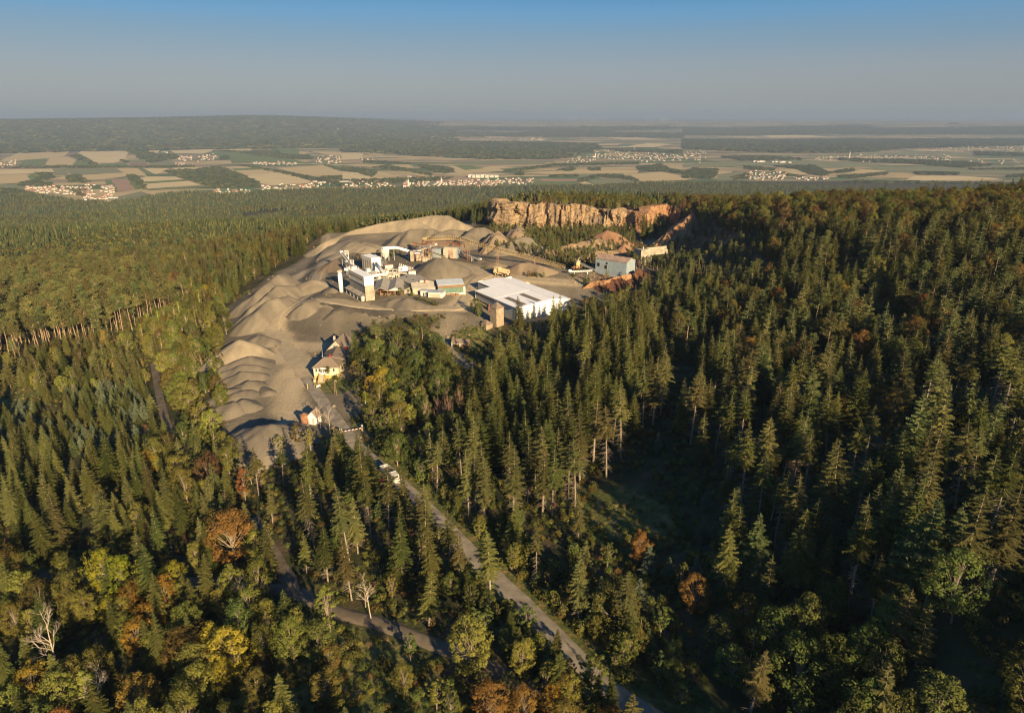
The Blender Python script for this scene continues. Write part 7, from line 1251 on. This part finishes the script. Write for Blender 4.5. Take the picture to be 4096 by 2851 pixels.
for g, L in groups.items():
    L.sort(key=lambda i: (T[i][7] is None, -info[i][2])); pick[g] = [i for i in L[:LIMIT[g]] if info[i][3]]
AUTO = auto_labels([i for L in pick.values() for i in L])
for g, L in groups.items():
    ind = pick[g]; si = set(ind); rest = [i for i in L if i not in si]
    for i in ind:
        key, var, x, y, z, H, rot, lab = T[i]; crm, tkm = PROTO[key][0][var % len(PROTO[key][0])]; s = H/PROTO[key][1]
        nm, cat = NAME[g]; lab = lab or AUTO[i]; pl = place_words(info[i][0], info[i][1])
        e = empty(nm, (x, y, z), rot, lab, cat, '%s %s' % ({'spruce': 'spruces', 'tall': 'bare-trunked spruces', 'fir': 'firs', 'sapling': 'young conifers', 'pine': 'pines', 'broad': 'broadleaf trees', 'slim': 'slender broadleaf trees', 'birch': 'birches', 'bare': 'leafless trees', 'shrub': 'shrubs'}[g], pl))
        e.scale = (s*random.uniform(.82, 1.2), s*random.uniform(.82, 1.2), s); e.rotation_euler = (random.gauss(0, .03), random.gauss(0, .03), rot)
        for pn_, me_ in (('trunk', tkm), ('crown', crm)):
            if me_ is None: continue
            o = bpy.data.objects.new('branches' if (g == 'bare') else pn_, me_); COL.objects.link(o); o.parent = e
    if rest:
        keys = sorted({(T[i][0], T[i][1] % len(PROTO[T[i][0]][0])) for i in rest}); ki = {k: n for n, k in enumerate(keys)}
        protos = [[m for m in PROTO[k][0][v] if m is not None][::-1] for k, v in keys]
        pts = [(T[i][2], T[i][3], T[i][4], T[i][5]/PROTO[T[i][0]][1], T[i][6], ki[(T[i][0], T[i][1] % len(PROTO[T[i][0]][0]))]) for i in rest]
        scatter(NAME[g][0].replace('_tree', '')+'_wood', {'spruce': 'dense mass of dark spruces filling the woods', 'tall': 'mass of bare-trunked spruces in the stands', 'fir': 'mass of grey green firs on the slopes', 'pine': 'mass of pines at left', 'broad': 'mass of autumn broadleaf trees in the woods', 'slim': 'mass of slender broadleaf trees in the woods', 'sapling': 'thicket of young conifers', 'birch': 'scattered birches in the woods', 'bare': 'scattered leafless trees', 'shrub': 'mass of shrubs under the trees'}[g], pts, protos)
# undergrowth under and between the trees
random.seed(23); und = []
keys = [('shrub_green', v) for v in range(4)]+[('shrub_autumn', v) for v in range(3)]+[('shrub_light', v) for v in range(2)]+[('shrub_brown', v) for v in range(2)]+[('shrub_straw', v) for v in range(2)]
for k in range(42000):
    y = random.uniform(45, 430); x = random.uniform(-1, 1)*(70+y*.8)
    und.append((x, y))
U = np.array(und); uz = hz(U[:, 0], U[:, 1])
upx, upy = proj(U[:, 0], U[:, 1], uz)
ok = ~((dline(U[:, 0], U[:, 1], ROAD) < 3.7) | (dline(U[:, 0], U[:, 1], SIDE) < 2.8) | (dline(U[:, 0], U[:, 1], SPUR) < 2.6) | (dline(U[:, 0], U[:, 1], TRACK) < 2.6) | (dline(U[:, 0], U[:, 1], HUTROAD) < 3) | (inpoly(U[:, 0], U[:, 1], YARD))) & (np.hypot(U[:, 0]+78, U[:, 1]-255) > 16)
dn = fbm(U[:, 0], U[:, 1], 18, 3, 91); ok &= (dn > -.25)
near_road = dline(U[:, 0], U[:, 1], ROAD) < 14
pts = []
for i in np.nonzero(ok)[0]:
    s = random.uniform(.25, .8)*(.7 if near_road[i] else 1)
    if inpoly(U[i:i+1, 0], U[i:i+1, 1], MEAD)[0] or inpoly(upx[i:i+1], upy[i:i+1], CLEARZ[0])[0] or inpoly(upx[i:i+1], upy[i:i+1], CLEARZ[3])[0]: kk = random.choice([11, 12, 12, 4, 7, 0]); s *= .7
    else: kk = min(12, int(abs(random.gauss(0, 4.2))))
    if random.random() < .2: kk = random.choice([4, 5, 6, 9])
    pts.append((U[i, 0], U[i, 1], uz[i]-.1, s, random.random()*6.28, kk))
FARP = [[m] for m in HM]
scatter('far_houses', 'tiny pale houses of the farther villages on the plain', FARH, FARP)
scatter('undergrowth', 'brambles, bushes and tall grass covering the forest floor', pts, [[m for m in PROTO[k][0][v] if m is not None][::-1] for k, v in keys])
# ---------------------------------------------------------------- far forest: low shapes by the ten thousand
def lowcon(seed, H=15, R=3.1):
    rg = random.Random(seed); tm = TM()
    for k in range(7):
        z0 = H*(.12+.125*k); r = R*(1-k/7.3)*rg.uniform(.85, 1.15); z1 = z0+H*.2; n = 7; ph = rg.random()*6
        for j in range(n):
            a = ph+6.283*j/n; b = a+6.283/n*.8; rj = r*rg.uniform(.75, 1.2)
            tm.tri(Vector((math.cos(a)*rj, math.sin(a)*rj, z0-rg.random()*.5)), Vector((math.cos(b)*rj, math.sin(b)*rj, z0-rg.random()*.5)), Vector((0, 0, z1)))
    tm.tube([Vector((0, 0, -1)), Vector((0, 0, H*.4))], [.2, .15], 3); return tm
def lowbroad(seed, H=13, R=3.4, n=70):
    rg = random.Random(seed); tm = TM()
    for _ in range(n):
        v = rv(rg); v.z = abs(v.z)*1.1-.15; q = Vector((v.x*R*rg.uniform(.75, 1), v.y*R*rg.uniform(.75, 1), H*.52+v.z*H*.45)); leaf(tm, q, (v+rv(rg)*.4).normalized(), rg.uniform(.7, 1.1), rg)
    tm.tube([Vector((0, 0, -1)), Vector((0, 0, H*.5))], [.18, .14], 3); return tm
FP = []
for k, (c, n) in enumerate([('farcon', 3), ('farcon', 2), ('olive', 2)]):
    for j in range(n): FP.append([lowcon(300+10*k+j).mesh('far', LM[c])])
for k, c in enumerate(['farleaf', 'autumn', 'farleaf', 'farleaf', 'farcon']): FP.append([lowbroad(340+k).mesh('far', LM[c])])
def far_trees(n, r0, r1, a0, a1, seed, smin=.8, smax=1.2):
    rs = np.random.RandomState(seed); r = np.sqrt(rs.uniform(r0*r0, r1*r1, n)); a = rs.uniform(a0, a1, n); return np.sin(a)*r, np.cos(a)*r, rs
def far_mask(x, y, z):
    px, py = proj(x, y, z); ok = (px > -350) & (px < 4450)
    return ok, px, py
OPENF = [[(965,860),(1040,845),(1160,840),(1100,858),(980,880)]]
P_ = []
for n, r0, r1, smul in ((36000, 560, 1150, .85), (80000, 1150, 2200, .8), (80000, 2200, 3650, .95)):
    x, y, rs = far_trees(n, r0, r1, -.78, .78, int(r0)); inn = (np.abs(x) < 700) & (y < 700)
    z = np.where((np.hypot(x, y) < 880), hz(x, y), tz(x, y)); ok, px, py = far_mask(x, y, z)
    gridded = (y < 700) & (np.abs(x) < 618)
    ok &= ~gridded
    for pl in OPENF: ok &= ~inpoly(px, py, pl)
    # the forest ends where the fields of the plain begin
    ok &= (py > np.interp(px, [e[0] for e in EDGE], [e[1] for e in EDGE])-1) | (np.hypot(x, y) < 2200)
    k = np.nonzero(ok)[0]; typ = fbm(x[k], y[k], 160, 3, 77)
    for j, i in enumerate(k):
        t_ = typ[j]+rs.normal()*.22
        kd = rs.randint(0, 7) if t_ > -.12 else 7+rs.randint(0, 5)
        P_.append((x[i], y[i], z[i]-.3, smul*rs.uniform(.65, 1.15), rs.uniform(0, 6.28), kd))
scatter('far_forest', 'forest stretching down to the plain beyond the quarry', P_, FP)
print('far', len(P_))
# ---------------------------------------------------------------- the plain: woods, hedges, fields, villages
f1 = lambda x, y: (x/1.681, 400+y/1.68); f2 = lambda x, y: (1366+x/1.681, 400+y/1.68); f3 = lambda x, y: (2732+x/1.683, 400+y/1.683)
def lowclump(seed):
    rg = random.Random(seed); tm = TM()
    for _ in range(7):
        c = Vector((rg.uniform(-14, 14), rg.uniform(-14, 14), rg.uniform(4, 8))); r = rg.uniform(5, 8)
        for __ in range(34): v = rv(rg); v.z = abs(v.z); leaf(tm, c+Vector((v.x*r, v.y*r, v.z*r*.9)), (v+rv(rg)*.3).normalized(), rg.uniform(2.2, 3.4), rg)
    return tm
CPT = [[lowclump(400+k).mesh('clump', LM[c])] for k, c in enumerate(['farcon', 'farcon', 'farleaf', 'farcon', 'farleaf'])]
WOODS = [[f1(*p) for p in q] for q in [
 [(1110,480),(1200,470),(1300,468),(1470,448),(1550,475),(1650,515),(1745,560),(1740,580),(1440,595),(1330,560),(1200,520)], [(240,490),(350,492),(365,520),(330,535),(240,548)], [(450,515),(530,505),(600,550),(560,560),(455,552)],
 [(855,505),(915,508),(975,570),(978,602),(945,598),(880,545)], [(480,380),(520,365),(600,405),(655,435),(640,450),(560,415)], [(850,345),(930,338),(1060,365),(1180,370),(1210,395),(1120,405),(1010,425),(940,400),(900,365)],
 [(1410,342),(1700,348),(1850,340),(1900,368),(2080,375),(2100,400),(1900,395),(1700,372),(1600,355)], [(120,565),(210,545),(350,560),(340,580),(130,578)], [(0,450),(300,448),(1000,448),(1300,440),(1300,455),(600,458),(0,460)], [(1600,440),(1750,455),(1900,480),(2080,515),(2296,560),(2296,575),(2060,535),(1900,495),(1740,465)],
 [(2150,520),(2296,510),(2296,590),(2180,560)], [(0,335),(900,335),(1600,318),(2296,310),(2296,325),(1600,325),(900,340),(0,345)], [(1480,385),(1530,378),(1530,400),(1490,405)], [(800,398),(860,415),(860,425),(810,410)], [(380,440),(700,455),(600,462),(380,455)], [(480,600),(600,605),(560,650),(500,640)], [(2180,430),(2296,465),(2296,480),(2190,445)], [(0,595),(120,600),(250,640),(0,640)]]]
WOODS += [[f2(*p) for p in q] for q in [
 [(0,290),(300,275),(1150,285),(1700,300),(1750,330),(1500,395),(1380,400),(1000,400),(560,380),(250,360),(0,350)], [(0,210),(560,235),(550,265),(0,270)], [(700,235),(1300,215),(1900,220),(2296,225),(2296,260),(1750,250),(1200,250)],
 [(0,450),(90,455),(240,480),(210,520),(100,490),(0,480)], [(200,455),(310,440),(420,460),(610,500),(600,512),(450,485),(380,478)], [(490,435),(640,445),(755,460),(750,485),(690,500),(600,480)], [(1060,485),(1250,455),(1450,430),(1990,420),(2000,432),(1460,445),(1270,470)], [(1450,475),(1540,450),(1580,465),(1540,482)], [(1170,495),(1220,488),(1225,508),(1180,510)], [(1580,550),(1700,505),(1850,505),(1960,525),(2005,553),(1900,530),(1720,520),(1610,552)], [(1985,450),(2150,430),(2200,460),(2296,480),(2296,495),(2000,475)], [(1380,510),(1590,503),(1590,516),(1390,518)], [(1660,458),(1740,458),(1735,478),(1665,476)], [(0,540),(300,530),(700,520),(760,525),(650,545),(350,560),(0,570)], [(880,310),(1300,320),(1280,345),(1000,340)], [(1750,330),(2296,340),(2296,365),(1900,350)], [(150,405),(480,425),(480,435),(150,425)]]]
WOODS += [[f3(*p) for p in q] for q in [
 [(0,270),(1100,268),(2296,265),(2296,310),(1500,330),(1150,360),(760,360),(380,350),(0,330)], [(0,185),(700,200),(2296,180),(2296,235),(1100,235),(0,240)], [(0,490),(70,460),(235,465),(235,490),(200,530),(0,530)], [(410,445),(620,462),(610,480),(420,470)], [(620,445),(880,440),(960,480),(1010,490),(950,515),(850,500),(760,465),(640,455)], [(1020,480),(1150,462),(1150,480),(1030,495)], [(1020,515),(1380,490),(1370,505),(1130,530)], [(1560,485),(1850,490),(1850,508),(1570,505)], [(1080,545),(2296,560),(2296,575),(1100,560)], [(1060,395),(1700,410),(2100,440),(1900,460),(1500,430),(1060,410)], [(1930,465),(2296,460),(2296,475),(1950,472)], [(260,385),(450,380),(790,395),(790,408),(400,410)], [(1960,350),(2296,360),(2296,380),(1980,375)], [(2180,510),(2296,500),(2296,520),(2190,525)], [(700,500),(820,515),(800,522),(700,510)], [(330,520),(440,495),(440,530),(340,540)]]]
RS = np.random.RandomState(5); P_ = []
def drape(px, py): return fgp(px, py)
for pl in WOODS:
    A = np.array([drape(*p) for p in pl]); x0, y0 = A.min(0); x1, y1 = A.max(0)
    sp_ = 17 if y1 < 5500 else (24 if y1 < 9000 else 42); nn = int((x1-x0)*(y1-y0)/sp_**2); nn = min(nn, 60000)
    x = RS.uniform(x0, x1, nn); y = RS.uniform(y0, y1, nn); k = inpoly(x, y, A.tolist()); x = x[k]; y = y[k]
    if len(x) > 9000: x = x[:9000]; y = y[:9000]
    z = tz(x, y)
    s0 = .62 if sp_ == 17 else (.9 if sp_ == 24 else 1.5)
    for a, b, c in zip(x, y, z): P_.append((a, b, c-1, s0*RS.uniform(.7, 1.15), RS.uniform(0, 6.28), RS.randint(0, 5)))
# scattered woods elsewhere on the plain
r = np.sqrt(RS.uniform(5200**2, 19000**2, 60000)); a = RS.uniform(-.7, .7, 60000); x = np.sin(a)*r; y = np.cos(a)*r
k = ((fbm(x, y, 3600, 3, 51) < -.3) & (r > 7800)) | ((r > 8000) & (RS.uniform(0, 1, len(r)) < np.clip((-.06-a+.10*fbm(x, y, 1800, 3, 58))/.12, 0, 1))); x = x[k]; y = y[k]; z = tz(x, y)
for a_, b_, c_ in zip(x, y, z): P_.append((a_, b_, c_-2, RS.uniform(1.4, 2.6), RS.uniform(0, 6.28), RS.randint(0, 5)))
scatter('valley_woods', 'dark woods and hedgerows between the fields of the plain', P_, CPT)
print('clumps', len(P_))

# loose stones and rubble at the feet of the faces, heaps and yard edges
def stone(seed):
    rg = random.Random(seed); bm = bmesh.new(); bmesh.ops.create_icosphere(bm, subdivisions=1, radius=1)
    for v in bm.verts: v.co *= rg.uniform(.6, 1.15); v.co.z *= .7
    me = bpy.data.meshes.new('stone'); bm.to_mesh(me); bm.free(); me.materials.append(M_cliff if seed % 2 else M_tan2); return [me]
P_ = []
for k in range(2600):
    c = RS.choice(5, p=[.35, .25, .15, .1, .15])
    if c == 0: x = RS.uniform(-20, 112); y = 590-RS.gamma(1.5, 9)-max(0, x-95)*1.2
    elif c == 1: a = YARD[RS.randint(0, len(YARD))]; x = a[0]+RS.normal()*10; y = a[1]+RS.normal()*10
    elif c == 2: x = 50+RS.normal()*12; y = 405+RS.normal()*9
    elif c == 3: x = -55+RS.normal()*40; y = 400+RS.normal()*20
    else: x = RS.uniform(-140, -80); y = RS.uniform(280, 520)
    P_.append((x, y, float(hz(x, y))+.1, float(np.clip(RS.gamma(1.3, .28), .1, 1.4))*(1.5 if c == 0 else .8), RS.uniform(0, 6.28), RS.randint(0, 6)))
scatter('rubble', 'loose stones and rubble lying about the quarry', P_, [stone(k) for k in range(6)])
